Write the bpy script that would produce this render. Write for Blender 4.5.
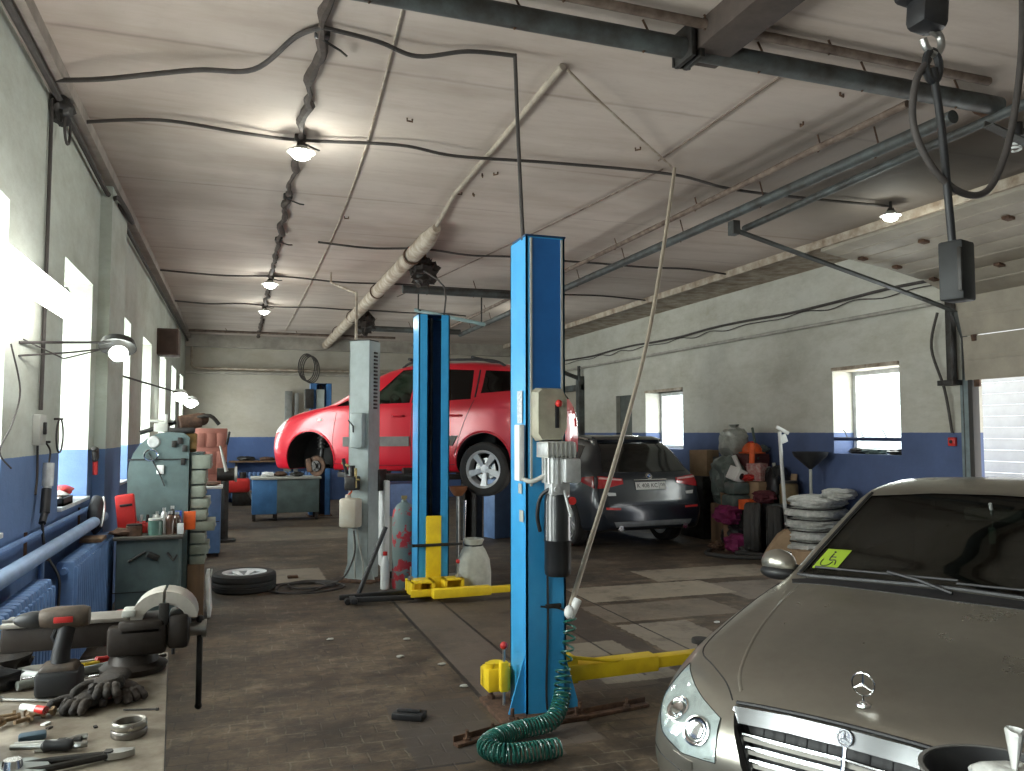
import bpy, bmesh, math, random
import numpy as np
from mathutils import Vector, Matrix, Euler, noise
from mathutils.bvhtree import BVHTree
PI = math.pi
R = math.radians
rnd = random.Random(7)
scene = bpy.context.scene
COL = scene.collection
for o in list(bpy.data.objects):
    bpy.data.objects.remove(o)

# ------------------------------------------------------------------ camera
cam_d = bpy.data.cameras.new('camera')
cam = bpy.data.objects.new('camera', cam_d)
COL.objects.link(cam)
cam.location = (0, 0, 1.7)
cam.rotation_euler = (R(90 + 3.356), 0, R(-18.66))
cam_d.sensor_width = 36
cam_d.lens = 810 / 1024 * 36
cam_d.clip_start = 0.05
scene.camera = cam
# ------------------------------------------------------------------ world
w = bpy.data.worlds.new('sky'); scene.world = w; w.use_nodes = True
bg = w.node_tree.nodes['Background']
bg.inputs[0].default_value = (0.90, 0.96, 1.0, 1)
bg.inputs[1].default_value = 3.0
# ------------------------------------------------------------------ colour
scene.view_settings.view_transform = 'Standard'
scene.view_settings.look = 'None'
scene.view_settings.gamma = 1
scene.view_settings.use_curve_mapping = False
scene.view_settings.exposure = 0.0

# ------------------------------------------------------------------ daylight
def area(name, loc, rot, sx, sy, power, col=(1, 1, 1)):
    l = bpy.data.lights.new(name, 'AREA'); l.shape = 'RECTANGLE'
    l.size = sx; l.size_y = sy; l.energy = power; l.color = col
    o = bpy.data.objects.new(name, l); COL.objects.link(o)
    o.location = loc; o.rotation_euler = rot
    return o
DAY = (1.0, 0.985, 0.945)
LW = [(-5.3 + 0.0, -4.1), (-2.55, -1.35), (0.15, 1.35), (2.0, 3.0), (4.0, 5.2), (6.75, 7.97), (9.45, 10.7), (12.0, 13.2), (14.55, 15.75), (17.05, 18.25), (19.4, 20.55)]
LW = LW[1:]
for (a, b) in LW:
    area('daylight_window_left', (-2.05, (a + b) / 2, 2.1), (0, R(-90), 0), 1.9, b - a, 165, DAY)
for (a, b, z0, z1, p) in [(8.0, 9.2, 1.42, 2.55, 40), (13.2, 14.65, 1.4, 2.5, 40)]:
    area('daylight_window_right', (8.45, (a + b) / 2, (z0 + z1) / 2), (0, R(90), 0), z1 - z0, b - a, p * 2, DAY)
area('daylight_gate', (9.0, 5.3, 1.2), (0, R(90), 0), 2.2, 2.6, 120, DAY)

# ------------------------------------------------------------------ materials
MATS = {}
def mt(name, col, rough=0.6, metal=0.0, col2=None, scale=6.0, amt=0.35, bump=0.0, coat=0.0, detail=6, rv=0.1, stretch=(1, 1, 1), spec=None):
    if name in MATS: return MATS[name]
    m = bpy.data.materials.new(name); m.use_nodes = True
    nt = m.node_tree; N = nt.nodes; L = nt.links
    b = N['Principled BSDF']
    tc = N.new('ShaderNodeTexCoord'); mp = N.new('ShaderNodeMapping'); mp.inputs['Scale'].default_value = stretch
    L.new(tc.outputs['Object'], mp.inputs[0])
    nz = N.new('ShaderNodeTexNoise'); nz.inputs['Scale'].default_value = scale; nz.inputs['Detail'].default_value = detail
    nz.inputs['Roughness'].default_value = 0.65
    L.new(mp.outputs[0], nz.inputs['Vector'])
    rp = N.new('ShaderNodeValToRGB'); rp.color_ramp.elements[0].position = 0.35; rp.color_ramp.elements[1].position = 0.68
    c2 = col2 or tuple(c * (1 - amt) for c in col)
    rp.color_ramp.elements[0].color = (*c2, 1); rp.color_ramp.elements[1].color = (*col, 1)
    L.new(nz.outputs['Fac'], rp.inputs[0]); L.new(rp.outputs[0], b.inputs['Base Color'])
    b.inputs['Metallic'].default_value = metal
    mr = N.new('ShaderNodeMapRange'); mr.inputs[3].default_value = min(1, rough + rv); mr.inputs[4].default_value = max(0.03, rough - rv)
    L.new(nz.outputs['Fac'], mr.inputs[0]); L.new(mr.outputs[0], b.inputs['Roughness'])
    if coat:
        b.inputs['Coat Weight'].default_value = coat; b.inputs['Coat Roughness'].default_value = 0.08
    if spec is not None: b.inputs['Specular IOR Level'].default_value = spec
    if bump:
        bp = N.new('ShaderNodeBump'); bp.inputs['Strength'].default_value = bump; bp.inputs['Distance'].default_value = 0.02
        L.new(nz.outputs['Fac'], bp.inputs['Height']); L.new(bp.outputs[0], b.inputs['Normal'])
    MATS[name] = m
    return m
def emis(name, col, s):
    if name in MATS: return MATS[name]
    m = bpy.data.materials.new(name); m.use_nodes = True
    b = m.node_tree.nodes['Principled BSDF']
    b.inputs['Base Color'].default_value = (*col, 1)
    b.inputs['Emission Color'].default_value = (*col, 1); b.inputs['Emission Strength'].default_value = s
    MATS[name] = m; return m
def glassm(name, tint, refl=0.12, rough=0.03):
    if name in MATS: return MATS[name]
    m = bpy.data.materials.new(name); m.use_nodes = True
    nt = m.node_tree; N = nt.nodes; L = nt.links
    for n in list(N):
        if n.type == 'BSDF_PRINCIPLED': N.remove(n)
    t = N.new('ShaderNodeBsdfTransparent'); t.inputs[0].default_value = (*tint, 1)
    g = N.new('ShaderNodeBsdfGlossy'); g.inputs['Roughness'].default_value = rough
    fr = N.new('ShaderNodeLayerWeight'); fr.inputs[0].default_value = 0.35
    mr = N.new('ShaderNodeMapRange'); mr.inputs[3].default_value = refl * 0.3; mr.inputs[4].default_value = min(1, refl * 5)
    mx = N.new('ShaderNodeMixShader')
    L.new(fr.outputs['Fresnel'], mr.inputs[0]); L.new(mr.outputs[0], mx.inputs[0]); L.new(t.outputs[0], mx.inputs[1]); L.new(g.outputs[0], mx.inputs[2])
    L.new(mx.outputs[0], N['Material Output'].inputs[0])
    MATS[name] = m; return m

class NT:
    def __init__(s, m):
        s.m = m; s.N = m.node_tree.nodes; s.L = m.node_tree.links
    def n(s, t, **k):
        x = s.N.new(t)
        for a, v in k.items():
            if a.startswith('i_'): x.inputs[int(a[2:])].default_value = v
            else: setattr(x, a, v)
        return x
    def math(s, op, a, b=0.0, c=None):
        x = s.N.new('ShaderNodeMath'); x.operation = op
        for i, v in enumerate((a, b, c)):
            if v is None: continue
            if isinstance(v, (int, float)): x.inputs[i].default_value = v
            else: s.L.new(v, x.inputs[i])
        return x.outputs[0]
    def mix(s, f, a, b):
        x = s.N.new('ShaderNodeMix'); x.data_type = 'RGBA'
        for i, v in ((0, f), (6, a), (7, b)):
            if isinstance(v, (int, float)): x.inputs[i].default_value = v
            elif isinstance(v, tuple): x.inputs[i].default_value = (*v, 1)
            else: s.L.new(v, x.inputs[i])
        return x.outputs[2]
    def noise(s, vec, scale, detail=5, rough=0.6):
        x = s.N.new('ShaderNodeTexNoise'); x.inputs['Scale'].default_value = scale; x.inputs['Detail'].default_value = detail; x.inputs['Roughness'].default_value = rough
        s.L.new(vec, x.inputs['Vector']); return x.outputs['Fac']
    def ramp(s, v, lo, hi):
        x = s.N.new('ShaderNodeMapRange'); x.inputs[1].default_value = lo; x.inputs[2].default_value = hi
        s.L.new(v, x.inputs[0]); return x.outputs[0]
    def scalev(s, vec, sc):
        x = s.N.new('ShaderNodeMapping'); x.inputs['Scale'].default_value = sc; s.L.new(vec, x.inputs[0]); return x.outputs[0]

def wall_mat(name, upper, lower, zline, dirt=0.5):
    m = bpy.data.materials.new(name); m.use_nodes = True; k = NT(m)
    b = k.N['Principled BSDF']
    pos = k.n('ShaderNodeNewGeometry').outputs['Position']
    sep = k.n('ShaderNodeSeparateXYZ'); k.L.new(pos, sep.inputs[0])
    n1 = k.noise(pos, 1.3, 8, 0.7); n2 = k.noise(pos, 9, 6, 0.7); n3 = k.noise(k.scalev(pos, (0.5, 0.5, 1.1)), 1.6, 8, 0.75)
    zz = k.math('ADD', sep.outputs[2], k.math('MULTIPLY', k.math('SUBTRACT', n2, 0.5), 0.012))
    isup = k.math('GREATER_THAN', zz, zline)
    up = k.mix(k.ramp(n3, 0.42, 0.72), upper, tuple(c * (1 - dirt) * f for c, f in zip(upper, (1.0, 0.95, 0.85))))
    up = k.mix(k.math('MULTIPLY', k.ramp(n1, 0.5, 0.7), 0.3), up, tuple(c * 0.6 for c in upper))
    lo = k.mix(k.ramp(n1, 0.35, 0.75), lower, tuple(c * 0.7 for c in lower))
    lo = k.mix(k.math('MULTIPLY', k.ramp(n2, 0.6, 0.75), 0.4), lo, (0.10, 0.12, 0.16))
    c = k.mix(isup, lo, up)
    k.L.new(c, b.inputs['Base Color']); b.inputs['Roughness'].default_value = 0.75
    bp = k.n('ShaderNodeBump'); bp.inputs['Strength'].default_value = 0.35; bp.inputs['Distance'].default_value = 0.02
    k.L.new(k.math('ADD', n2, n1), bp.inputs['Height']); k.L.new(bp.outputs[0], b.inputs['Normal'])
    return m
W_UP = (0.60, 0.60, 0.55); BLUE = (0.085, 0.15, 0.36)
M_WL = wall_mat('left_wall_paint', (0.52, 0.55, 0.49), (0.13, 0.22, 0.42), 1.555, 0.35)
M_WR = wall_mat('right_wall_paint', (0.50, 0.49, 0.435), (0.075, 0.112, 0.235), 1.705, 0.3)
M_WB = wall_mat('back_wall_paint', (0.52, 0.48, 0.41), (0.075, 0.13, 0.30), 1.6, 0.2)

def ceil_mat():
    m = bpy.data.materials.new('ceiling_plaster'); m.use_nodes = True; k = NT(m); b = k.N['Principled BSDF']
    pos = k.n('ShaderNodeNewGeometry').outputs['Position']
    sep = k.n('ShaderNodeSeparateXYZ'); k.L.new(pos, sep.inputs[0])
    n1 = k.noise(k.scalev(pos, (0.35, 1.6, 1)), 1.2, 8, 0.7); n2 = k.noise(pos, 7, 6, 0.7); n0 = k.noise(pos, 0.45, 4, 0.6)
    c = k.mix(k.ramp(n1, 0.42, 0.75), (0.50, 0.425, 0.37), (0.37, 0.295, 0.24))
    c = k.mix(k.math('MULTIPLY', k.ramp(n0, 0.5, 0.72), 0.5), c, (0.21, 0.165, 0.135))
    c = k.mix(k.math('MULTIPLY', k.ramp(n2, 0.55, 0.8), 0.25), c, (0.30, 0.24, 0.20))
    # slab joints across the room every 1.5 m
    yy = k.math('ADD', sep.outputs[1], k.math('MULTIPLY', k.math('SUBTRACT', n2, 0.5), 0.03))
    fr = k.math('ABSOLUTE', k.math('SUBTRACT', k.math('FRACT', k.math('DIVIDE', yy, 1.5)), 0.5))
    j = k.ramp(fr, 0.02, 0.0)
    c = k.mix(k.math('MULTIPLY', j, k.math('MULTIPLY', k.ramp(n1, 0.3, 0.6), 0.55)), c, (0.16, 0.12, 0.10))
    # soot above the gate
    dx = k.math('SUBTRACT', sep.outputs[0], 6.5); dy = k.math('SUBTRACT', sep.outputs[1], 6.0)
    d = k.math('SQRT', k.math('ADD', k.math('MULTIPLY', k.math('MULTIPLY', dx, dx), 0.6), k.math('MULTIPLY', dy, dy)))
    s = k.math('MULTIPLY', k.math('SUBTRACT', 1.0, k.ramp(k.math('ADD', d, n1), 1.3, 3.0)), 0.85)
    c = k.mix(s, c, (0.07, 0.06, 0.052))
    k.L.new(c, b.inputs['Base Color']); b.inputs['Roughness'].default_value = 0.85
    bp = k.n('ShaderNodeBump'); bp.inputs['Strength'].default_value = 0.3; bp.inputs['Distance'].default_value = 0.03
    k.L.new(n1, bp.inputs['Height']); k.L.new(bp.outputs[0], b.inputs['Normal'])
    return m
def floor_mat():
    m = bpy.data.materials.new('worn_floor'); m.use_nodes = True; k = NT(m); b = k.N['Principled BSDF']
    pos = k.n('ShaderNodeNewGeometry').outputs['Position']
    sep = k.n('ShaderNodeSeparateXYZ'); k.L.new(pos, sep.inputs[0]); X, Y = sep.outputs[0], sep.outputs[1]
    n0 = k.noise(pos, 0.6, 5, 0.65); n1 = k.noise(pos, 2.2, 8, 0.72); n2 = k.noise(pos, 13, 6, 0.7); n3 = k.noise(k.scalev(pos, (0.8, 1.1, 1)), 1.7, 8, 0.75)
    c = k.mix(k.ramp(n1, 0.36, 0.66), (0.026, 0.018, 0.012), (0.135, 0.094, 0.060))
    c = k.mix(k.math('MULTIPLY', k.ramp(n3, 0.5, 0.72), 0.7), c, (0.27, 0.20, 0.135))
    c = k.mix(k.math('MULTIPLY', k.ramp(n0, 0.52, 0.64), 0.8), c, (0.018, 0.013, 0.010))
    c = k.mix(k.math('MULTIPLY', k.ramp(n2, 0.48, 0.68), 0.55), c, (0.028, 0.020, 0.014))
    c = k.mix(k.math('MULTIPLY', k.ramp(k.noise(pos, 5.5, 7, 0.75), 0.55, 0.72), 0.45), c, (0.30, 0.23, 0.165))
    # square brick pavers
    br = k.n('ShaderNodeTexBrick'); br.inputs['Scale'].default_value = 1.0; br.inputs['Brick Width'].default_value = 0.20; br.inputs['Row Height'].default_value = 0.135
    br.inputs['Mortar Size'].default_value = 0.006; br.inputs['Mortar Smooth'].default_value = 0.4
    br.inputs[1].default_value = (0, 0, 0, 1); br.inputs[2].default_value = (0.25, 0.25, 0.25, 1); br.inputs[3].default_value = (1, 1, 1, 1)
    wob = k.n('ShaderNodeTexNoise'); wob.inputs['Scale'].default_value = 5.0; k.L.new(pos, wob.inputs['Vector'])
    vm = k.n('ShaderNodeVectorMath', operation='SCALE'); vm.inputs['Scale'].default_value = 0.035; k.L.new(wob.outputs['Color'], vm.inputs[0])
    va = k.n('ShaderNodeVectorMath', operation='ADD'); k.L.new(pos, va.inputs[0]); k.L.new(vm.outputs[0], va.inputs[1]); k.L.new(va.outputs[0], br.inputs[0])
    jf = br.outputs['Fac']
    wear = k.ramp(n3, 0.44, 0.66)
    c = k.mix(k.math('MULTIPLY', k.math('MULTIPLY', jf, wear), 0.8), c, (0.26, 0.22, 0.16))
    c = k.mix(k.math('MULTIPLY', k.math('MULTIPLY', jf, k.math('SUBTRACT', 1.0, wear)), 0.5), c, (0.02, 0.017, 0.015))
    bump_h = k.math('SUBTRACT', n1, k.math('MULTIPLY', jf, 0.5))
    def rect(x0, x1, y0, y1, e=0.05):
        xn = k.math('ADD', X, k.math('MULTIPLY', k.math('SUBTRACT', n2, 0.5), e * 2)); yn = k.math('ADD', Y, k.math('MULTIPLY', k.math('SUBTRACT', n2, 0.5), e * 2))
        a = k.math('MULTIPLY', k.math('GREATER_THAN', xn, x0), k.math('LESS_THAN', xn, x1))
        d = k.math('MULTIPLY', k.math('GREATER_THAN', yn, y0), k.math('LESS_THAN', yn, y1))
        return k.math('MULTIPLY', a, d)
    # poured concrete strip between the lift posts and poured patches
    for (x0, x1, y0, y1, col, f) in [(1.52, 1.97, 4.2, 8.6, (0.12, 0.095, 0.078), 0.8), (1.97, 2.75, 5.0, 8.2, (0.10, 0.078, 0.06), 0.6), (2.75, 3.15, 5.3, 7.9, (0.055, 0.042, 0.034), 0.85),
                                     (3.4, 5.1, 7.55, 8.3, (0.36, 0.31, 0.24), 0.75), (4.6, 6.4, 8.35, 9.1, (0.36, 0.31, 0.24), 0.65), (3.2, 3.9, 5.7, 6.6, (0.30, 0.26, 0.21), 0.7),
                                     (2.35, 2.95, 5.75, 6.15, (0.30, 0.26, 0.20), 0.6), (2.4, 3.0, 5.1, 5.55, (0.28, 0.25, 0.20), 0.6), (0.9, 1.45, 4.15, 5.15, (0.065, 0.052, 0.043), 0.85), (0.3, 1.0, 9.6, 10.6, (0.24, 0.20, 0.155), 0.8),
                                     (3.2, 4.6, 6.7, 7.4, (0.22, 0.185, 0.145), 0.6), (5.0, 6.6, 7.2, 8.1, (0.26, 0.22, 0.18), 0.6), (-0.3, 3, 13.5, 15.2, (0.26, 0.22, 0.17), 0.35)]:
        r = k.math('MULTIPLY', rect(x0, x1, y0, y1), k.math('MULTIPLY', k.ramp(n1, 0.25, 0.5), f))
        c = k.mix(r, c, col)
    for (x0, x1, y0, y1) in [(1.50, 1.53, 4.7, 8.3), (1.96, 1.985, 5.0, 8.2), (2.74, 2.76, 5.2, 8.2), (3.39, 3.41, 5.2, 9), (0.2, 1.2, 4.13, 4.15)]:
        c = k.mix(k.math('MULTIPLY', rect(x0, x1, y0, y1, 0.012), 0.9), c, (0.012, 0.010, 0.009))
    k.L.new(c, b.inputs['Base Color'])
    rr = k.n('ShaderNodeMapRange'); rr.inputs[3].default_value = 0.42; rr.inputs[4].default_value = 0.8; k.L.new(n1, rr.inputs[0]); k.L.new(rr.outputs[0], b.inputs['Roughness'])
    bp = k.n('ShaderNodeBump'); bp.inputs['Strength'].default_value = 0.5; bp.inputs['Distance'].default_value = 0.012
    k.L.new(bump_h, bp.inputs['Height']); k.L.new(bp.outputs[0], b.inputs['Normal'])
    return m

# palette
m_black = mt('black_plastic', (0.02, 0.02, 0.022), 0.5, scale=12)
m_rub = mt('rubber', (0.028, 0.028, 0.028), 0.8, col2=(0.045, 0.04, 0.036), scale=8)
m_dark = mt('dark_steel', (0.055, 0.055, 0.055), 0.5, 0.6, col2=(0.03, 0.025, 0.02), scale=9)
m_rust = mt('rusty_steel', (0.16, 0.085, 0.05), 0.85, 0.2, col2=(0.06, 0.035, 0.025), scale=14, bump=0.2)
m_steel = mt('bare_steel', (0.55, 0.55, 0.53), 0.35, 0.9, scale=10)
m_chrome = mt('chrome', (0.85, 0.86, 0.88), 0.12, 1.0, scale=3, amt=0.1, rv=0.04)
m_alu = mt('cast_aluminium', (0.60, 0.61, 0.60), 0.45, 0.45, scale=20, amt=0.25)
m_cable = mt('cable_sheath', (0.07, 0.06, 0.055), 0.75)
m_greyp = mt('grey_plastic', (0.42, 0.42, 0.38), 0.5, scale=6, amt=0.15)
m_pipeg = mt('grey_pipe_paint', (0.10, 0.115, 0.115), 0.55, 0.2, col2=(0.05, 0.045, 0.04), scale=5)
m_pipeb = mt('brown_pipe', (0.22, 0.165, 0.13), 0.7, 0.1, col2=(0.09, 0.06, 0.045), scale=9)
m_cream = mt('cream_duct_paint', (0.50, 0.44, 0.36), 0.75, col2=(0.22, 0.16, 0.11), scale=5, bump=0.2)
m_lblue = mt('lift_blue_paint', (0.045, 0.36, 0.70), 0.4, col2=(0.03, 0.29, 0.60), scale=3, coat=0.2, amt=0.2)
m_dblue = mt('dark_lift_blue', (0.012, 0.05, 0.13), 0.5, scale=4)
m_lgrey = mt('lift_grey_paint', (0.42, 0.48, 0.47), 0.45, col2=(0.30, 0.34, 0.33), scale=4)
m_yel = mt('yellow_paint', (0.92, 0.66, 0.02), 0.45, col2=(0.80, 0.54, 0.02), scale=9, amt=0.2)
m_red = mt('red_plastic', (0.62, 0.03, 0.025), 0.4, amt=0.3)
m_white = mt('white_paint', (0.78, 0.79, 0.77), 0.5, amt=0.15)
m_green = mt('machine_green_paint', (0.115, 0.165, 0.165), 0.5, col2=(0.075, 0.105, 0.10), scale=4, bump=0.05)
m_rad = mt('radiator_blue_paint', (0.14, 0.26, 0.50), 0.5, col2=(0.10, 0.18, 0.36), scale=5)
m_bench = mt('worn_steel_bench_top', (0.46, 0.41, 0.33), 0.42, 0.3, col2=(0.13, 0.095, 0.065), scale=4.2, detail=10, bump=0.06)
m_wood = mt('old_wood', (0.22, 0.13, 0.07), 0.75, col2=(0.10, 0.06, 0.035), scale=7, stretch=(1, 1, 0.15))
m_orange = mt('orange_plastic', (0.85, 0.13, 0.02), 0.5)
m_glow = emis('lamp_tube_glow', (1.0, 0.99, 0.95), 14)
m_glow2 = emis('lamp_bulb_glow', (0.92, 1.0, 0.93), 22)
m_pane = glassm('window_glass', (0.93, 0.97, 0.97), 0.05)

# ------------------------------------------------------------------ mesh builder
class G:
    def __init__(s): s.bm = bmesh.new()
    def _x(s, vs, M):
        for v in vs: v.co = M @ v.co
    def box(s, c, d, rot=(0, 0, 0), bev=0.0, taper=None):
        r = bmesh.ops.create_cube(s.bm, size=1); vs = r['verts']
        for v in vs:
            v.co = Vector((v.co.x * d[0], v.co.y * d[1], v.co.z * d[2]))
            if taper and v.co.z > 0: v.co.x *= taper[0]; v.co.y *= taper[1]
        if bev > 0:
            es = list({e for v in vs for e in v.link_edges})
            n = bmesh.ops.bevel(s.bm, geom=es, offset=min(bev, min(d) * 0.45), segments=2, profile=0.5, affect='EDGES')
            vs = list({v for f in n['faces'] for v in f.verts} | {v for v in vs if v.is_valid})
        s._x(vs, Matrix.Translation(c) @ Euler(rot).to_matrix().to_4x4())
        return s
    def b2(s, x0, x1, y0, y1, z0, z1, bev=0.0):
        return s.box(((x0 + x1) / 2, (y0 + y1) / 2, (z0 + z1) / 2), (x1 - x0, y1 - y0, z1 - z0), bev=bev)
    def cyl(s, a, b, r, r2=None, n=16):
        a = Vector(a); b = Vector(b); d = b - a
        if d.length < 1e-6: return s
        q = d.to_track_quat('Z', 'Y').to_matrix().to_4x4()
        M = Matrix.Translation((a + b) / 2) @ q
        bmesh.ops.create_cone(s.bm, cap_ends=True, segments=n, radius1=r, radius2=r if r2 is None else r2, depth=d.length, matrix=M)
        return s
    def ball(s, c, r, sc=(1, 1, 1), u=14, v=9, rot=(0, 0, 0), nz=0.0, seed=0, fr=3.0):
        res = bmesh.ops.create_uvsphere(s.bm, u_segments=u, v_segments=v, radius=r)
        M = Matrix.Translation(c) @ Euler(rot).to_matrix().to_4x4() @ Matrix.Diagonal((*sc, 1))
        for x in res['verts']:
            if nz:
                x.co *= 1 + nz * noise.noise(x.co / r * fr * 0.5 + Vector((seed * 3.1, seed * 1.7, 0)))
            x.co = M @ x.co
        return s
    def tube(s, pts, r, n=8, closed=False, sub=0, rs=None):
        P = [Vector(p) for p in pts]
        if sub: P = smooth(P, sub, closed)
        m = len(P); rings = []
        T = []
        for i in range(m):
            a = P[(i - 1) % m] if (closed or i > 0) else P[i]
            b = P[(i + 1) % m] if (closed or i < m - 1) else P[i]
            t = (b - a); T.append(t.normalized() if t.length > 1e-9 else Vector((0, 0, 1)))
        nrm = T[0].orthogonal().normalized()
        for i in range(m):
            nrm = (nrm - T[i] * nrm.dot(T[i]))
            nrm = nrm.normalized() if nrm.length > 1e-6 else T[i].orthogonal().normalized()
            bi = T[i].cross(nrm)
            rr = r if rs is None else rs[min(len(rs) - 1, int(i * len(rs) / m))]
            rings.append([s.bm.verts.new(P[i] + (nrm * math.cos(2 * PI * k / n) + bi * math.sin(2 * PI * k / n)) * rr) for k in range(n)])
        for i in range(m if closed else m - 1):
            A = rings[i]; B = rings[(i + 1) % m]
            for k in range(n):
                s.bm.faces.new((A[k], A[(k + 1) % n], B[(k + 1) % n], B[k]))
        if not closed:
            s.bm.faces.new(rings[0][::-1]); s.bm.faces.new(rings[-1])
        return s
    def lathe(s, prof, M=Matrix.Identity(4), n=24, closed=False):
        rings = []
        for (r, z) in prof:
            if r < 1e-5: rings.append([s.bm.verts.new(M @ Vector((0, 0, z)))])
            else: rings.append([s.bm.verts.new(M @ Vector((r * math.cos(2 * PI * k / n), r * math.sin(2 * PI * k / n), z))) for k in range(n)])
        cnt = len(rings) if closed else len(rings) - 1
        for i in range(cnt):
            A, B = rings[i], rings[(i + 1) % len(rings)]
            for k in range(n):
                k2 = (k + 1) % n
                if len(A) == 1 and len(B) == 1: continue
                if len(A) == 1: s.bm.faces.new((A[0], B[k2], B[k]))
                elif len(B) == 1: s.bm.faces.new((A[k], A[k2], B[0]))
                else: s.bm.faces.new((A[k], A[k2], B[k2], B[k]))
        return s
    def prism(s, poly, f0, f1):
        a = [s.bm.verts.new(f0(*p)) for p in poly]; b = [s.bm.verts.new(f1(*p)) for p in poly]
        n = len(poly)
        s.bm.faces.new(a[::-1]); s.bm.faces.new(b)
        for i in range(n): s.bm.faces.new((a[i], a[(i + 1) % n], b[(i + 1) % n], b[i]))
        return s
    def ex(s, poly, axis, d0, d1):
        F = {'x': lambda d: (lambda u, v: Vector((d, u, v))), 'y': lambda d: (lambda u, v: Vector((u, d, v))), 'z': lambda d: (lambda u, v: Vector((u, v, d)))}[axis]
        return s.prism(poly, F(d0), F(d1))
    def move(s, M):
        for v in s.bm.verts: v.co = M @ v.co
        return s
    def mesh(s, name, ang=38):
        bm = s.bm
        bmesh.ops.recalc_face_normals(bm, faces=bm.faces)
        ca = R(ang)
        for f in bm.faces: f.smooth = True
        for e in bm.edges:
            if len(e.link_faces) == 2:
                if e.calc_face_angle(0) > ca: e.smooth = False
        me = bpy.data.meshes.new(name); bm.to_mesh(me); bm.free()
        return me
    def out(s, name, mat, parent=None, label=None, ang=38):
        me = s.mesh(name, ang)
        for m in (mat if isinstance(mat, list) else [mat]): me.materials.append(m)
        o = bpy.data.objects.new(name, me); COL.objects.link(o)
        if parent is not None: o.parent = parent
        if label: o['label'] = label
        return o
def smooth(P, k=6, closed=False):
    P = [Vector(p) for p in P]; n = len(P); out = []
    for i in range(n if closed else n - 1):
        p0 = P[(i - 1) % n] if (closed or i) else P[0]; p1 = P[i]; p2 = P[(i + 1) % n]; p3 = P[(i + 2) % n] if (closed or i < n - 2) else P[-1]
        for j in range(k):
            t = j / k
            out.append(0.5 * ((2 * p1) + (p2 - p0) * t + (2 * p0 - 5 * p1 + 4 * p2 - p3) * t * t + (3 * p1 - p0 - 3 * p2 + p3) * t ** 3))
    if not closed: out.append(P[-1])
    return out
def TR(x=0, y=0, z=0, rx=0, ry=0, rz=0): return Matrix.Translation((x, y, z)) @ Euler((rx, ry, rz)).to_matrix().to_4x4()
def thing(name, label, cat, loc=(0, 0, 0), rz=0.0, group=None, rot=None):
    o = bpy.data.objects.new(name, None); COL.objects.link(o)
    o.empty_display_size = 0.1
    o.location = loc; o.rotation_euler = rot or (0, 0, rz); o['label'] = label; o['category'] = cat
    if group: o['group'] = group
    return o
def tag(o, label, cat, group=None, loc=None, rz=None):
    o['label'] = label; o['category'] = cat
    if group: o['group'] = group
    if loc is not None: o.location = loc
    if rz is not None: o.rotation_euler = (0, 0, rz)
    return o
def struct(o): o['kind'] = 'structure'; return o
def copy_tree(o, parent=None):
    c = o.copy(); COL.objects.link(c)
    if parent is not None: c.parent = parent
    for ch in list(o.children): copy_tree(ch, c)
    return c
def dup(o, loc, rz=None, label=None, rot=None, scale=None):
    c = copy_tree(o); c.location = loc
    if rot is not None: c.rotation_euler = rot
    elif rz is not None: c.rotation_euler = (0, 0, rz)
    if scale: c.scale = (scale,) * 3
    if label: c['label'] = label
    return c
def text(body, size, mat, parent, M, name='lettering', depth=0.001, sx=1.0):
    cu = bpy.data.curves.new(name, 'FONT'); cu.body = body; cu.size = size; cu.extrude = depth; cu.align_x = 'CENTER'; cu.align_y = 'CENTER'
    t = bpy.data.objects.new(name, cu); COL.objects.link(t)
    bpy.context.view_layer.update()
    me = bpy.data.meshes.new_from_object(t.evaluated_get(bpy.context.evaluated_depsgraph_get()))
    bpy.data.objects.remove(t)
    me.transform(M @ Matrix.Diagonal((sx, 1, 1, 1))); me.materials.clear(); me.materials.append(mat)
    o = bpy.data.objects.new(name, me); COL.objects.link(o); o.parent = parent
    return o

# ================================================================== THE ROOM
XL, XR, YF, YB, ZC = -1.25, 7.8, -4.0, 21.2, 4.1
struct(G().b2(-2.0, 9.2, YF - 0.3, YB + 0.3, -0.2, 0).out('floor', floor_mat()))
struct(G().b2(-2.0, 8.4, YF - 0.3, YB + 0.3, ZC, ZC + 0.25).out('ceiling', ceil_mat()))
g = G()
T = 0.55; zs, zh = 1.12, 3.02
g.b2(XL - T, XL, YF - 0.3, YB + 0.3, 0, zs); g.b2(XL - T, XL, YF - 0.3, YB + 0.3, zh, ZC)
ys = [YF - 0.3] + [v for ab in LW for v in ab] + [YB + 0.3]
for i in range(0, len(ys), 2): g.b2(XL - T, XL, ys[i], ys[i + 1], zs, zh)
g.b2(XL, XL + 0.10, 8.25, 9.3, 0, ZC)       # pier
struct(g.out('wall_left', M_WL))
g = G()
RW = [(8.0, 9.2, 1.42, 2.55), (13.2, 14.65, 1.40, 2.5)]
def wall_with(g, x0, x1, y0, y1, holes):
    y = y0
    for (a, b, z0, z1) in sorted(holes):
        g.b2(x0, x1, y, a, 0, ZC)
        if z0 > 0: g.b2(x0, x1, a, b, 0, z0)
        g.b2(x0, x1, a, b, z1, ZC); y = b
    g.b2(x0, x1, y, y1, 0, ZC)
wall_with(g, XR, XR + 0.12, YF - 0.3, YB + 0.3, [(4.0, 6.93, 0, 3.3)] + RW + [(15.25, 16.0, 0.9, 2.5), (17.9, 21.0, 0, 2.75)])
wall_with(g, XR + 0.12, XR + 0.45, YF - 0.3, YB + 0.3, [(4.0, 7.45, 0, 3.3)] + RW + [(17.9, 21.0, 0, 2.75)])
struct(g.out('wall_right', M_WR))
struct(G().b2(-2.0, 8.4, YB, YB + 0.3, 0, ZC).out('wall_back', M_WB))
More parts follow.
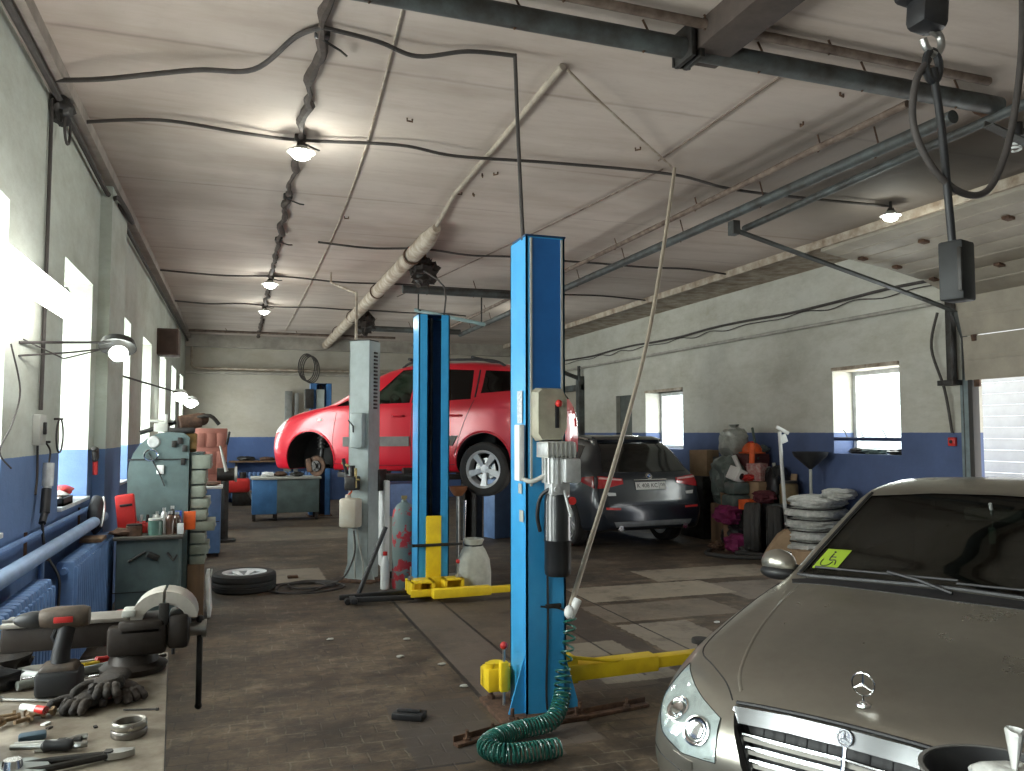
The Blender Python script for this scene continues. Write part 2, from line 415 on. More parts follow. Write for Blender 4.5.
struct(G().b2(-2.0, 8.4, YF - 0.3, YF, 0, ZC).out('wall_front', M_WB))
struct(G().b2(6.85, XR, YF, YB, ZC - 0.05, ZC).b2(6.82, 6.87, YF, YB, ZC - 0.1, ZC).out('trim_1', m_cream))
struct(G().b2(XL, XL + 0.13, YF, YB, ZC - 0.10, ZC).out('trim_2', mt('left_cove_plaster', (0.36, 0.31, 0.27), 0.8, scale=4)))
struct(G().b2(-1.25, 8.0, YB - 0.12, YB, 3.15, 3.22).b2(-1.25, 8, YB - 0.25, YB, 3.8, ZC).out('trim_3', mt('back_beam_plaster', (0.46, 0.42, 0.36), 0.8, scale=3)))
m_frame = mt('window_frame_paint', (0.72, 0.74, 0.74), 0.5)
n = 0
for (a, b) in LW:
    n += 1
    fr = G()
    for yy in (a + 0.03, (a + b) / 2, b - 0.03): fr.b2(XL - T + 0.02, XL - T + 0.08, yy - 0.03, yy + 0.03, zs, zh)
    for zz in (zs + 0.03, 2.35, zh - 0.03): fr.b2(XL - T + 0.025, XL - T + 0.075, a + 0.06, b - 0.06, zz - 0.03, zz + 0.03)
    f = struct(fr.out('window_%d' % n, m_frame))
    G().b2(XL - T + 0.045, XL - T + 0.05, a + 0.05, b - 0.05, zs + 0.05, zh - 0.05).out('pane', m_pane, f)
    G().b2(XL - T + 0.1, XL + 0.03, a + 0.01, b - 0.01, zs, zs + 0.03, 0.004).out('window_sill', m_frame, f)
for (a, b, z0, z1) in RW:
    n += 1
    fr = G()
    for yy in (a + 0.03, b - 0.03): fr.b2(XR + 0.34, XR + 0.4, yy - 0.03, yy + 0.03, z0, z1)
    for zz in (z0 + 0.03, z1 - 0.03): fr.b2(XR + 0.345, XR + 0.395, a + 0.06, b - 0.06, zz - 0.03, zz + 0.03)
    if n % 2 == 1 or True: fr.b2(XR + 0.345, XR + 0.395, a + 0.2, a + 0.24, z0, z1)
    f = struct(fr.out('window_%d' % n, m_frame))
    G().b2(XR + 0.365, XR + 0.37, a + 0.05, b - 0.05, z0 + 0.05, z1 - 0.05).out('pane', m_pane, f)
    G().b2(XR - 0.03, XR + 0.3, a, b, z1, z1 + 0.05, 0.005).out('lintel', m_cream, f)
# open gate with a sectional door slid up on inclined tracks
dr = thing('door_1', '', 'door'); del dr['label']; del dr['category']; dr['kind'] = 'structure'
m_panel = mt('gate_panel_paint', (0.40, 0.355, 0.285), 0.6, scale=2, amt=0.3)
A = Vector((7.72, 0, 2.28)); segs = [Vector((7.72, 0, 2.28)), Vector((7.70, 0, 2.78)), Vector((7.60, 0, 3.22)), Vector((7.15, 0, 3.40)), Vector((6.65, 0, 3.50)), Vector((6.2, 0, 3.56)), Vector((5.77, 0, 3.62))]
for i in range(len(segs) - 1):
    a, b = segs[i], segs[i + 1]; d = b - a; L_ = d.length
    ang = math.atan2(d.z, d.x)
    c = (a + b) / 2
    p = G()
    p.box((c.x, 5.5, c.z), (L_ - 0.012, 2.9, 0.04), (0, -ang, 0), 0.006)
    p.box((c.x, 5.5, c.z), (0.05, 2.86, 0.052), (0, -ang, 0), 0.006)
    o = p.out('door_panel', m_panel, dr)
    hg = G()
    for yy in (4.2, 5.1, 6.0, 6.8): hg.box((a.x - 0.01, yy, a.z - 0.03), (0.08, 0.07, 0.03), (0, -ang, 0), 0.005)
    hg.out('hinge', m_rust, dr)
for yy in (4.02, 6.98):
    g = G()
    pts = [(7.76, yy, 0), (7.76, yy, 2.75), (7.62, yy, 3.06), (7.25, yy, 3.16), (4.74, yy, 3.76)]
    for i in range(4):
        a, b = Vector(pts[i]), Vector(pts[i + 1]); d = b - a; ang = math.atan2(d.z, d.x); c = (a + b) / 2
        g.box(c, (d.length + 0.01, 0.07, 0.012), (0, -ang, 0)); g.box(c + Vector((0, 0.035, 0.02)), (d.length + 0.01, 0.01, 0.05), (0, -ang, 0))
    g.out('door_track', m_pipeg, dr)
G().cyl((4.95, 3.9, 3.9), (4.95, 7.1, 3.82), 0.035).box((4.74, 6.98, 3.78), (0.08, 0.1, 0.14)).out('spring_shaft', m_pipeg, dr)
G().b2(7.74, 7.80, 6.9, 7.06, 0, 2.3, 0.005).out('door_jamb', mt('jamb_grey', (0.20, 0.25, 0.26), 0.5), dr)
G().b2(7.70, 7.80, 6.86, 6.92, 0.0, 2.3, 0.005).out('rubber_seal', m_rub, dr)
g = G()
for i in range(26): g.box((9.9, 6.5, 0.15 + i * 0.155), (0.03, 6.5, 0.15), (0, R(5), 0), 0.004)
struct(g.out('trim_4', mt('white_siding', (0.80, 0.80, 0.80), 0.5, amt=0.1)))
# far gate, shut
g = G()
for i in range(5): g.b2(XR + 0.12, XR + 0.16, 17.9, 21.0, 0.01 + i * 0.55, 0.54 + i * 0.55, 0.006)
d2 = struct(g.out('door_2', m_panel))
G().b2(7.66, 7.8, 17.7, 17.9, 0, 3.05, 0.005).b2(7.7, 7.8, 17.7, 21.1, 2.72, 2.86, 0.005).out('door_frame', m_pipeg, d2)
G().cyl((7.7, 17.8, 3.0), (6.4, 17.8, 3.45), 0.05).cyl((7.7, 17.8, 3.3), (7.7, 17.8, 2.6), 0.04).out('door_track', m_pipeg, d2)
# dark niche back
struct(G().b2(XR + 0.10, XR + 0.125, 15.25, 16.0, 0.9, 2.5).out('trim_5', mt('niche_panel', (0.10, 0.11, 0.10), 0.8)))

# ================================================================== CARS
def pchip(xs, ys, x):
    xs = np.array(xs, float); ys = np.array(ys, float); h = np.diff(xs); d = np.diff(ys) / h
    m = np.zeros(len(xs))
    for i in range(1, len(xs) - 1):
        if d[i - 1] * d[i] > 0:
            w1 = 2 * h[i] + h[i - 1]; w2 = h[i] + 2 * h[i - 1]; m[i] = (w1 + w2) / (w1 / d[i - 1] + w2 / d[i])
    m[0] = d[0]; m[-1] = d[-1]
    i = np.clip(np.searchsorted(xs, x) - 1, 0, len(h) - 1); t = (x - xs[i]) / h[i]
    return ((2 * t**3 - 3 * t**2 + 1) * ys[i] + (t**3 - 2 * t**2 + t) * h[i] * m[i] + (-2 * t**3 + 3 * t**2) * ys[i + 1] + (t**3 - t**2) * h[i] * m[i + 1])
class Car:
    # car frame: nose at x=0, tail at x=-L, left side +y
    def __init__(s, st):
        st = np.array(st, float); xs = st[:, 0]; s.L = xs[-1]
        q = [xs[0]]
        for a, b in zip(xs[:-1], xs[1:]):
            k = max(3, int((b - a) / 0.055))
            q += list(a + (b - a) * np.arange(1, k + 1) / k)
        q = np.array(q); V = np.array([pchip(xs, st[:, j], q) for j in range(1, st.shape[1])]).T
        g = bmesh.new(); rings = []
        for x, v in zip(q, V):
            zb, wb, wm, zm, ws, zsh, wg, zg, wr, zr, zc = v
            half = [(0, zb), (wb * 0.8, zb), (wb, zb + 0.03), (wm, zm), (ws, zsh), (wg, zg), (wr, zr), (wr * 0.5, zr + (zc - zr) * 0.78), (0, zc)]
            pts = []
            hv = [Vector((0, y, z)) for y, z in half]
            ext = [Vector((0, -hv[1].y, hv[1].z))] + hv + [Vector((0, -hv[-2].y, hv[-2].z))]
            for i in range(1, len(ext) - 2):
                p0, p1, p2, p3 = ext[i - 1], ext[i], ext[i + 1], ext[i + 2]
                for j in range(5):
                    t = j / 5
                    c = 0.5 * ((2 * p1) + (p2 - p0) * t + (2 * p0 - 5 * p1 + 4 * p2 - p3) * t * t + (3 * p1 - p0 - 3 * p2 + p3) * t ** 3)
                    l = p1.lerp(p2, t); pts.append(l.lerp(c, 0.8))
            pts.append(hv[-1])
            ring = [g.verts.new((-x, p.y, p.z)) for p in pts]
            mir = [g.verts.new((-x, -p.y, p.z)) for p in pts[1:-1]]
            rings.append(ring + mir[::-1])
        n = len(rings[0])
        for A, B in zip(rings[:-1], rings[1:]):
            for k in range(n): g.faces.new((A[k], A[(k + 1) % n], B[(k + 1) % n], B[k]))
        g.faces.new(rings[0]); g.faces.new(rings[-1][::-1])
        bmesh.ops.recalc_face_normals(g, faces=g.faces)
        s.bm = g; s.bvh = BVHTree.FromBMesh(g)
    def hit(s, view, u, v):
        if view == 'front': o, d = Vector((1, u, v)), Vector((-1, 0, 0))
        elif view == 'rear': o, d = Vector((-s.L - 1, u, v)), Vector((1, 0, 0))
        elif view == 'left': o, d = Vector((u, 2, v)), Vector((0, -1, 0))
        elif view == 'right': o, d = Vector((u, -2, v)), Vector((0, 1, 0))
        else: o, d = Vector((u, v, 3)), Vector((0, 0, -1))
        p, nn, i, dist = s.bvh.ray_cast(o, d)
        if p is None:
            p, nn, i, dist = s.bvh.find_nearest(o + d * (1.0 if view in('front','rear') else 1.2))
        return p, nn
    def patch(s, view, lo, up, nu=14, nv=8, off=0.004, th=0.006):
        def rs(P, k):
            P = [Vector((a, b)) for a, b in P]
            if len(P) == 1: return [P[0]] * (k + 1)
            L = [0]
            for a, b in zip(P[:-1], P[1:]): L.append(L[-1] + (b - a).length)
            o = []
            for i in range(k + 1):
                t = L[-1] * i / k; j = 0
                while j < len(P) - 2 and L[j + 1] < t: j += 1
                o.append(P[j].lerp(P[j + 1], (t - L[j]) / max(1e-9, L[j + 1] - L[j])))
            return o
        a, b = rs(lo, nu), rs(up, nu)
        g = G(); F = []; B = []
        for j in range(nv + 1):
            rf = []; rb = []
            for i in range(nu + 1):
                q = a[i].lerp(b[i], j / nv); p, nn = s.hit(view, q.x, q.y)
                rf.append(g.bm.verts.new(p + nn * off)); rb.append(g.bm.verts.new(p + nn * (off - th)))
            F.append(rf); B.append(rb)
        for j in range(nv):
            for i in range(nu):
                g.bm.faces.new((F[j][i], F[j][i + 1], F[j + 1][i + 1], F[j + 1][i])); g.bm.faces.new((B[j][i + 1], B[j][i], B[j + 1][i], B[j + 1][i + 1]))
        per = [(0, i) for i in range(nu + 1)] + [(j, nu) for j in range(1, nv + 1)] + [(nv, i) for i in range(nu - 1, -1, -1)] + [(j, 0) for j in range(nv - 1, 0, -1)]
        for (j, i), (j2, i2) in zip(per, per[1:] + per[:1]): g.bm.faces.new((F[j][i], B[j][i], B[j2][i2], F[j2][i2]))
        return g
    def line(s, view, P, off=0.003, k=10, sm=True):
        o = []
        if sm and len(P) > 2: P = [(p.x, p.y) for p in smooth([(a, b, 0) for a, b in P], 4)]; k = max(2, k // 3)
        for a, b in zip(P[:-1], P[1:]):
            for i in range(k):
                t = i / k; p, nn = s.hit(view, a[0] + (b[0] - a[0]) * t, a[1] + (b[1] - a[1]) * t); o.append(p + nn * off)
        p, nn = s.hit(view, *P[-1]); o.append(p + nn * off)
        return o
    def body(s, mat, parent, cutters):
        me = bpy.data.meshes.new('body')
        for f in s.bm.faces: f.smooth = True
        s.bm.to_mesh(me); ob = bpy.data.objects.new('body', me); COL.objects.link(ob)
        cs = []
        for c in cutters:
            cm = c.mesh('c'); co = bpy.data.objects.new('c', cm); COL.objects.link(co); cs.append(co)
            md = ob.modifiers.new('b', 'BOOLEAN'); md.operation = 'DIFFERENCE'; md.object = co; md.solver = 'EXACT'
        bpy.context.view_layer.update()
        nm = bpy.data.meshes.new_from_object(ob.evaluated_get(bpy.context.evaluated_depsgraph_get()))
        ob.modifiers.clear()
        for co in cs: bpy.data.objects.remove(co)
        g = G(); g.bm.from_mesh(nm); bpy.data.objects.remove(ob)
        bmesh.ops.remove_doubles(g.bm, verts=g.bm.verts, dist=0.0002)
        # faces made by the cutters deep in the body get the dark lining
        for f in g.bm.faces:
            r_ = s.bvh.find_nearest(f.calc_center_median())
            if r_[3] > 0.006: f.material_index = 1
        o = g.out('body', [mat, m_int], parent, ang=32)
        return o
def paint(name, col, rough=0.3, metal=0.0, dust=0.15, coat=0.6, dustcol=(0.25, 0.22, 0.18)):
    m = bpy.data.materials.new(name); m.use_nodes = True; k = NT(m); b = k.N['Principled BSDF']
    tc = k.n('ShaderNodeTexCoord').outputs['Object']
    n1 = k.noise(tc, 2.2, 6, 0.7); n2 = k.noise(tc, 40, 3, 0.6)
    f = k.math('MULTIPLY', k.ramp(n1, 0.30, 0.80), dust)
    k.L.new(k.mix(f, col, dustcol), b.inputs['Base Color']); b.inputs['Metallic'].default_value = metal
    k.L.new(k.math('ADD', k.math('MULTIPLY', f, 0.6), rough), b.inputs['Roughness'])
    b.inputs['Coat Weight'].default_value = coat; b.inputs['Coat Roughness'].default_value = 0.12
    return m
m_int = mt('car_interior', (0.022, 0.021, 0.020), 0.8)
def wheel(parent, c, r, wd, side, spokes, mname='wheel_spokes', rim_r=0.66, dbl=False):
    # axis along y, outer face towards side
    t = G(); M = TR(*c) @ Matrix.Rotation(R(-90 * side), 4, 'X')
    rr = r * rim_r; h = wd / 2
    t.lathe([(rr, -h * 0.9), (rr + 0.02, -h), (r - 0.03, -h), (r - 0.005, -h * 0.8), (r, -h * 0.4), (r - 0.006, -h * 0.35), (r, -h * 0.3), (r, 0), (r - 0.006, 0.01), (r, 0.02), (r, h * 0.4), (r - 0.005, h * 0.8), (r - 0.03, h), (rr + 0.02, h), (rr, h * 0.9)], M, 40, closed=True)
    ty = t.out('tyre', m_rub, parent)
    q = G(); q.lathe([(rr + 0.003, -h * 0.85), (rr - 0.02, -h * 0.8), (rr - 0.03, 0), (rr - 0.02, h * 0.75), (rr + 0.004, h * 0.93), (rr + 0.012, h * 0.97), (rr + 0.004, h * 0.8), (rr - 0.015, 0), (rr + 0.002, -h * 0.7)], M, 40, closed=True)
    q.lathe([(0, h * 0.55), (0.055, h * 0.5), (0.07, h * 0.3), (0.07, 0), (0, 0)], M, 20)
    for i in range(spokes):
        a = 2 * PI * i / spokes + 0.3
        for da in ((-0.13, 0.13) if dbl else (0,)):
            w0, w1 = (0.012, 0.016) if dbl else (0.022, 0.042)
            ca, sa = math.cos(a), math.sin(a)
            def pt(rad, off, z): return M @ Vector((ca * rad - sa * off, sa * rad + ca * off, z))
            o0 = 0.0 if not dbl else da * 0.18; o1 = da * rr * 0.9
            P = [pt(0.04, o0 - w0, h * 0.5), pt(rr - 0.01, o1 - w1, h * 0.8), pt(rr - 0.01, o1 + w1, h * 0.8), pt(0.04, o0 + w0, h * 0.5)]
            Q = [pt(0.04, o0 - w0, h * 0.2), pt(rr - 0.01, o1 - w1, h * 0.45), pt(rr - 0.01, o1 + w1, h * 0.45), pt(0.04, o0 + w0, h * 0.2)]
            A = [q.bm.verts.new(x) for x in P]; B = [q.bm.verts.new(x) for x in Q]
            q.bm.faces.new(A); q.bm.faces.new(B[::-1])
            for j in range(4): q.bm.faces.new((A[j], A[(j + 1) % 4], B[(j + 1) % 4], B[j]))
    q.out('rim', mt('alloy', (0.72, 0.73, 0.74), 0.35, 0.25, amt=0.12), ty)
    d = G(); d.lathe([(0.05, h * 0.1), (rr * 0.62, h * 0.1), (rr * 0.62, -0.02), (0.05, -0.02)], M, 28, closed=True)
    d.out('brake_disc', m_steel, ty)
    return ty
def arch(x, r, z, side, wd=0.35):
    g = G(); g.cyl((x, side * 1.2, z), (x, side * (0.9 - wd), z), r, n=40); return g
def cabin(x0, x1, x2, x3, zb, zt, wb, wt):
    # inner space: x0 cowl, x1 front of roof, x2 rear of roof, x3 rear shelf
    g = G(); b = g.bm
    lo = [b.verts.new(p) for p in ((x0, -wb, zb), (x3, -wb, zb), (x3, wb, zb), (x0, wb, zb))]
    up = [b.verts.new(p) for p in ((x1, -wt, zt), (x2, -wt, zt), (x2, wt, zt), (x1, wt, zt))]
    b.faces.new(lo); b.faces.new(up[::-1])
    for i in range(4): b.faces.new((lo[i], up[i], up[(i + 1) % 4], lo[(i + 1) % 4]))
    return g
def seats(car, xs, zb, parent, dark=m_int):
    for x in xs:
        for y in (-0.36, 0.36):
            g = G(); g.box((x, y, zb), (0.48, 0.46, 0.16), bev=0.05).box((x - 0.27, y, zb + 0.32), (0.14, 0.44, 0.62), (0, R(-12), 0), 0.05).box((x - 0.36, y, zb + 0.70), (0.09, 0.24, 0.18), (0, R(-8), 0), 0.04)
            g.out('seat', dark, parent)
def steering(x, y, z, parent):
    g = G(); M = TR(x, y, z, 0, R(-65), 0)
    g.tube([M @ Vector((0.18 * math.cos(2 * PI * i / 28), 0.18 * math.sin(2 * PI * i / 28), 0)) for i in range(28)], 0.014, 8, True)
    for a in (0, 2.4, -2.4): g.cyl(M @ Vector((0, 0, -0.01)), M @ Vector((0.18 * math.cos(a + PI), 0.18 * math.sin(a + PI), 0)), 0.013, n=8)
    g.lathe([(0, 0.01), (0.05, 0), (0.055, -0.03), (0, -0.05)], M, 16)
    g.out('steering_wheel', m_black, parent)

# ------------------------------------------------------------------ silver saloon, front right
A_ = [
 # s    zb   wb   wm   zm   ws   zs   wg   zg   wr   zr   zc
 [0.00, .30, .48, .58, .42, .56, .50, .47, .53, .34, .54, .548],
 [0.04, .24, .60, .69, .43, .665, .56, .56, .61, .42, .625, .63],
 [0.10, .20, .67, .755, .46, .72, .61, .60, .665, .44, .69, .695],
 [0.17, .19, .71, .79, .49, .755, .65, .64, .72, .46, .74, .745],
 [0.30, .18, .76, .83, .52, .79, .70, .70, .775, .49, .787, .79],
 [0.65, .18, .82, .87, .56, .825, .785, .745, .845, .52, .862, .868],
 [1.00, .18, .83, .885, .58, .835, .85, .77, .90, .545, .922, .930],
 [1.25, .18, .83, .885, .58, .84, .88, .80, .93, .58, .955, .965],
 [1.36, .18, .83, .885, .58, .845, .89, .81, .945, .66, .972, .985],
 [1.60, .18, .83, .885, .58, .848, .91, .805, 1.03, .71, 1.09, 1.12],
 [1.90, .18, .83, .885, .58, .85, .925, .775, 1.14, .675, 1.26, 1.30],
 [2.15, .18, .83, .885, .58, .85, .93, .755, 1.19, .65, 1.375, 1.41],
 [2.50, .18, .83, .885, .58, .85, .935, .75, 1.20, .62, 1.41, 1.45],
 [3.00, .18, .83, .885, .58, .85, .945, .745, 1.20, .60, 1.395, 1.438],
 [3.40, .18, .83, .885, .58, .845, .955, .74, 1.18, .58, 1.30, 1.345],
 [3.70, .18, .82, .885, .58, .835, .965, .74, 1.10, .58, 1.17, 1.20],
 [3.95, .19, .80, .88, .58, .82, .97, .74, 1.035, .58, 1.07, 1.085],
 [4.30, .20, .76, .86, .60, .79, .96, .70, 1.03, .50, 1.05, 1.055],
 [4.50, .22, .70, .80, .60, .74, .93, .65, 1.00, .46, 1.02, 1.025],
 [4.58, .30, .60, .70, .60, .66, .85, .58, .93, .40, .95, .96]]
silver = paint('silver_car_paint', (0.44, 0.42, 0.365), 0.24, 0.88, 0.35, 0.6, (0.16, 0.135, 0.10)); silver.node_tree.nodes['Principled BSDF'].inputs['Coat Roughness'].default_value = 0.10
def make_saloon(loc, rz):
    c = Car(A_)
    t = thing('saloon_car', 'dusty silver saloon with star ornament on its bonnet and a green disabled sticker', 'car', loc, rz)
    cut = [arch(-0.80, 0.345, 0.33, 1), arch(-0.80, 0.345, 0.33, -1), arch(-3.56, 0.345, 0.33, 1), arch(-3.56, 0.345, 0.33, -1)]
    cut.append(cabin(-1.42, -2.20, -3.15, -3.75, 0.55, 1.375, 0.78, 0.56))
    ws = G(); ws.ex([(-0.745, 0.985), (0, 1.01), (0.745, 0.985), (0.615, 1.35), (0.3, 1.378), (0, 1.384), (-0.3, 1.378), (-0.615, 1.35)], 'x', -1.25, -2.4); cut.append(ws)
    sw = G(); sw.ex([(-1.72, 0.97), (-3.45, 1.0), (-3.30, 1.30), (-2.9, 1.355), (-2.40, 1.36), (-2.2, 1.33)], 'y', -1, 1); cut.append(sw)
    # grille opening, bumper intake
    gr = G(); gr.ex([(-0.30, 0.47), (0.30, 0.47), (0.41, 0.685), (0.20, 0.712), (0, 0.716), (-0.20, 0.712), (-0.41, 0.685)], 'x', 0.5, -0.30); cut.append(gr)
    gi = G(); gi.b2(-0.25, 0.5, -0.42, 0.42, 0.27, 0.37); cut.append(gi)
    b = c.body(silver, t, cut)
    # glass
    gl = glassm('tinted_windscreen', (0.42, 0.45, 0.42), 0.09)
    c.patch('front', [(-0.76, 0.975), (0, 0.998), (0.76, 0.975)], [(-0.62, 1.36), (-0.3, 1.388), (0, 1.394), (0.3, 1.388), (0.62, 1.36)], 24, 14, -0.003, 0.004).out('windscreen', gl, t)
    g2 = glassm('tinted_side_glass', (0.12, 0.13, 0.12), 0.06)
    for v in ('left', 'right'):
        c.patch(v, [(-1.68, 0.962), (-3.5, 0.995)], [(-2.18, 1.34), (-2.5, 1.368), (-2.9, 1.363), (-3.33, 1.31)], 20, 8, -0.003, 0.004).out('side_window', g2, t)
    # windscreen surround band
    fr = G()
    fr.tube(c.line('front', [(-0.76, 0.977), (0, 1.0), (0.76, 0.977)], 0.002, 14), 0.011, 6)
    for sgn in (-1, 1): fr.tube(c.line('front', [(sgn * 0.76, 0.977), (sgn * 0.622, 1.362)], 0.0, 14), 0.010, 6)
    fr.out('windscreen_seal', m_black, t)
    def gp(y, z, off=0.0):
        xx = -0.012 - (z - 0.45) * 0.33 - y * y * 0.12
        return Vector((xx + off, y, z))
    # seams of bonnet, wings
    for s_ in (-1, 1):
        sm = G(); sm.tube(c.line('top', [(-0.13, s_ * 0.435), (-0.20, s_ * 0.50), (-0.28, s_ * 0.60), (-0.37, s_ * 0.70), (-0.55, s_ * 0.75), (-0.95, s_ * 0.80), (-1.34, s_ * 0.83)], -0.001, 12), 0.0035, 5)
        sm.out('panel_gap', m_black, t); sm = G()
        sm.tube(c.line('left' if s_ > 0 else 'right', [(-1.25, 0.24), (-1.30, 0.60), (-1.34, 0.88)], -0.001, 8), 0.004, 5)
        sm.out('panel_gap', m_black, t); sm = G()
        sm.tube(c.line('left' if s_ > 0 else 'right', [(-2.40, 0.24), (-2.42, 0.60), (-2.42, 0.93)], -0.001, 8), 0.004, 5); sm.out('panel_gap', m_black, t); sm = G()
    if 0:
        sm.tube(c.line('left' if s_ > 0 else 'right', [(-2.40, 0.24), (-2.42, 0.60), (-2.42, 0.93)], -0.001, 8), 0.004, 5)
    sm.tube(c.line('front', [(-0.78, 0.50), (-0.5, 0.445), (-0.33, 0.43), (0.33, 0.43), (0.5, 0.445), (0.78, 0.50)], -0.001, 14), 0.003, 5)
    sm.out('panel_gap', m_black, t)
    G().tube([gp(y, 0.736 - 0.020 * (y / 0.41) ** 2, 0.004) for y in [-.41 + .041 * k for k in range(21)]], 0.007, 6).out('bonnet_gap', m_black, t)
    # raised crease lines on the bonnet
    cr = G()
    for s_ in (-1, 1): cr.tube(c.line('top', [(-0.17, s_ * 0.42), (-0.3, s_ * 0.49), (-0.7, s_ * 0.60), (-1.28, s_ * 0.70)], -0.012, 14), 0.0145, 10)
    cr.out('bonnet_crease', silver, t)
    # grille
    gf = G()
    outer = [(-0.31, 0.46), (0.31, 0.46), (0.425, 0.68), (0.415, 0.705), (0.2, 0.722), (0, 0.726), (-0.2, 0.722), (-0.415, 0.705), (-0.425, 0.68)]
    # chrome surround: flat band with depth
    inner = [(-0.285, 0.485), (0.285, 0.485), (0.392, 0.648), (0.382, 0.658), (0.19, 0.672), (0, 0.676), (-0.19, 0.672), (-0.382, 0.658), (-0.392, 0.648)]
    N_ = len(outer)
    def dens(P, k=6):
        o = []
        for i in range(len(P)):
            a, b = P[i], P[(i + 1) % len(P)]
            for j in range(k): o.append((a[0] + (b[0] - a[0]) * j / k, a[1] + (b[1] - a[1]) * j / k))
        return o
    O, I = dens(outer), dens(inner); rings = []
    for P, off in ((O, -0.02), (O, 0.012), (I, 0.02), (I, -0.02)): rings.append([gf.bm.verts.new(gp(y, z, off)) for y, z in P])
    m_ = len(O)
    for a, b2_ in ((0, 1), (1, 2), (2, 3), (3, 0)):
        for i in range(m_): gf.bm.faces.new((rings[a][i], rings[a][(i + 1) % m_], rings[b2_][(i + 1) % m_], rings[b2_][i]))
    gf.out('grille_surround', mt('brushed_chrome', (0.20, 0.205, 0.21), 0.22, 0.9, amt=0.3), t)
    m_gm = mt('grille_grey', (0.46, 0.44, 0.39), 0.55, 0.0)
    bk = G(); Ab = [bk.bm.verts.new(gp(y, z, -0.055)) for y, z in O]; bk.bm.faces.new(Ab); r_ = bmesh.ops.extrude_face_region(bk.bm, geom=list(bk.bm.faces)); 
    for v in [x for x in r_['geom'] if isinstance(x, bmesh.types.BMVert)]: v.co.x -= 0.02
    bk.out('grille_back', m_black, t)
    for i, z in enumerate((0.637, 0.600, 0.563, 0.526)):
        hw = 0.285 + (z - 0.485) / 0.18 * 0.10 - 0.003; hw = min(hw, 0.383)
        def bend(f): return 0
        sl = G(); lowr = G()
        P1 = [gp(hw * (k / 10 - 1), z - 0.012 * abs(k / 10 - 1) , 0.010) for k in range(21)]
        sl.tube(P1, 0.0075, 8)
        sl.out('slat', m_chrome, t)
        for k in range(20):
            a, b3 = P1[k], P1[k + 1]
            v = [lowr.bm.verts.new(p) for p in (a + Vector((-0.012, 0, -0.004)), b3 + Vector((-0.012, 0, -0.004)), b3 + Vector((0.0, 0, -0.023)), a + Vector((0.0, 0, -0.023)), a + Vector((-0.016, 0, -0.004)), b3 + Vector((-0.016, 0, -0.004)), b3 + Vector((-0.005, 0, -0.025)), a + Vector((-0.005, 0, -0.025)))]
            for q in ((0, 1, 2, 3), (4, 5, 6, 7), (0, 1, 5, 4), (2, 3, 7, 6)): lowr.bm.faces.new([v[z_] for z_ in q])
        lowr.out('slat_blade', m_gm, t)
    vb = G()
    for y in (-0.30, -0.22, -0.14, -0.07, 0.07, 0.14, 0.22, 0.30):
        vb.cyl(gp(y, 0.49, -0.02), gp(y, 0.675, -0.02), 0.003, n=6)
    vb.out('grille_stay', m_black, t)
    vc = G(); vc.tube([gp(0, 0.485 + 0.020 * k, 0.014) for k in range(11)], 0.008, 8); vc.out('centre_strip', m_chrome, t)
    # round badge on the surround
    bd = G(); pb = gp(0, 0.703, 0.020); Mb = Matrix.Translation(pb) @ Euler((0, R(74), 0)).to_matrix().to_4x4()
    bd.lathe([(0, 0.006), (0.020, 0.006), (0.022, 0.010), (0.027, 0.010), (0.029, 0.0), (0, -0.01)], Mb, 28)
    bo = bd.out('badge', m_chrome, t)
    st = G()
    for a in (PI, PI + 2.094, PI - 2.094): st.cyl(Mb @ Vector((0, 0, 0.008)), Mb @ Vector((0.020 * math.cos(a), 0.020 * math.sin(a), 0.008)), 0.0035, 0.001, 8)
    st.out('star', mt('badge_dark', (0.12, 0.14, 0.17), 0.3, 0.6), bo)
    # bonnet ornament
    p, nn = c.hit('top', -0.24, 0.0)
    om = G(); om.lathe([(0, 0.012), (0.010, 0.012), (0.016, 0.008), (0.026, 0.003), (0.028, -0.004), (0, -0.004)], Matrix.Translation(p), 24)
    om.cyl(p, p + Vector((0, 0, 0.03)), 0.005, n=10)
    cc = p + Vector((0.0, 0, 0.068)); rr = 0.038
    om.tube([cc + Vector((0, rr * math.cos(2 * PI * i / 36), rr * math.sin(2 * PI * i / 36))) for i in range(36)], 0.0032, 8, True)
    for a in (PI / 2, PI / 2 + 2.094, PI / 2 - 2.094): om.cyl(cc, cc + Vector((0, rr * math.cos(a), rr * math.sin(a))), 0.0065, 0.0015, 8)
    om.out('bonnet_star', m_chrome, t)
    # headlights
    hl = glassm('headlight_glass', (0.90, 0.93, 0.93), 0.08, 0.06)
    m_hb = mt('headlight_reflector', (0.88, 0.90, 0.88), 0.35, 0.1, scale=16, amt=0.35)
    for s_ in (-1, 1):
        lo = [(s_ * 0.435, 0.525), (s_ * 0.58, 0.52), (s_ * 0.69, 0.56), (s_ * 0.77, 0.64)]
        up = [(s_ * 0.45, 0.66), (s_ * 0.55, 0.695), (s_ * 0.64, 0.735), (s_ * 0.705, 0.765)]
        base = c.patch('front', lo, up, 22, 12, 0.001, 0.004).out('headlight', m_hb, t)
        c.patch('front', lo, up, 22, 12, 0.006, 0.003).out('lens', hl, base)
        sg = G()
        ring = [lo[0], lo[1], lo[2], lo[3], up[3], up[2], up[1], up[0], lo[0]]
        sg.tube(c.line('front', ring, 0.003, 8, False), 0.0016, 6); sg.out('gasket', m_black, base)
        pr_ = G()
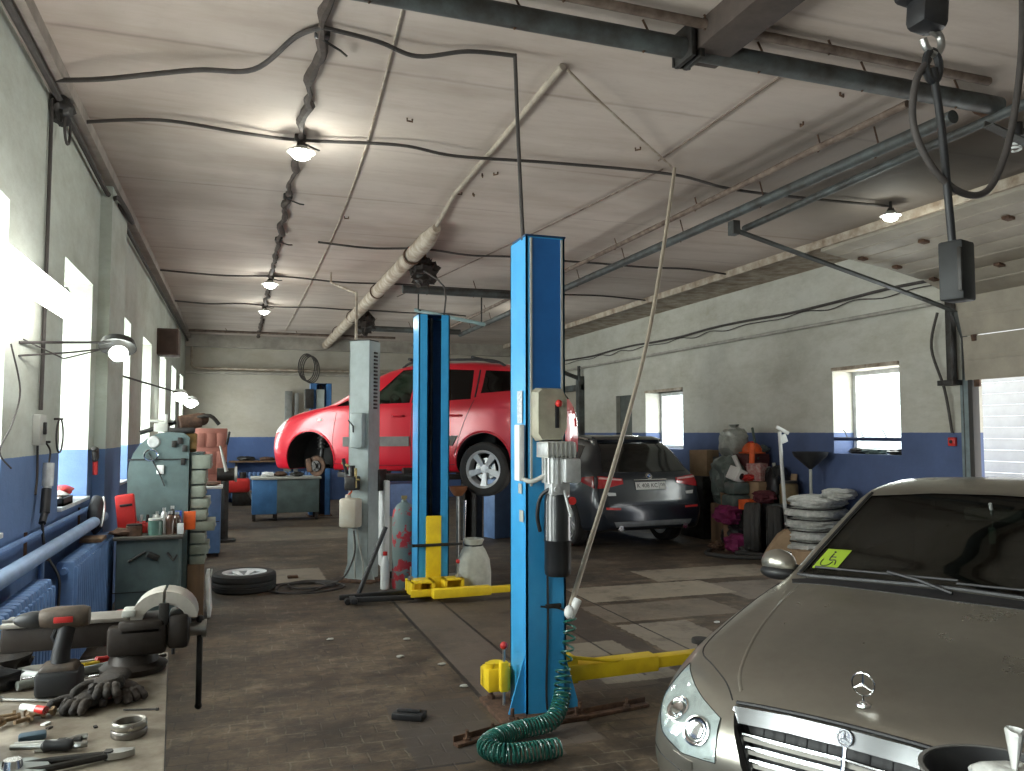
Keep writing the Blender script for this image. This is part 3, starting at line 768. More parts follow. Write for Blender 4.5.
        for (yy, zz, r0) in ((0.53, 0.605, 0.055), (0.645, 0.645, 0.05)):
            p, nn = c.hit('front', s_ * yy, zz)
            M = Matrix.Translation(p + nn * 0.002) @ nn.to_track_quat('Z', 'Y').to_matrix().to_4x4()
            pr_.lathe([(r0, 0.0), (r0, 0.005), (r0 - 0.006, 0.006), (r0 - 0.014, 0.001), (r0 * 0.55, 0.001), (r0 * 0.5, 0.005), (0, 0.008)], M, 28)
        pr_.out('projector', m_chrome, base)
        # bumper washer cover and marker
        wc = c.patch('front', [(s_ * 0.53, 0.475), (s_ * 0.62, 0.485)], [(s_ * 0.53, 0.505), (s_ * 0.62, 0.517)], 6, 4, 0.003, 0.004); wc.out('washer_cover', silver, t)
        fl = c.patch('front', [(s_ * 0.46, 0.28), (s_ * 0.62, 0.30)], [(s_ * 0.46, 0.37), (s_ * 0.64, 0.38)], 8, 4, 0.002, 0.004); fl.out('bumper_intake', m_black, t)
        # mirror
        mg = G(); base_p = Vector((-1.62, s_ * 0.85, 0.965))
        mg.tube([base_p, base_p + Vector((0.01, s_ * 0.07, 0.01))], 0.025, 10)
        mo = mg.out('mirror_stalk', m_black, t)
        mh = G(); mh.ball(base_p + Vector((0.03, s_ * 0.10, 0.03)), 0.1, (0.75, 1.0, 0.72), 20, 12, (0, 0, s_ * 0.15)); 
        mho = mh.out('mirror_housing', silver, t)
        G().ball(base_p + Vector((0.05, s_ * 0.095, -0.015)), 0.1, (0.72, 0.98, 0.42), 20, 12).out('mirror_lower', m_black, mho)
    # wipers and cowl
    cw = c.patch('top', [(-1.30, -0.74), (-1.27, 0), (-1.30, 0.74)], [(-1.36, -0.77), (-1.375, 0), (-1.36, 0.77)], 20, 3, 0.003, 0.004); cw.out('cowl_grille', m_black, t)
    for (y0, y1, z1) in ((-0.68, -0.02, 1.0), (-0.02, 0.64, 1.0)):
        wp = G(); P = []
        for k in range(12):
            y = y0 + (y1 - y0) * k / 11; p, nn = c.hit('front', y, 0.997 + 0.012 * (k / 11) + 0.010 * math.cos(y)); P.append(p + nn * 0.018)
        wp.tube(P, 0.006, 6); wp.tube([P[6] + Vector((0.01, 0, 0.012)), P[6].lerp(P[11], .5) + Vector((0.04, 0, -0.01)), Vector((-1.34, y1, 0.99))], 0.008, 6)
        wp.out('wiper', m_black, t)
    # sticker
    lo = [(-0.71, 1.012), (-0.585, 1.017)]; up = [(-0.68, 1.095), (-0.555, 1.10)]
    s1 = c.patch('front', lo, up, 8, 6, -0.0005, 0.002).out('sticker', mt('sticker_green', (0.30, 0.43, 0.03), 0.6, amt=0.05), t, 'yellow-green sticker with a black wheelchair symbol')
    def sp(u, v): return (lo[0][0] + (lo[1][0] - lo[0][0]) * u + 0.025 * v, lo[0][1] + 0.08 * v + 0.01 * u)
    sy = G(); bkm = m_black
    cir = [sp(0.42 + 0.24 * math.cos(a), 0.36 + 0.27 * math.sin(a)) for a in [R(160 + i * 24) for i in range(9)]]
    sy.tube(c.line('front', cir, 0.0008, 3), 0.0026, 6)
    for P in ([sp(0.46, 0.75), sp(0.47, 0.42), sp(0.72, 0.40), sp(0.83, 0.16)], [sp(0.46, 0.58), sp(0.66, 0.57)]): sy.tube(c.line('front', P, 0.0008, 4), 0.003, 6)
    p, nn = c.hit('front', *sp(0.46, 0.84)); sy.ball(p, 0.006)
    sy.out('wheelchair_symbol', bkm, s1)
    # interior
    seats(c, (-2.35,), 0.62, t); G().b2(-3.55, -3.05, -0.62, 0.62, 0.55, 0.75, 0.05).b2(-3.7, -3.5, -0.62, 0.62, 0.6, 1.1, 0.05).out('rear_bench', m_int, t)
    G().b2(-1.95, -1.45, -0.68, 0.68, 0.78, 0.99, 0.05).out('dashboard', m_int, t)
    steering(-2.0, 0.37, 0.92, t)
    G().box((-1.98, 0, 1.29), (0.04, 0.26, 0.065), (0, R(20), 0), 0.015).cyl((-1.96, 0, 1.30), (-1.93, 0, 1.35), 0.008).out('rear_view_mirror', mt('mirror_back', (0.35, 0.36, 0.34), 0.4), t)
    G().box((-1.95, 0, 1.19), (0.012, 0.03, 0.08), bev=0.004).cyl((-1.97, 0, 1.27), (-1.95, 0, 1.22), 0.002, n=6).out('hanging_air_freshener', mt('pale_green', (0.45, 0.6, 0.5), 0.6), t)
    for x in (-0.80, -3.56):
        for s_ in (-1, 1): wheel(t, (x, s_ * 0.775, 0.315), 0.315, 0.20, s_, 7)
    return t

# ------------------------------------------------------------------ red hatchback on the lift
B_ = [
 [0.15, .30, .50, .56, .45, .54, .55, .46, .60, .33, .62, .63],
 [0.21, .24, .62, .69, .48, .66, .63, .57, .70, .40, .725, .735],
 [0.30, .22, .72, .785, .52, .74, .71, .64, .80, .45, .83, .845],
 [0.50, .22, .80, .845, .58, .79, .83, .69, .91, .48, .94, .95],
 [0.80, .22, .84, .875, .60, .82, .92, .73, .985, .50, 1.01, 1.025],
 [1.10, .22, .84, .875, .60, .84, .97, .78, 1.03, .55, 1.07, 1.085],
 [1.22, .22, .84, .875, .60, .845, .99, .775, 1.07, .62, 1.12, 1.14],
 [1.60, .22, .84, .875, .60, .85, 1.00, .74, 1.18, .64, 1.31, 1.34],
 [2.00, .22, .84, .875, .60, .85, 1.01, .71, 1.29, .58, 1.49, 1.525],
 [2.40, .22, .84, .875, .60, .85, 1.02, .71, 1.30, .56, 1.55, 1.585],
 [3.00, .22, .84, .875, .60, .85, 1.03, .71, 1.30, .56, 1.55, 1.60],
 [3.60, .23, .83, .875, .60, .85, 1.05, .70, 1.30, .55, 1.50, 1.55],
 [3.84, .24, .82, .865, .60, .83, 1.05, .68, 1.28, .54, 1.42, 1.47],
 [3.98, .25, .79, .85, .60, .80, 1.03, .67, 1.20, .53, 1.26, 1.30],
 [4.09, .28, .75, .81, .60, .75, .98, .63, 1.08, .47, 1.12, 1.14],
 [4.15, .32, .65, .72, .58, .66, .86, .55, .93, .40, .96, .98]]
redp = paint('red_car_paint', (0.58, 0.006, 0.022), 0.3, 0.1, 0.03, 0.45)
def make_hatch(loc, rz):
    c = Car(B_)
    t = thing('hatchback_car', 'red hatchback raised on the lift with its front wheel taken off', 'car', loc, rz)
    cut = [arch(-0.90, 0.37, 0.34, 1, 0.45), arch(-0.90, 0.37, 0.34, -1, 0.45), arch(-3.38, 0.355, 0.34, 1), arch(-3.38, 0.355, 0.34, -1)]
    cut.append(cabin(-1.35, -2.1, -3.55, -3.8, 0.5, 1.52, 0.74, 0.52))
    w1 = G(); w1.ex([(-1.72, 1.05), (-2.36, 1.065), (-2.36, 1.50), (-2.15, 1.49)], 'y', -1, 1); w1.ex([(-2.45, 1.07), (-3.20, 1.10), (-3.16, 1.465), (-2.45, 1.505)], 'y', -1, 1); w1.ex([(-3.32, 1.17), (-3.80, 1.20), (-3.66, 1.44), (-3.32, 1.46)], 'y', -1, 1)
    w1.ex([(-1.28, 1.03), (-1.60, 1.045), (-1.60, 1.20)], 'y', -1, 1)
    cut.append(w1)
    ws = G(); ws.ex([(-0.68, 1.12), (0.68, 1.12), (0.55, 1.48), (-0.55, 1.48)], 'x', -1.2, -2.3); cut.append(ws)
    rw = G(); rw.ex([(-0.58, 1.14), (0.58, 1.14), (0.50, 1.44), (-0.50, 1.44)], 'x', -4.3, -3.7); cut.append(rw)
    c.body(redp, t, cut)
    gl = glassm('car_glass', (0.55, 0.66, 0.60), 0.07); gd = glassm('dark_car_glass', (0.03, 0.035, 0.035), 0.07)
    for v in ('left', 'right'):
        sg = c.patch(v, [(-1.70, 1.045), (-2.37, 1.06)], [(-2.14, 1.495), (-2.37, 1.505)], 12, 8, -0.004, 0.004).out('front_door_window', gl, t)
        c.patch(v, [(-2.44, 1.065), (-3.21, 1.095)], [(-2.44, 1.51), (-3.17, 1.475)], 12, 8, -0.004, 0.004).out('rear_door_window', gd, t)
        c.patch(v, [(-3.31, 1.165), (-3.81, 1.195)], [(-3.31, 1.465), (-3.66, 1.445)], 8, 6, -0.004, 0.004).out('quarter_window', gd, t)
        c.patch(v, [(-1.27, 1.025), (-1.61, 1.04)], [(-1.50, 1.15), (-1.61, 1.21)], 5, 5, -0.004, 0.004).out('quarter_window', gd, t)
        s_ = 1 if v == 'left' else -1
        pl = G(); pl.tube(c.line(v, [(-2.41, 1.06), (-2.41, 1.50)], 0.0, 10), 0.022, 6); pl.out('door_pillar', m_black, t); pl = G(); pl.tube(c.line(v, [(-3.255, 1.12), (-3.245, 1.465)], 0.0, 10), 0.012, 6)
        pl.out('door_pillar', m_black, t)
        sm = G()
        for P in ([(-1.28, 0.30), (-1.26, 0.62), (-1.30, 0.95)], [(-2.40, 0.30), (-2.40, 0.70), (-2.41, 1.04)], [(-3.00, 0.42), (-3.10, 0.75), (-3.25, 1.09)], [(-1.28, 0.30), (-2.0, 0.29), (-3.0, 0.31)]):
            g = G(); g.tube(c.line(v, P, -0.001, 9), 0.0045, 5); g.out('door_gap', m_black, t)
        c.patch(v, [(-1.42, 0.52), (-2.38, 0.53)], [(-1.42, 0.64), (-2.38, 0.65)], 14, 3, 0.014, 0.016).out('side_moulding', mt('moulding_grey', (0.16, 0.15, 0.14), 0.6), t)
        c.patch(v, [(-2.43, 0.53), (-2.98, 0.54)], [(-2.43, 0.65), (-3.05, 0.66)], 14, 3, 0.014, 0.016).out('side_moulding', MATS['moulding_grey'], t)
        for hx in (-2.22, -3.02):
            p, nn = c.hit(v, hx, 0.90)
            G().tube([p + Vector((0.08, 0, 0)), p + Vector((0.06, s_ * 0.03, 0.003)), p + Vector((-0.06, s_ * 0.03, 0.003)), p + Vector((-0.08, 0, 0))], 0.014, 8).out('door_handle', redp, t)
        # wheel arch lips
        for (wx, r_) in ((-0.90, 0.385), (-3.38, 0.37)):
            P = [(wx + r_ * math.cos(R(a)), 0.34 + r_ * math.sin(R(a))) for a in range(-8, 190, 9)]
            G().tube(c.line(v, P, -0.004, 2, False), 0.014, 8).out('arch_lip', redp, t)
        # mirror
        bp = Vector((-1.66, s_ * 0.83, 1.06))
        mh = G().ball(bp + Vector((0.02, s_ * 0.13, 0.05)), 0.1, (0.7, 1.1, 0.75), 16, 10).cyl(bp, bp + Vector((0.01, s_ * 0.08, 0.02)), 0.025).out('door_mirror', redp, t)
        # lamps
        c.patch('front', [(s_ * 0.42, 0.60), (s_ * 0.60, 0.62), (s_ * 0.76, 0.70)], [(s_ * 0.44, 0.70), (s_ * 0.60, 0.80), (s_ * 0.72, 0.88)], 10, 6, 0.004, 0.006).out('headlight', mt('headlight_pale', (0.92, 0.90, 0.86), 0.2, 0.1), t)
        c.patch(v, [(-0.24, 0.68), (-0.42, 0.72)], [(-0.30, 0.80), (-0.50, 0.88)], 8, 6, 0.006, 0.008).out('headlight', MATS['headlight_pale'], t)
        c.patch('front', [(s_ * 0.46, 0.36), (s_ * 0.60, 0.38)], [(s_ * 0.46, 0.47), (s_ * 0.60, 0.48)], 6, 4, 0.004, 0.006).out('fog_lamp', MATS['headlight_pale'], t)
        c.patch(v, [(-3.93, 0.78), (-4.08, 0.78)], [(-3.80, 1.06), (-3.98, 1.05)], 6, 8, 0.006, 0.01).out('tail_lamp', mt('tail_lamp_red', (0.75, 0.05, 0.04), 0.2, coat=0.8), t)
        c.patch('rear', [(s_ * 0.62, 0.78), (s_ * 0.74, 0.78)], [(s_ * 0.60, 1.04), (s_ * 0.72, 1.04)], 6, 8, 0.006, 0.01).out('tail_lamp', MATS['tail_lamp_red'], t)
        rr = G(); P = [(-2.1, 0), (-2.35, .05), (-3.3, .05), (-3.55, 0)]
        rr.tube([Vector((x, s_ * 0.53, (c.hit('top', x, s_ * 0.53)[0].z) + dz)) for x, dz in P], 0.016, 8, sub=5); rr.out('roof_rail', m_black, t)
        p, nn = c.hit(v, -1.05, 0.86); G().ball(p, 0.03, (1.4, 0.35, 0.7)).out('side_indicator', MATS['headlight_pale'], t)
    c.patch('front', [(-0.70, 1.11), (0.70, 1.11)], [(-0.56, 1.49), (0.56, 1.49)], 16, 10, -0.004, 0.004).out('windscreen', gl, t)
    c.patch('rear', [(-0.60, 1.13), (0.60, 1.13)], [(-0.51, 1.45), (0.51, 1.45)], 16, 8, -0.004, 0.004).out('rear_window', gd, t)
    for x in (-2.2, -3.1):
        G().cyl((x, -0.55, 1.635), (x, 0.55, 1.635), 0.018).out('roof_bar', m_black, t)
    c.patch('rear', [(-0.66, 0.36), (0.66, 0.36)], [(-0.68, 0.44), (0.68, 0.44)], 10, 3, 0.01, 0.02).out('bumper_trim', m_black, t)
    seats(c, (-2.25,), 0.62, t); G().b2(-3.45, -3.0, -0.6, 0.6, 0.55, 0.72, 0.05).b2(-3.6, -3.45, -0.6, 0.6, 0.6, 1.15, 0.05).out('rear_bench', m_int, t)
    G().b2(-1.85, -1.38, -0.68, 0.68, 0.75, 1.04, 0.06).out('dashboard', m_int, t); steering(-1.95, 0.36, 1.03, t)
    # underside: hubs, struts, exhaust
    for s_ in (-1, 1):
        w_ = wheel(t, (-3.38, s_ * 0.76, 0.26), 0.325, 0.205, s_, 5)
    wheel(t, (-0.90, -0.76, 0.26), 0.325, 0.205, -1, 5)
    hb = G(); M = TR(-0.9, 0.70, 0.26) @ Matrix.Rotation(R(-90), 4, 'X')
    hb.lathe([(0.035, 0.0), (0.13, 0.0), (0.135, -0.006), (0.135, -0.018), (0.13, -0.024), (0.035, -0.024)], M, 32, closed=True)
    hb.out('brake_disc', m_rust, t)
    hh = G(); hh.lathe([(0, 0.05), (0.03, 0.05), (0.032, 0.02), (0.07, 0.02), (0.075, 0.0), (0, 0.0)], M, 24)
    for i in range(5):
        a = 2 * PI * i / 5; hh.cyl(M @ Vector((0.05 * math.cos(a), 0.05 * math.sin(a), 0.02)), M @ Vector((0.05 * math.cos(a), 0.05 * math.sin(a), 0.045)), 0.007, n=8)
    hh.out('wheel_hub', m_dark, t)
    G().box((-0.80, 0.69, 0.27), (0.09, 0.09, 0.18), (0, R(10), 0), 0.02).out('brake_caliper', m_rust, t)
    st = G(); st.cyl((-0.9, 0.60, 0.24), (-0.92, 0.56, 0.70), 0.03).cyl((-0.91, 0.575, 0.5), (-0.92, 0.56, 0.72), 0.055).cyl((-0.9, 0.64, 0.24), (-0.95, 0.2, 0.27), 0.025)
    st.tube([(-0.915 + 0.07 * math.cos(i * .8), 0.57 + 0.07 * math.sin(i * .8), 0.48 + i * 0.006) for i in range(40)], 0.009, 6)
    st.out('suspension_strut', m_dark, t)
    ex = G(); ex.tube([(-1.2, 0.1, 0.24), (-2.2, 0.15, 0.2), (-3.0, 0.2, 0.22), (-3.6, 0.3, 0.28), (-4.1, 0.45, 0.28)], 0.03, 8, sub=5); ex.ball((-3.8, 0.3, 0.28), 0.12, (1.6, 1, 0.7)); ex.out('exhaust', m_rust, t)
    return t

# ------------------------------------------------------------------ dark estate car seen from behind
C_ = [
 [0.00, .35, .55, .60, .50, .58, .60, .50, .66, .35, .68, .69],
 [0.10, .28, .70, .78, .55, .75, .70, .62, .80, .40, .83, .84],
 [0.40, .26, .84, .90, .60, .84, .86, .72, .96, .50, 1.0, 1.01],
 [0.90, .25, .88, .935, .65, .88, 1.0, .78, 1.06, .52, 1.09, 1.10],
 [1.35, .25, .90, .94, .65, .90, 1.06, .84, 1.12, .60, 1.17, 1.18],
 [1.80, .25, .90, .94, .65, .90, 1.07, .78, 1.30, .66, 1.42, 1.45],
 [2.20, .25, .90, .94, .65, .90, 1.08, .76, 1.38, .62, 1.58, 1.61],
 [2.70, .25, .90, .94, .65, .90, 1.09, .76, 1.38, .60, 1.63, 1.67],
 [3.40, .25, .90, .94, .65, .90, 1.10, .76, 1.38, .59, 1.62, 1.66],
 [3.95, .26, .89, .935, .65, .89, 1.10, .75, 1.36, .58, 1.56, 1.61],
 [4.15, .27, .88, .93, .65, .88, 1.10, .75, 1.33, .60, 1.46, 1.51],
 [4.33, .28, .87, .92, .64, .86, 1.07, .74, 1.20, .62, 1.27, 1.31],
 [4.45, .28, .86, .91, .63, .85, 1.03, .75, 1.10, .62, 1.13, 1.15],
 [4.53, .29, .84, .89, .60, .83, .96, .73, 1.02, .58, 1.05, 1.06],
 [4.60, .32, .80, .86, .57, .80, .74, .70, .80, .55, .82, .83],
 [4.65, .38, .72, .80, .53, .74, .62, .62, .66, .45, .68, .69]]
def make_suv(loc, rz):
    c = Car(C_)
    navy = paint('dark_blue_car_paint', (0.006, 0.011, 0.020), 0.28, 0.0, 0.02, 0.6)
    t = thing('estate_car', 'tall dark blue estate car parked by the right wall with its tailgate to us', 'car', loc, rz)
    cut = [arch(-0.90, 0.40, 0.37, 1), arch(-0.90, 0.40, 0.37, -1), arch(-3.71, 0.40, 0.37, 1), arch(-3.71, 0.40, 0.37, -1)]
    c.body(navy, t, cut)
    gd = mt('dark_tinted_glass', (0.006, 0.008, 0.010), 0.08, coat=1.0, rv=0.02)
    c.patch('rear', [(-0.72, 1.13), (0.0, 1.12), (0.72, 1.13)], [(-0.57, 1.54), (0, 1.565), (0.57, 1.54)], 20, 10, 0.006, 0.006).out('rear_window', gd, t)
    c.patch('front', [(-0.72, 1.17), (0.72, 1.17)], [(-0.58, 1.56), (0.58, 1.56)], 16, 8, 0.006, 0.006).out('windscreen', gd, t)
    c.patch('rear', [(-0.18, 1.575), (0.18, 1.575)], [(-0.18, 1.592), (0.18, 1.592)], 8, 2, 0.008, 0.008).out('third_brake_light', m_red, t)
    tl = mt('estate_tail_lamp', (0.60, 0.02, 0.03), 0.15, coat=1.0)
    tw = mt('lamp_clear_band', (0.9, 0.55, 0.55), 0.15, coat=1.0)
    for v in ('left', 'right'):
        s_ = 1 if v == 'left' else -1
        c.patch(v, [(-1.75, 1.11), (-3.9, 1.14)], [(-2.25, 1.55), (-2.8, 1.60), (-3.8, 1.50)], 20, 8, 0.005, 0.006).out('side_window', gd, t)
        rl = G(); rl.tube([Vector((x, s_ * 0.60, c.hit('top', x, s_ * 0.60)[0].z + 0.025)) for x in (-2.2, -2.6, -3.2, -3.8)], 0.018, 8, sub=4); rl.out('roof_rail', m_chrome, t)
        a = c.patch('rear', [(s_ * 0.46, 0.96), (s_ * 0.68, 0.92), (s_ * 0.85, 0.90)], [(s_ * 0.46, 1.035), (s_ * 0.68, 1.06), (s_ * 0.82, 1.07)], 12, 6, 0.012, 0.016).out('tail_lamp', tl, t)
        c.patch('rear', [(s_ * 0.48, 1.01), (s_ * 0.82, 1.03)], [(s_ * 0.48, 1.03), (s_ * 0.81, 1.055)], 10, 2, 0.016, 0.006).out('clear_band', tw, a)
        c.patch(v, [(-4.12, 0.98), (-4.47, 0.90)], [(-4.14, 1.05), (-4.40, 1.07)], 10, 6, 0.010, 0.014).out('tail_lamp', tl, t)
        c.patch('rear', [(s_ * 0.55, 0.60), (s_ * 0.78, 0.61)], [(s_ * 0.55, 0.63), (s_ * 0.78, 0.64)], 8, 2, 0.008, 0.01).out('reflector', m_red, t)
        c.patch('rear', [(s_ * 0.60, 0.80), (s_ * 0.72, 0.80)], [(s_ * 0.60, 0.84), (s_ * 0.74, 0.85)], 5, 3, 0.006, 0.008).out('lamp_reflex', m_white, t)
        G().ball((-1.75, s_ * 1.0, 1.16), 0.12, (0.7, 1, 0.8)).cyl((-1.72, s_ * 0.85, 1.12), (-1.72, s_ * 0.95, 1.14), 0.03).out('door_mirror', navy, t)
        for x in (-0.90, -3.71): wheel(t, (x, s_ * 0.82, 0.36), 0.36, 0.24, s_, 5, dbl=True, rim_r=0.7)
        g = G(); g.tube(c.line('rear', [(s_ * 0.73, 1.06), (s_ * 0.76, 0.98), (s_ * 0.72, 0.70), (s_ * 0.60, 0.66), (0, 0.66)], -0.001, 9), 0.004, 5); g.out('tailgate_gap', m_black, t)
        G().cyl((-4.5, s_ * 0.55, 0.34), (-4.66, s_ * 0.55, 0.34), 0.04, n=14).out('exhaust_tip', m_chrome, t)
    c.patch('rear', [(-0.62, 0.36), (0.62, 0.36)], [(-0.66, 0.43), (0.66, 0.43)], 14, 3, 0.01, 0.016).out('bumper_skirt', mt('skirt_grey', (0.20, 0.21, 0.22), 0.5), t)
    c.patch('rear', [(-0.56, 1.555), (0.56, 1.555)], [(-0.54, 1.60), (0.54, 1.60)], 14, 3, 0.05, 0.05).out('roof_spoiler', navy, t)
    # plate and badge
    p, nn = c.hit('rear', 0, 0.93); q, _ = c.hit('rear', 0, 0.87)
    tilt = math.atan2(p.x - q.x, 0.06)
    Mp = Matrix.Translation(p + Vector((-0.014, 0, -0.0))) @ Euler((R(90) - 0, 0, R(-90)), 'XYZ').to_matrix().to_4x4() @ Euler((-tilt * 1, 0, 0)).to_matrix().to_4x4()
    g = G(); g.box((0, 0, 0), (0.52, 0.112, 0.006), bev=0.012); g.move(Mp); pl = g.out('number_plate', m_white, t, 'white number plate with dark characters')
    text('K 408 KC', 0.088, m_black, pl, Mp @ TR(-0.06, 0, 0.004), 'lettering', 0.001, 1.0); text('750', 0.062, m_black, pl, Mp @ TR(0.195, 0.012, 0.004), 'lettering')
    G().box((0.14, 0, 0.004), (0.004, 0.10, 0.002)).move(Mp).out('plate_divider', m_black, pl)
    p, nn = c.hit('rear', 0, 1.065); M = Matrix.Translation(p + nn * 0.004) @ nn.to_track_quat('Z', 'Y').to_matrix().to_4x4()
    g = G(); g.lathe([(0, 0.006), (0.046, 0.006), (0.054, 0.004), (0.055, -0.01), (0, -0.01)], M, 28); bo = g.out('badge', m_chrome, t)
    for i, mm in enumerate((mt('badge_blue', (0.05, 0.2, 0.6), 0.3), m_white, MATS['badge_blue'], m_white)):
        g = G(); pts = [(0, 0)] + [(0.028 * math.cos(R(i * 90 + k * 18)), 0.028 * math.sin(R(i * 90 + k * 18))) for k in range(6)]
        g.ex(pts, 'z', 0.006, 0.008); g.move(M); g.out('badge_quarter', mm, bo)
    g = G(); g.tube([M @ Vector((0.034 * math.cos(R(a)), 0.034 * math.sin(R(a)), 0.006)) for a in range(0, 360, 15)], 0.005, 6, True); g.out('badge_ring', m_black, bo)
    G().tube(c.line('rear', [(-0.28, 1.01), (0.28, 1.01)], 0.012, 8), 0.012, 8).out('handle_strip', m_chrome, t)
    return t
make_saloon((1.835, 2.188, 0), R(-152.5))
h_ = make_hatch((0.724, 11.98, 1.009), R(141.8)); h_.scale = (0.97, 1, 1)
make_suv((5.38, 15.23, 0), R(94.6))

# ================================================================== LIFTS
def lift_post(label, loc, rz, h, w_, dp, blue, dark, open_face=True, strips=True):
    t = thing('lift_post', label, 'car lift post', loc, rz)
    # local: back face towards -y, open channel towards +y
    g = G(); th = 0.012
    g.b2(-w_ / 2, w_ / 2, -dp / 2, -dp / 2 + th, 0, h)
    for s_ in (-1, 1):
        g.b2(s_ * w_ / 2 - (th if s_ > 0 else 0), s_ * w_ / 2 + (th if s_ < 0 else 0), -dp / 2, dp / 2, 0, h)
        a = s_ * w_ / 2; b = s_ * (w_ / 2 - w_ * 0.27); g.b2(min(a, b), max(a, b), dp / 2 - th, dp / 2, 0, h)
    g.out('column', blue, t)
    G().b2(-w_ / 2 + 0.02, w_ / 2 - 0.02, -dp / 2 + 0.02, -dp / 2 + 0.03, 0.02, h - 0.02).out('channel_lining', dark, t)
    G().b2(-w_ / 2 - 0.005, w_ / 2 + 0.005, -dp / 2 - 0.005, dp / 2 - 0.05, h, h + 0.012).out('top_plate', dark, t)
    sc = G(); sc.cyl((0, 0, 0.02), (0, 0, h - 0.02), 0.022, n=10); sc.out('lifting_screw', m_dark, t)
    return t
def carriage(t, w_, dp, z0, z1, yel):
    g = G(); g.b2(-w_ * 0.26, w_ * 0.26, dp / 2 - 0.08, dp / 2 + 0.03, z0, z1, 0.006); g.out('carriage', yel, t)
def arm(t, a, b, z, w_, hgt, mat, pad=True, swing=True):
    a = Vector((a[0], a[1], z)); b = Vector((b[0], b[1], z)); d = b - a; ang = math.atan2(d.y, d.x); L_ = d.length
    g = G()
    g.box(a.lerp(b, 0.32), (L_ * 0.64, w_, hgt), (0, 0, ang), 0.008)
    o = g.out('lift_arm', mat, t)
    g = G(); g.box(a.lerp(b, 0.72), (L_ * 0.56, w_ * 0.72, hgt * 0.72), (0, 0, ang), 0.006); g.out('arm_extension', mat, o)
    if pad:
        g = G(); g.lathe([(0, 0.03), (0.055, 0.03), (0.06, 0.02), (0.06, 0.0), (0.02, 0.0), (0.02, -0.06), (0, -0.06)], TR(b.x, b.y, z + hgt / 2 + 0.035), 20); g.out('rubber_pad', m_rub, o)
    return o
# near blue post: its closed back faces us
P1 = (1.782, 4.78); w1, d1, h1 = 0.255, 0.30, 2.88
p1 = lift_post('tall blue lift post nearest to us, carrying a grey pump and black oil tank', (P1[0], P1[1], 0.03), 0, h1, w1, d1, m_lblue, m_dblue)
G().b2(-w1/2 + 0.035, w1/2 - 0.028, -d1/2 - 0.004, -d1/2 - 0.001, 1.94, h1 - 0.01).out('back_panel', mt('panel_blue', (0.015, 0.13, 0.40), 0.45, amt=0.15), p1, 'deeper blue back panel')
for x in (-w1/2 + 0.03, w1/2 - 0.024): G().b2(x - 0.006, x + 0.006, -d1/2 - 0.012, -d1/2, 1.35, h1 - 0.01).out('edge_strip', m_greyp, p1)
G().b2(-0.30, 0.22, -0.28, 0.26, -0.03, 0.0, 0.004).out('base_plate', m_rust, p1)
for s_ in (-1, 1):
    g = G(); g.prism([(0, 0), (0.10, 0), (0, 0.34)], lambda u, v, s_=s_: Vector((s_ * (w1/2 + u), -d1/2 + 0.03, v)), lambda u, v, s_=s_: Vector((s_ * (w1/2 + u), -d1/2 + 0.045, v))); g.out('gusset', m_lblue, p1)
for (x, y) in ((-0.24, -0.22), (0.18, -0.23), (-0.24, 0.2)):
    G().cyl((x, y, 0), (x, y, 0.07), 0.012, n=8).cyl((x, y, 0.0), (x, y, 0.022), 0.025, n=6).out('anchor_bolt', m_rust, p1)
# switch box
g = G(); yb = -d1/2
g.prism([(-0.10, 1.66), (-0.07, 1.62), (0.08, 1.62), (0.115, 1.70), (0.115, 1.88), (0.08, 1.945), (-0.07, 1.945), (-0.10, 1.92)], lambda u, v: Vector((u, yb, v)), lambda u, v: Vector((u * 0.85, yb - 0.10, 1.78 + (v - 1.78) * 0.94)))
sb = g.out('switch_box', mt('box_beige', (0.42, 0.39, 0.30), 0.5), p1)
G().b2(0.02, 0.045, yb - 0.108, yb - 0.098, 1.70, 1.85, 0.003).out('lever_slot', m_black, sb)
G().cyl((0.032, yb - 0.10, 1.83), (0.032, yb - 0.13, 1.845), 0.006).ball((0.032, yb - 0.135, 1.847), 0.022).out('red_knob', m_red, sb)
# motor
g = G(); g.b2(-0.07, 0.125, yb - 0.20, yb - 0.01, 1.53, 1.62, 0.02); 
mo = g.out('motor', m_alu, p1)
g = G(); g.cyl((0.03, yb - 0.10, 1.37), (0.03, yb - 0.10, 1.53), 0.078, n=24)
for k in range(20):
    a = 2 * PI * k / 20; g.box((0.03 + 0.08 * math.cos(a), yb - 0.10 + 0.08 * math.sin(a), 1.45), (0.02, 0.006, 0.15), (0, 0, a))
g.out('motor_fins', m_alu, mo)
G().b2(0.03, 0.13, yb - 0.24, yb - 0.16, 1.38, 1.52, 0.01).out('terminal_box', m_alu, mo)
g = G()
for k in range(7): g.b2(-0.065 + k * 0.028, -0.058 + k * 0.028, yb - 0.205, yb - 0.01, 1.525, 1.615)
g.out('cooling_rib', m_greyp, mo)
G().b2(-0.03, 0.09, yb - 0.17, yb - 0.04, 1.30, 1.38, 0.012).cyl((0.05, yb - 0.17, 1.33), (0.08, yb - 0.20, 1.18), 0.009).cyl((0.0, yb - 0.19, 1.34), (0.0, yb - 0.10, 1.34), 0.018).out('pump_block', m_alu, p1)
G().cyl((0.095, yb - 0.19, 1.27), (0.095, yb - 0.16, 1.27), 0.024).out('red_button', m_red, p1)
g = G(); g.lathe([(0, 0.42), (0.070, 0.42), (0.078, 0.43), (0.080, 0.46), (0.080, 0.62), (0.0825, 0.625), (0.0825, 0.635), (0.080, 0.64), (0.080, 0.86), (0.074, 0.90), (0.05, 0.91), (0, 0.91)], TR(0.035, yb - 0.10, 0.405), 30); g.out('oil_tank', mt('tank_black', (0.015, 0.016, 0.018), 0.32, coat=0.3), p1)
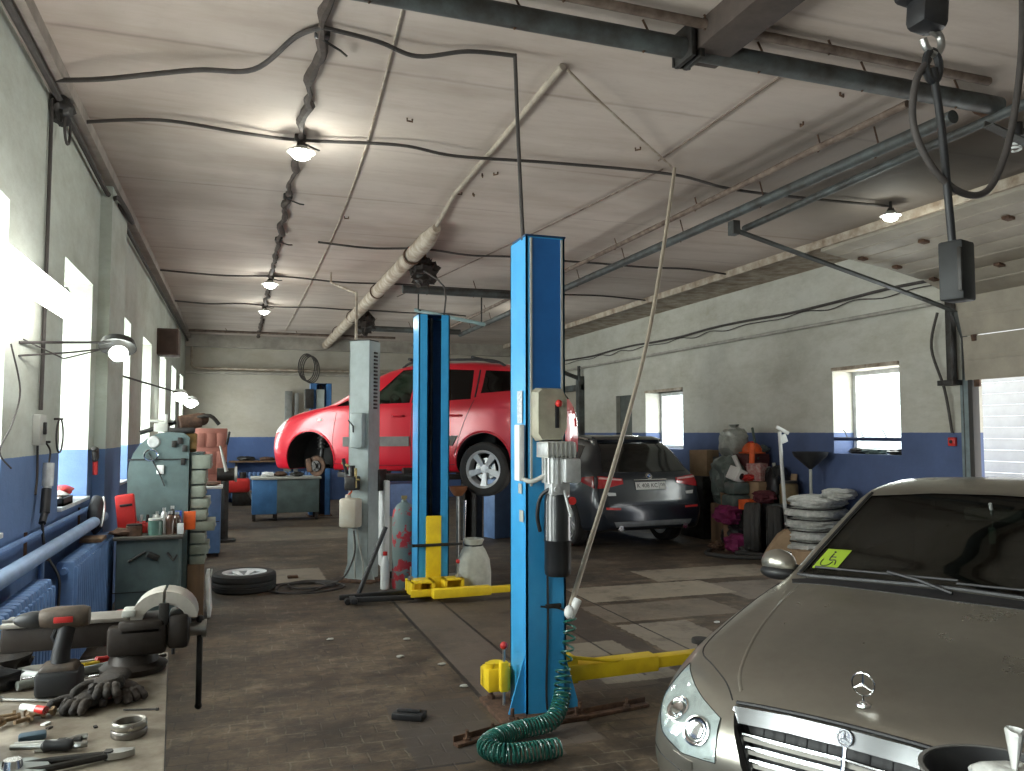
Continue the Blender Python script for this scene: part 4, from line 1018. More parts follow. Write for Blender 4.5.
g = G(); g.tube([(-0.02, yb - 0.12, 1.34), (-0.065, yb - 0.08, 1.29), (-0.075, yb - 0.05, 1.18), (-0.05, yb - 0.03, 1.08)], 0.012, 8, sub=5); g.out('oil_hose', m_black, p1)
g = G(); g.tube([(-0.15, yb + 0.05, 1.40), (-0.12, yb - 0.04, 1.38), (-0.07, yb - 0.08, 1.40), (0.0, yb - 0.14, 1.46), (0.05, yb - 0.17, 1.50)], 0.014, 8, sub=5); g.out('power_hose', m_greyp, p1)
g = G(); g.tube([(0.0, yb - 0.02, 0.84), (0.005, yb - 0.012, 0.5), (-0.005, yb - 0.012, 0.15), (0.0, yb - 0.012, 0.02)], 0.007, 6, sub=4); g.out('bottom_cable', m_black, p1)
G().b2(-0.17, -0.135, yb + 0.01, yb + 0.10, 1.38, 1.72, 0.004).out('white_plate', m_white, p1)
G().b2(-0.137, -0.1352, yb + 0.05, yb + 0.14, 1.73, 1.93).out('sticker', mt('sticker_white', (0.7, 0.72, 0.72), 0.6, col2=(0.3, 0.35, 0.4), scale=60), p1)
G().b2(-0.137, -0.1352, yb + 0.06, yb + 0.12, 1.30, 1.36).out('sticker', m_greyp, p1)
G().b2(-0.137, -0.1352, yb + 0.03, yb + 0.10, 1.13, 1.20).out('sticker', m_greyp, p1)
# arms of near post
hub = G(); hub.b2(-0.30, -0.155, 0.06, 0.20, 0.08, 0.22, 0.008).b2(0.155, 0.30, 0.06, 0.22, 0.08, 0.24, 0.008).b2(-0.3, 0.3, 0.17, 0.24, 0.08, 0.20, 0.008)
hub.out('arm_yoke', m_yel, p1)
G().cyl((-0.23, 0.13, 0.22), (-0.23, 0.13, 0.245), 0.05).cyl((-0.28, 0.10, 0.22), (-0.28, 0.10, 0.25), 0.03).out('yoke_cap', m_yel, p1)
g = G(); g.b2(-0.245, -0.195, -0.02, 0.03, 0.10, 0.28, 0.006); g.out('lock_bracket', m_yel, p1)
G().cyl((-0.22, 0.0, 0.02), (-0.22, 0.0, 0.36), 0.008).out('lock_pin', m_steel, p1)
G().ball((-0.22, 0.0, 0.375), 0.024).out('red_knob', m_red, p1)
arm(p1, (0.22, 0.10), (1.25, 0.16), 0.15, 0.13, 0.10, m_yel)
G().tube([(0.20, 0.08, 0.25), (0.5, 0.05, 0.21), (0.62, 0.08, 0.20)], 0.012, 8, sub=4).out('arm_guide', m_yel, p1)
# middle blue post: its open channel faces us
P2 = (1.965, 8.55); w2, d2, h2 = 0.335, 0.30, 2.93
p2 = lift_post('slim blue lift post with a yellow slide standing in the middle beside the white sack', (P2[0], P2[1], 0.03), PI, h2, w2, d2, m_lblue, m_dblue)
G().b2(-w2*0.24, w2*0.24, d2/2 - 0.09, d2/2 + 0.0, 0.12, 0.72, 0.006).out('carriage', m_yel, p2)
G().b2(-w2*0.24, w2*0.24, d2/2 - 0.03, d2/2 + 0.02, 0.06, 0.80, 0.006).out('carriage_plate', m_yel, p2)
G().cyl((-0.30, d2/2 + 0.03, 0.50), (-0.10 + 0.30, d2/2 + 0.03, 0.50), 0.012).b2(-0.23, 0.23, d2/2 + 0.015, d2/2 + 0.03, 0.485, 0.515).out('lock_bar', m_dark, p2)
G().b2(-0.26, 0.26, -0.2, 0.22, -0.03, 0.0, 0.004).out('base_plate', m_rust, p2)
y2 = d2/2
g = G(); g.b2(-0.28, 0.30, y2 + 0.02, y2 + 0.05, 0.05, 0.17, 0.003).b2(-0.28, 0.30, y2 + 0.30, y2 + 0.33, 0.03, 0.10, 0.003)
for yy0, yy1, x0, x1 in ((0.05, 0.30, 0.26, 0.29), (0.05, 0.30, 0.05, 0.08), (0.05, 0.22, -0.10, -0.07), (0.05, 0.22, -0.28, -0.25)): g.b2(x0, x1, y2 + yy0, y2 + yy1, 0.04, 0.17, 0.003)
g.b2(0.05, 0.29, y2 + 0.02, y2 + 0.30, 0.155, 0.17, 0.002).b2(0.05, 0.29, y2 + 0.02, y2 + 0.33, 0.03, 0.045, 0.002).b2(-0.28, -0.07, y2 + 0.02, y2 + 0.22, 0.155, 0.17, 0.002)
g.cyl((0.22, y2 + 0.20, 0.03), (0.22, y2 + 0.20, 0.18), 0.055)
g.out('arm_yoke', m_yel, p2)
arm(p2, (0.10, y2 + 0.40), (-0.85, y2 + 0.36), 0.07, 0.10, 0.09, m_yel)
for x in (0.26, -0.24):
    G().cyl((x, y2 + 0.10, 0.17), (x, y2 + 0.10, 0.30), 0.008).cyl((x, y2 + 0.10, 0.17), (x, y2 + 0.10, 0.20), 0.03).out('lock_pin', m_steel, p2)
G().ball((-0.24, y2 + 0.10, 0.33), 0.022).out('red_knob', m_red, p2)
# grey post of the lift that holds the red car
P3 = (1.40, 9.55); w3, d3, h3 = 0.26, 0.26, 2.74
p3 = lift_post('pale grey lift post with a small switch box and a plastic oil canister', (P3[0], P3[1], 0.03), R(-37), h3, w3, d3, m_lgrey, m_dark)
for k in range(16): G().b2(w3/2, w3/2 + 0.014, -0.03, 0.05, 1.95 + k * 0.043, 1.972 + k * 0.043, 0.003).out('rack_tooth', m_dark, p3)
y3 = -d3/2
G().b2(-0.07, 0.09, y3 - 0.09, y3, 1.50, 1.90, 0.015).out('switch_box', m_lgrey, p3)
G().cyl((-0.02, y3 - 0.10, 1.75), (-0.07, y3 - 0.13, 1.82), 0.007).cyl((-0.02, y3 - 0.10, 1.75), (0.0, y3 - 0.13, 1.68), 0.009).out('switch_lever', m_black, p3)
G().box((-0.02, y3 - 0.10, 1.10), (0.13, 0.16, 0.16), bev=0.02).cyl((-0.02, y3 - 0.10, 1.15), (-0.02, y3 - 0.10, 1.3), 0.03).cyl((-0.08, y3 - 0.12, 1.2), (-0.12, y3 - 0.14, 1.38), 0.02).out('pump', m_dark, p3)
G().cyl((0.04, y3 - 0.13, 1.05), (0.04, y3 - 0.13, 1.27), 0.014).cyl((0.0, y3 - 0.13, 1.14), (0.09, y3 - 0.13, 1.14), 0.012).cyl((-0.14, y3 - 0.13, 1.33), (-0.05, y3 - 0.13, 1.29), 0.016).out('brass_valve', mt('brass', (0.5, 0.38, 0.16), 0.4, 0.6), p3)
cn = mt('milky_plastic', (0.62, 0.62, 0.55), 0.4, col2=(0.55, 0.45, 0.33), scale=3)
g = G(); g.b2(-0.14, 0.08, y3 - 0.20, y3 - 0.03, 0.60, 0.93, 0.03); g.lathe([(0.035, 0.93), (0.03, 0.97), (0, 0.97)], TR(-0.06, y3 - 0.12, 0), 14); g.out('oil_canister', cn, p3)
G().tube([(-0.06, y3 - 0.12, 0.96), (-0.02, y3 - 0.12, 1.0), (-0.02, y3 - 0.1, 1.05)], 0.012, 8).out('suction_hose', m_orange, p3)
G().tube([(0.02, y3 - 0.06, 0.6), (0.03, y3 - 0.02, 0.4), (0.08, y3 - 0.02, 0.2), (0.1, y3 - 0.05, 0.02)], 0.011, 6, sub=5).tube([(-0.02, y3 - 0.06, 0.6), (-0.03, y3 - 0.02, 0.3), (0.0, y3 - 0.05, 0.02)], 0.01, 6, sub=5).out('cable', m_greyp, p3)
G().b2(-0.2, 0.22, -0.22, 0.2, -0.03, 0.0, 0.004).out('base_plate', m_rust, p3)
for s_ in (-1, 1):
    g = G(); g.prism([(0, 0), (0.07, 0), (0, 0.22)], lambda u, v, s_=s_: Vector((s_ * (w3/2 + u), y3 + 0.03, v)), lambda u, v, s_=s_: Vector((s_ * (w3/2 + u), y3 + 0.045, v))); g.out('gusset', m_lgrey, p3)
zA = 1.14
arm(p3, (0.0, 0.25), (-0.75, 0.75), zA, 0.11, 0.09, m_dark); arm(p3, (0.0, 0.25), (1.0, 0.75), zA, 0.11, 0.09, m_dark)
G().b2(-0.15, 0.15, 0.1, 0.3, zA - 0.15, zA + 0.1, 0.01).out('carriage', m_dark, p3)
# its partner behind the car
p4 = lift_post('dark grey lift post half hidden behind the raised red car', (3.50, 12.35, 0.03), R(143), h3, w3, d3, m_dark, m_dark)
G().b2(0.08, 0.135, -d3/2 - 0.01, -d3/2, 0, 1.6).out('white_edge', m_lgrey, p4)
arm(p4, (0.0, 0.25), (-0.9, 0.8), zA, 0.11, 0.09, m_dark); arm(p4, (0.0, 0.25), (0.8, 0.8), zA, 0.11, 0.09, m_dark)
G().b2(-0.15, 0.15, 0.1, 0.3, zA - 0.15, zA + 0.1, 0.01).out('carriage', m_dark, p4)
# far blue posts
for (x, y, lab, h_) in ((1.62, 17.3, 'blue lift post farthest away behind the nose of the red car', 2.72), ):
    p5 = lift_post(lab, (x, y, 0.0), PI, h_, 0.42, 0.3, mt('far_post_blue', (0.04, 0.16, 0.40), 0.5), m_dblue)
    G().b2(0.16, 0.34, 0.13, 0.3, 2.2, 2.6, 0.02).out('pump', m_dark, p5)
    G().b2(-0.06, 0.1, 0.15, 0.2, 1.5, 2.6, 0.01).out('cover', m_lgrey, p5)
    G().b2(-0.25, 0.25, -0.2, 0.22, 0, 0.02).out('base_plate', m_rust, p5)
g = G(); g.b2(1.10, 1.28, 21.06, 21.19, 0.3, 2.75, 0.01).b2(1.34, 1.44, 21.06, 21.19, 0.3, 2.7, 0.01)
bt = struct(g.out('trim_6', mt('back_wall_slabs', (0.30, 0.30, 0.28), 0.7)))

# ================================================================== LEFT WALL: heating, lamps, wiring
def radiator(label, loc, length, hgt, n, rz=PI/2, group=None, nm='radiator'):
    # local: length along x, depth y
    t = thing(nm, label, 'radiator', loc, rz, group)
    for i in range(n):
        x = -length / 2 + (i + 0.5) * length / n; wd = length / n
        g = G(); g.b2(x - wd * 0.40, x + wd * 0.40, -0.055, 0.055, 0.10, hgt, 0.022).b2(x - wd * 0.18, x + wd * 0.18, -0.075, -0.03, 0.14, hgt - 0.04, 0.012)
        g.out('section', m_rad, t)
    G().cyl((-length / 2, 0, 0.16), (length / 2, 0, 0.16), 0.025).out('lower_tube', m_rad, t)
    G().cyl((-length / 2 - 0.05, 0, hgt - 0.06), (length / 2 + 0.05, 0, hgt - 0.06), 0.022).out('upper_tube', m_rad, t)
    for x in (-length * 0.4, length * 0.4): G().b2(x - 0.012, x + 0.012, -0.05, 0.05, 0, 0.16).out('foot', m_rad, t)
    return t
radiator('blue ribbed radiator under the second window, running up to the machine', (-1.08, 7.02, 0), 1.75, 0.84, 22)
radiator('blue ribbed radiator nearest the workbench under the left wall pipe', (-1.08, 4.75, 0), 1.5, 0.84, 19)
radiator('blue ribbed radiator at the back wall behind the blue bench, left one', (0.05, 21.0, 0.0), 1.2, 0.74, 12, 0)
radiator('blue ribbed radiator at the back wall under the nose of the red car', (1.45, 21.0, 0.0), 1.3, 0.74, 13, 0)
pp = thing('heating_pipe', 'thick pale blue heating pipe running along the left wall above the radiators', 'pipe', (0, 0, 0))
G().tube([(-1.13, 3.2, 0.955), (-1.13, 8.1, 0.955)], 0.045, 14).out('main_pipe', mt('pipe_blue', (0.30, 0.42, 0.62), 0.45, amt=0.2), pp)
G().tube([(-1.20, 3.2, 1.06), (-1.20, 8.2, 1.06)], 0.018, 8).out('return_pipe', m_rad, pp)
G().tube([(-1.13, 5.70, 0.955), (-1.13, 5.70, 0.80), (-1.08, 5.70, 0.16)], 0.016, 8).out('branch_pipe', m_rad, pp)
for y in (3.6, 5.8, 7.6): G().b2(-1.25, -1.11, y - 0.012, y + 0.012, 0.90, 0.915).b2(-1.25, -1.235, y - 0.012, y + 0.012, 0.86, 1.08).out('bracket', m_rust, pp)
def tube_lamp(label, a, b, r, hang=None):
    a, b = Vector(a), Vector(b); t = thing('fluorescent_lamp', label, 'lamp', a.lerp(b, 0.5)); o = a.lerp(b, 0.5); d = (b - a).normalized()
    G().cyl(a - o + d * 0.03, b - o - d * 0.03, r, n=20).out('tube', m_glow, t)
    G().cyl(a - o - d * 0.05, a - o + d * 0.04, r * 1.1).out('end_cap', m_greyp, t)
    G().ball(b - o - d * 0.03, r, (1, 1, 1)).out('tube_end', m_glow, t)
    for q in (a - o + d * 0.1, b - o - d * 0.1): G().tube([q + Vector((0, 0, r)), q + Vector((-0.05, 0, r + 0.08)), (XL - o.x, q.y, r + 0.1)], 0.006, 6).out('hook', m_dark, t)
    return t
tube_lamp('bright white fluorescent tube lamp on the left wall, nearest to us', (-1.0, 3.62, 2.46), (-1.0, 5.85, 2.47), 0.072)
# swing arm lamp
sl = thing('swing_arm_lamp', 'lamp on a thin wire arm reaching out from the left wall over the second window', 'lamp', (0, 0, 0))
G().tube([(-1.25, 5.5, 2.24), (-1.02, 7.40, 2.45)], 0.009, 8).tube([(-1.25, 5.5, 2.16), (-1.1, 6.2, 2.25), (-1.0, 7.35, 2.40)], 0.006, 6).tube([(-1.25, 5.6, 2.27), (-1.1, 6.0, 2.19), (-1.02, 7.2, 2.38)], 0.005, 6).out('arm', m_cable, sl)
G().lathe([(0.0, 0.09), (0.05, 0.08), (0.13, 0.05), (0.15, -0.01), (0.14, -0.01), (0.0, 0.07)], TR(-0.98, 7.55, 2.43, R(-25), 0, 0), 24).out('shade', m_dark, sl)
G().ball((-0.97, 7.53, 2.37), 0.075, (1, 1, 0.9), 16, 10).out('bulb', m_glow2, sl)
wl = thing('swing_arm_lamp', 'far row of small lit lamps on a wire arm by the far left windows', 'lamp', (0, 0, 0))
G().tube([(-1.25, 9.6, 2.33), (-0.90, 13.6, 2.33)], 0.012, 8).tube([(-0.90, 13.6, 2.33), (-0.78, 15.0, 2.28)], 0.010, 8).out('arm', m_cable, wl)
for (x, y, z) in ((-0.90, 14.1, 2.27), (-0.80, 15.4, 2.21)):
    G().lathe([(0.0, 0.10), (0.10, 0.08), (0.13, 0.0), (0.12, 0.0), (0.0, 0.08)], TR(x, y, z + 0.02, R(-30), 0, 0), 18).out('shade', m_white, wl)
    G().ball((x, y - 0.02, z), 0.09, (1, 1.1, 0.75), 14, 9).out('bulb', m_glow2, wl)
# wall bits
eb = thing('switch_box', 'narrow grey switch on the left wall between the first two windows', 'switch', (-1.25, 6.0, 1.72))
G().b2(0, 0.045, -0.09, 0.09, -0.10, 0.10, 0.006).out('cover', m_greyp, eb)
G().b2(0.045, 0.065, -0.012, 0.012, -0.03, 0.05, 0.004).out('rocker', m_black, eb)
G().tube([(0.015, 0, -0.1), (0.012, 0.03, -0.3), (0.012, 0.0, -0.42)], 0.008, 6, sub=4).out('wire', m_cable, eb)
cr_ = G()
for k in range(3): cr_.tube([(-1.21, 6.55 + 0.11 * math.cos(2 * PI * i / 24) * (1 + k * 0.04), 1.68 + 0.12 * math.sin(2 * PI * i / 24)) for i in range(24)], 0.006, 6, True)
cr_.cyl((-1.25, 6.55, 1.80), (-1.19, 6.55, 1.80), 0.008)
tag(cr_.out('wire_coil', m_cable), 'thin wire coil hung on the left wall beside the second window', 'wire')
hg = thing('air_gun', 'dirty metal air gun hanging from its hose on the blue left wall', 'air tool', (-1.22, 6.1, 1.38))
G().cyl((0.03, 0.02, 0.12), (0.03, 0.0, -0.03), 0.035).cyl((0.03, 0.0, -0.03), (0.03, -0.02, -0.07), 0.026).out('barrel', m_alu, hg)
G().cyl((0.03, -0.02, -0.05), (0.035, -0.08, -0.20), 0.030).cyl((0.035, -0.08, -0.20), (0.035, -0.14, -0.26), 0.022).out('grip', m_black, hg)
G().tube([(0.03, 0.02, 0.12), (0.02, 0.1, 0.2), (0.0, 0.05, 0.26)], 0.006, 6, sub=4).cyl((-0.03, 0.05, 0.26), (0.03, 0.05, 0.26), 0.008).out('hook', m_dark, hg)
G().tube([(0.035, -0.14, -0.26), (0.05, -0.1, -0.45), (0.12, -0.05, -0.62), (0.12, -0.02, -0.8), (0.1, -0.02, -1.30)], 0.010, 6, sub=6).out('hose', m_black, hg)
tq = thing('hanging_tool', 'dark tool with a red tag hung on the blue left wall before the pier', 'tool', (-1.22, 8.05, 1.45))
G().box((0.02, 0, 0.06), (0.05, 0.10, 0.12), (R(20), 0, 0), 0.02).box((0.02, -0.05, 0.10), (0.04, 0.10, 0.04), (R(-20), 0, 0), 0.01).out('head', m_dark, tq)
G().cyl((0.02, 0, 0), (0.02, 0.01, -0.12), 0.022).out('red_handle', m_red, tq); G().cyl((-0.03, 0, 0.1), (0.02, 0, 0.1), 0.006).out('nail', m_dark, tq)
spk = thing('speaker_box', 'brown square box mounted high on the left wall', 'box', (-1.25, 14.2, 2.95))
G().b2(0, 0.32, -0.25, 0.25, 0.0, 0.42, 0.01).out('case', mt('box_brown', (0.10, 0.06, 0.045), 0.7), spk)
G().b2(0.03, 0.29, -0.262, -0.25, 0.03, 0.39, 0.004).out('front_panel', mt('box_brown_front', (0.07, 0.04, 0.03), 0.8), spk)
# things on the sill of the second window
sit = [('rag_heap', 'crumpled cloths in white and red on the second window sill', 'cloth', [((0.0, 0.0, 0.05), (0.16, 0.2, 0.05), m_white), ((0.02, 0.1, 0.07), (0.12, 0.10, 0.035), m_red)])]
rg = thing('rag_heap', 'crumpled white and red cloths on the second window sill', 'cloth', (-1.42, 7.45, 1.15))
G().ball((0, 0, 0.04), 0.1, (1.2, 2.6, 0.5), 18, 10, nz=0.35, seed=2).out('white_cloth', m_white, rg); G().ball((0.06, 0.1, 0.08), 0.08, (1.0, 1.8, 0.45), 16, 10, nz=0.35, seed=5).out('red_cloth', m_red, rg)
bx = thing('parts_tray', 'dark tray of small parts on the second window sill', 'tray', (-1.33, 7.05, 1.15))
G().b2(-0.1, 0.1, -0.18, 0.18, 0, 0.02).b2(-0.1, -0.09, -0.18, 0.18, 0, 0.06).b2(0.09, 0.1, -0.18, 0.18, 0, 0.06).b2(-0.1, 0.1, -0.18, -0.17, 0, 0.06).b2(-0.1, 0.1, 0.17, 0.18, 0, 0.06).out('tray', m_dark, bx)
for k in range(7): G().cyl((rnd.uniform(-.07, .07), rnd.uniform(-.14, .14), 0.02), (rnd.uniform(-.07, .07), rnd.uniform(-.14, .14), 0.05), 0.018, n=8).out('small_part', rnd.choice([m_steel, m_alu, m_rust]), bx)
cap = thing('leather_shoe', 'dark zipped tool pouch leaning on the radiator end before the pier', 'pouch', (-1.13, 7.72, 0.86))
cap.name = 'tool_pouch'
G().ball((0, 0, 0.15), 0.16, (0.42, 0.8, 1.0), 18, 12, (R(-20), 0, 0), 0.15, 3).out('pouch_body', mt('pouch_dark', (0.03, 0.03, 0.035), 0.7), cap)
G().tube([(0.05, -0.1, 0.05), (0.066, -0.05, 0.18), (0.045, 0.05, 0.29)], 0.010, 6, sub=5).out('zip', m_steel, cap)
g = G(); g.box((0.0, 0, 0), (0.16, 0.26, 0.03), bev=0.004); tag(g.out('brush_block', m_wood), 'flat wooden block lying on the radiator beside the pier', 'block', loc=(-1.08, 7.25, 0.856))
# ================================================================== WORKBENCH IN FRONT
wb = thing('workbench', 'workbench with a stained steel top in the lower left corner', 'workbench', (0.159, 0.018, 0), 0.068)
G().b2(-1.10, -0.165, 1.0, 3.06, 0.915, 0.95, 0.004).out('top', m_bench, wb)
G().b2(-0.170, -0.163, 1.0, 3.06, 0.86, 0.948, 0.001).out('front_lip', m_dark, wb)
G().b2(-1.08, -0.22, 1.0, 3.0, 0.2, 0.23).out('lower_shelf', m_wood, wb)
for x in (-1.06, -0.22):
    for y in (1.05, 2.98): G().b2(x - 0.025, x + 0.025, y - 0.025, y + 0.025, 0, 0.915, 0.004).out('leg', m_dark, wb)
Z = 0.951
# vise
vs = thing('bench_vise', 'big dark bench vise with pale round jaws at the end of the workbench', 'vise', (0, 0, 0))
m_vise = mt('vise_iron', (0.045, 0.036, 0.030), 0.5, 0.3, col2=(0.022, 0.015, 0.011), scale=12)
G().lathe([(0, 0.0), (0.095, 0.0), (0.10, 0.018), (0.075, 0.03), (0.06, 0.07), (0, 0.07)], TR(-0.30, 2.86, Z), 28).out('swivel_base', m_vise, vs)
G().b2(-0.37, -0.20, 2.78, 2.94, Z + 0.06, Z + 0.155, 0.015).b2(-0.34, -0.21, 2.78, 2.94, Z + 0.12, Z + 0.168, 0.012).out('fixed_body', m_vise, vs)
G().b2(-0.66, -0.30, 2.81, 2.91, Z + 0.09, Z + 0.165, 0.008).out('slide_bar', m_vise, vs)
G().b2(-0.66, -0.31, 2.80, 2.92, Z + 0.165, Z + 0.178, 0.003).out('slide_top', mt('slide_worn', (0.36, 0.33, 0.29), 0.4, 0.5), vs)
G().b2(-0.20, -0.135, 2.79, 2.93, Z + 0.07, Z + 0.18, 0.015).out('moving_jaw', m_vise, vs)
mj = mt('jaw_pale', (0.52, 0.48, 0.42), 0.45, 0.4)
for (x0, x1) in ((-0.295, -0.212), (-0.205, -0.128)):
    g = G(); c0 = -0.21
    for s_, hgt in ((1, 0),):
        prof = []
        for k in range(9):
            a = PI * k / 16
            prof.append(k)
    pts = [(c0 - 0.095, Z + 0.165)] + [(c0 + 0.098 * math.cos(a), Z + 0.165 + 0.085 * math.sin(a)) for a in [PI - PI * k / 14 for k in range(15)]]
    pin = [(c0 + 0.062 * math.cos(a), Z + 0.165 + 0.045 * math.sin(a)) for a in [PI * k / 14 for k in range(15)]]
    half = [(u, v) for u, v in pts + pin if (u <= c0 + 0.001 if x0 < -0.25 else u >= c0 - 0.001)]
    if x0 < -0.25: half = [(min(u, c0 - 0.004), v) for u, v in half]
    else: half = [(max(u, c0 + 0.004), v) for u, v in half]
    g.ex(half, 'y', 2.80, 2.92); g.out('jaw', mj, vs)
G().b2(-0.225, -0.195, 2.79, 2.80, Z + 0.15, Z + 0.215, 0.003).out('jaw_insert', m_dark, vs)
G().cyl((-0.135, 2.86, Z + 0.115), (-0.085, 2.86, Z + 0.115), 0.022).cyl((-0.10, 2.86, Z + 0.115), (-0.085, 2.86, Z + 0.115), 0.028).out('screw_head', m_steel, vs)
G().cyl((-0.105, 2.86, Z + 0.14), (-0.105, 2.85, Z - 0.125), 0.0095, n=12).ball((-0.105, 2.86, Z + 0.145), 0.013).ball((-0.105, 2.85, Z - 0.128), 0.012).out('handle', m_dark, vs)
G().b2(-0.33, -0.29, 2.79, 2.86, Z + 0.178, Z + 0.20, 0.004).out('worn_block', m_greyp, vs)
# cordless drill
dr_ = thing('cordless_drill', 'brown cordless drill standing on its battery on the workbench', 'drill', (-0.475, 2.68, Z), R(0))
m_drl = mt('drill_brown', (0.11, 0.078, 0.055), 0.6, col2=(0.035, 0.025, 0.018), scale=14)
G().box((0, 0, 0.035), (0.115, 0.10, 0.07), bev=0.012).out('battery', m_black, dr_)
G().box((0, 0, 0.078), (0.105, 0.085, 0.02), bev=0.008, taper=(0.8, 0.8)).out('battery_foot', m_drl, dr_)
g = G(); g.tube([(0.0, 0, 0.08), (0.002, 0, 0.12), (0.012, 0, 0.17), (0.02, 0, 0.21)], 0.024, 12, rs=[0.026, 0.024, 0.023, 0.026]); g.out('grip', m_black, dr_)
g = G(); g.lathe([(0, -0.07), (0.026, -0.068), (0.032, -0.05), (0.032, 0.02), (0.028, 0.05), (0.024, 0.06), (0, 0.06)], TR(0.005, 0, 0.215, 0, R(-90), 0), 20); g.out('motor_housing', m_drl, dr_)
G().b2(-0.015, 0.035, -0.034, -0.03, 0.205, 0.222, 0.002).out('red_band', m_red, dr_)
g = G(); g.lathe([(0.023, 0.055), (0.025, 0.06), (0.024, 0.085), (0.018, 0.11), (0.009, 0.125), (0, 0.125)], TR(0.005, 0, 0.213, 0, R(-90), 0), 20); g.out('chuck', m_black, dr_)
G().cyl((-0.12, 0, 0.213), (-0.15, 0, 0.213), 0.005, n=6).out('bit', m_steel, dr_)
G().tube([(-0.012, 0, 0.185), (-0.022, 0, 0.16), (-0.012, 0, 0.14)], 0.006, 6).out('trigger', m_black, dr_)
# work gloves
def glove(label, loc, rz, seed, mat, tag_=None):
    t = thing('work_glove', label, 'glove', loc, rz)
    g = G(); g.ball((0, 0, 0.022), 0.05, (1.0, 0.85, 0.48), 20, 12, nz=0.2, seed=seed); o = g.out('palm', mat, t)
    for i, (a, L_) in enumerate(((-30, 0.028), (-10, 0.042), (9, 0.036), (27, 0.040))):
        ca, sa = math.cos(R(a)), math.sin(R(a)); f = G()
        P = [(0.025 * ca, 0.025 * sa * 1.6, 0.02), (0.05 * ca + 0.004, 0.04 * sa * 1.5, 0.024), ((0.04 + L_ * .5) * ca, (0.04 + L_ * .5) * sa, 0.020), ((0.035 + L_) * ca, (0.035 + L_) * sa, 0.012)]
        f.tube(P, 0.012, 10, sub=4, rs=[0.013, 0.0135, 0.013, 0.012]); f.ball(Vector(P[-1]), 0.0115, u=10, v=6); f.out('finger', mat, t)
    f = G(); P = [(0.0, -0.035, 0.02), (0.02, -0.06, 0.02), (0.05, -0.072, 0.015)]; f.tube(P, 0.014, 10, sub=4); f.ball(Vector(P[-1]), 0.014, u=10, v=6); f.out('thumb', mat, t)
    c = G(); c.lathe([(0.036, 0), (0.040, 0.02), (0.036, 0.045), (0.041, 0.06), (0.036, 0.058), (0.032, 0.02)], TR(-0.035, 0, 0.02, 0, R(-90), 0) @ Matrix.Diagonal((0.5, 1, 1, 1)), 18); c.out('cuff', tag_ or mat, t)
    return t
m_glv = mt('glove_black', (0.014, 0.012, 0.011), 0.9, col2=(0.045, 0.034, 0.026), scale=20, bump=0.4)
m_glr = mt('glove_dirty_pink', (0.22, 0.12, 0.10), 0.85, col2=(0.30, 0.04, 0.05), scale=12, bump=0.3)
glove('dark grimy work glove lying nearest to the drill battery', (-0.375, 2.52, Z), R(-120), 1, m_glv, m_glr)
glove('dark grimy work glove lying on top of the other, fingers toward us', (-0.33, 2.555, Z + 0.028), R(-95), 4, m_glv)
glove('brown work glove at the right of the glove pile on the workbench', (-0.30, 2.58, Z), R(-60), 7, mt('glove_brown', (0.06, 0.045, 0.038), 0.85, scale=14, bump=0.4))
# bearing rings
for (r0, z0, lab, mm) in ((0.042, 0.0, 'darker steel bearing ring under the pale one on the bench edge', mt('ring_dark', (0.22, 0.20, 0.18), 0.35, 0.8)), (0.041, 0.019, 'pale steel bearing ring lying on the darker ring at the bench edge', mt('ring_pale', (0.45, 0.42, 0.37), 0.3, 0.8))):
    g = G(); g.lathe([(r0 - 0.011, 0.002), (r0 - 0.011, 0.016), (r0 - 0.007, 0.018), (r0 - 0.002, 0.018), (r0, 0.015), (r0, 0.003), (r0 - 0.002, 0), (r0 - 0.007, 0)], n=40, closed=True)
    tag(g.out('bearing_ring', mm), lab, 'ring', loc=(-0.243, 2.258, Z + z0))
def rod(nm, label, cat, a, b, r, mat, z=Z, head=None, grip=None, n=10):
    a = Vector((*a, 0)); b = Vector((*b, 0)); d = b - a; L_ = d.length
    t = thing(nm, label, cat, (a.x, a.y, z + r), math.atan2(d.y, d.x))
    s0 = grip[0] if grip else 0
    G().cyl((s0 * 0.98, 0, 0), (L_, 0, 0), r if not grip else r * 0.5, n=n).out('shaft', mat, t)
    if grip: G().lathe([(0, 0), (r * 0.8, 0.003), (r, 0.012), (r * 0.8, s0 * 0.6), (r, s0 * 0.9), (r * 0.5, s0), (0, s0)], TR(0, 0, 0, 0, R(90), 0), 14).out('grip', grip[1], t)
    if head: G().cyl((L_ - head[0], 0, 0), (L_, 0, 0), head[1], n=14).out('head', head[2] if len(head) > 2 else mat, t)
    return t
def wrench(label, a, b, w_=0.012, mat=m_steel, z=Z):
    a = Vector((*a, 0)); b = Vector((*b, 0)); d = b - a; L_ = d.length
    t = thing('combination_wrench', label, 'wrench', (a.x, a.y, z), math.atan2(d.y, d.x))
    G().b2(0.01, L_ - 0.01, -w_ * 0.45, w_ * 0.45, 0.002, 0.008, 0.002).out('shank', mat, t)
    G().lathe([(w_ * 0.55, 0), (w_ * 0.55, 0.010), (w_, 0.010), (w_, 0)], TR(0, 0, 0), 20, closed=True).out('ring_end', mat, t)
    g = G(); P = [(L_, w_ * 0.9), (L_ + w_ * 1.6, w_ * 0.9), (L_ + w_ * 1.6, w_ * 0.4), (L_ + w_ * 0.6, w_ * 0.4), (L_ + w_ * 0.6, -w_ * 0.4), (L_ + w_ * 1.6, -w_ * 0.4), (L_ + w_ * 1.6, -w_ * 0.9), (L_, -w_ * 0.9), (L_ - w_ * 0.9, -w_ * 0.4), (L_ - w_ * 0.9, w_ * 0.4)]
    g.ex(P, 'z', 0, 0.009); g.out('open_end', mat, t)
    return t
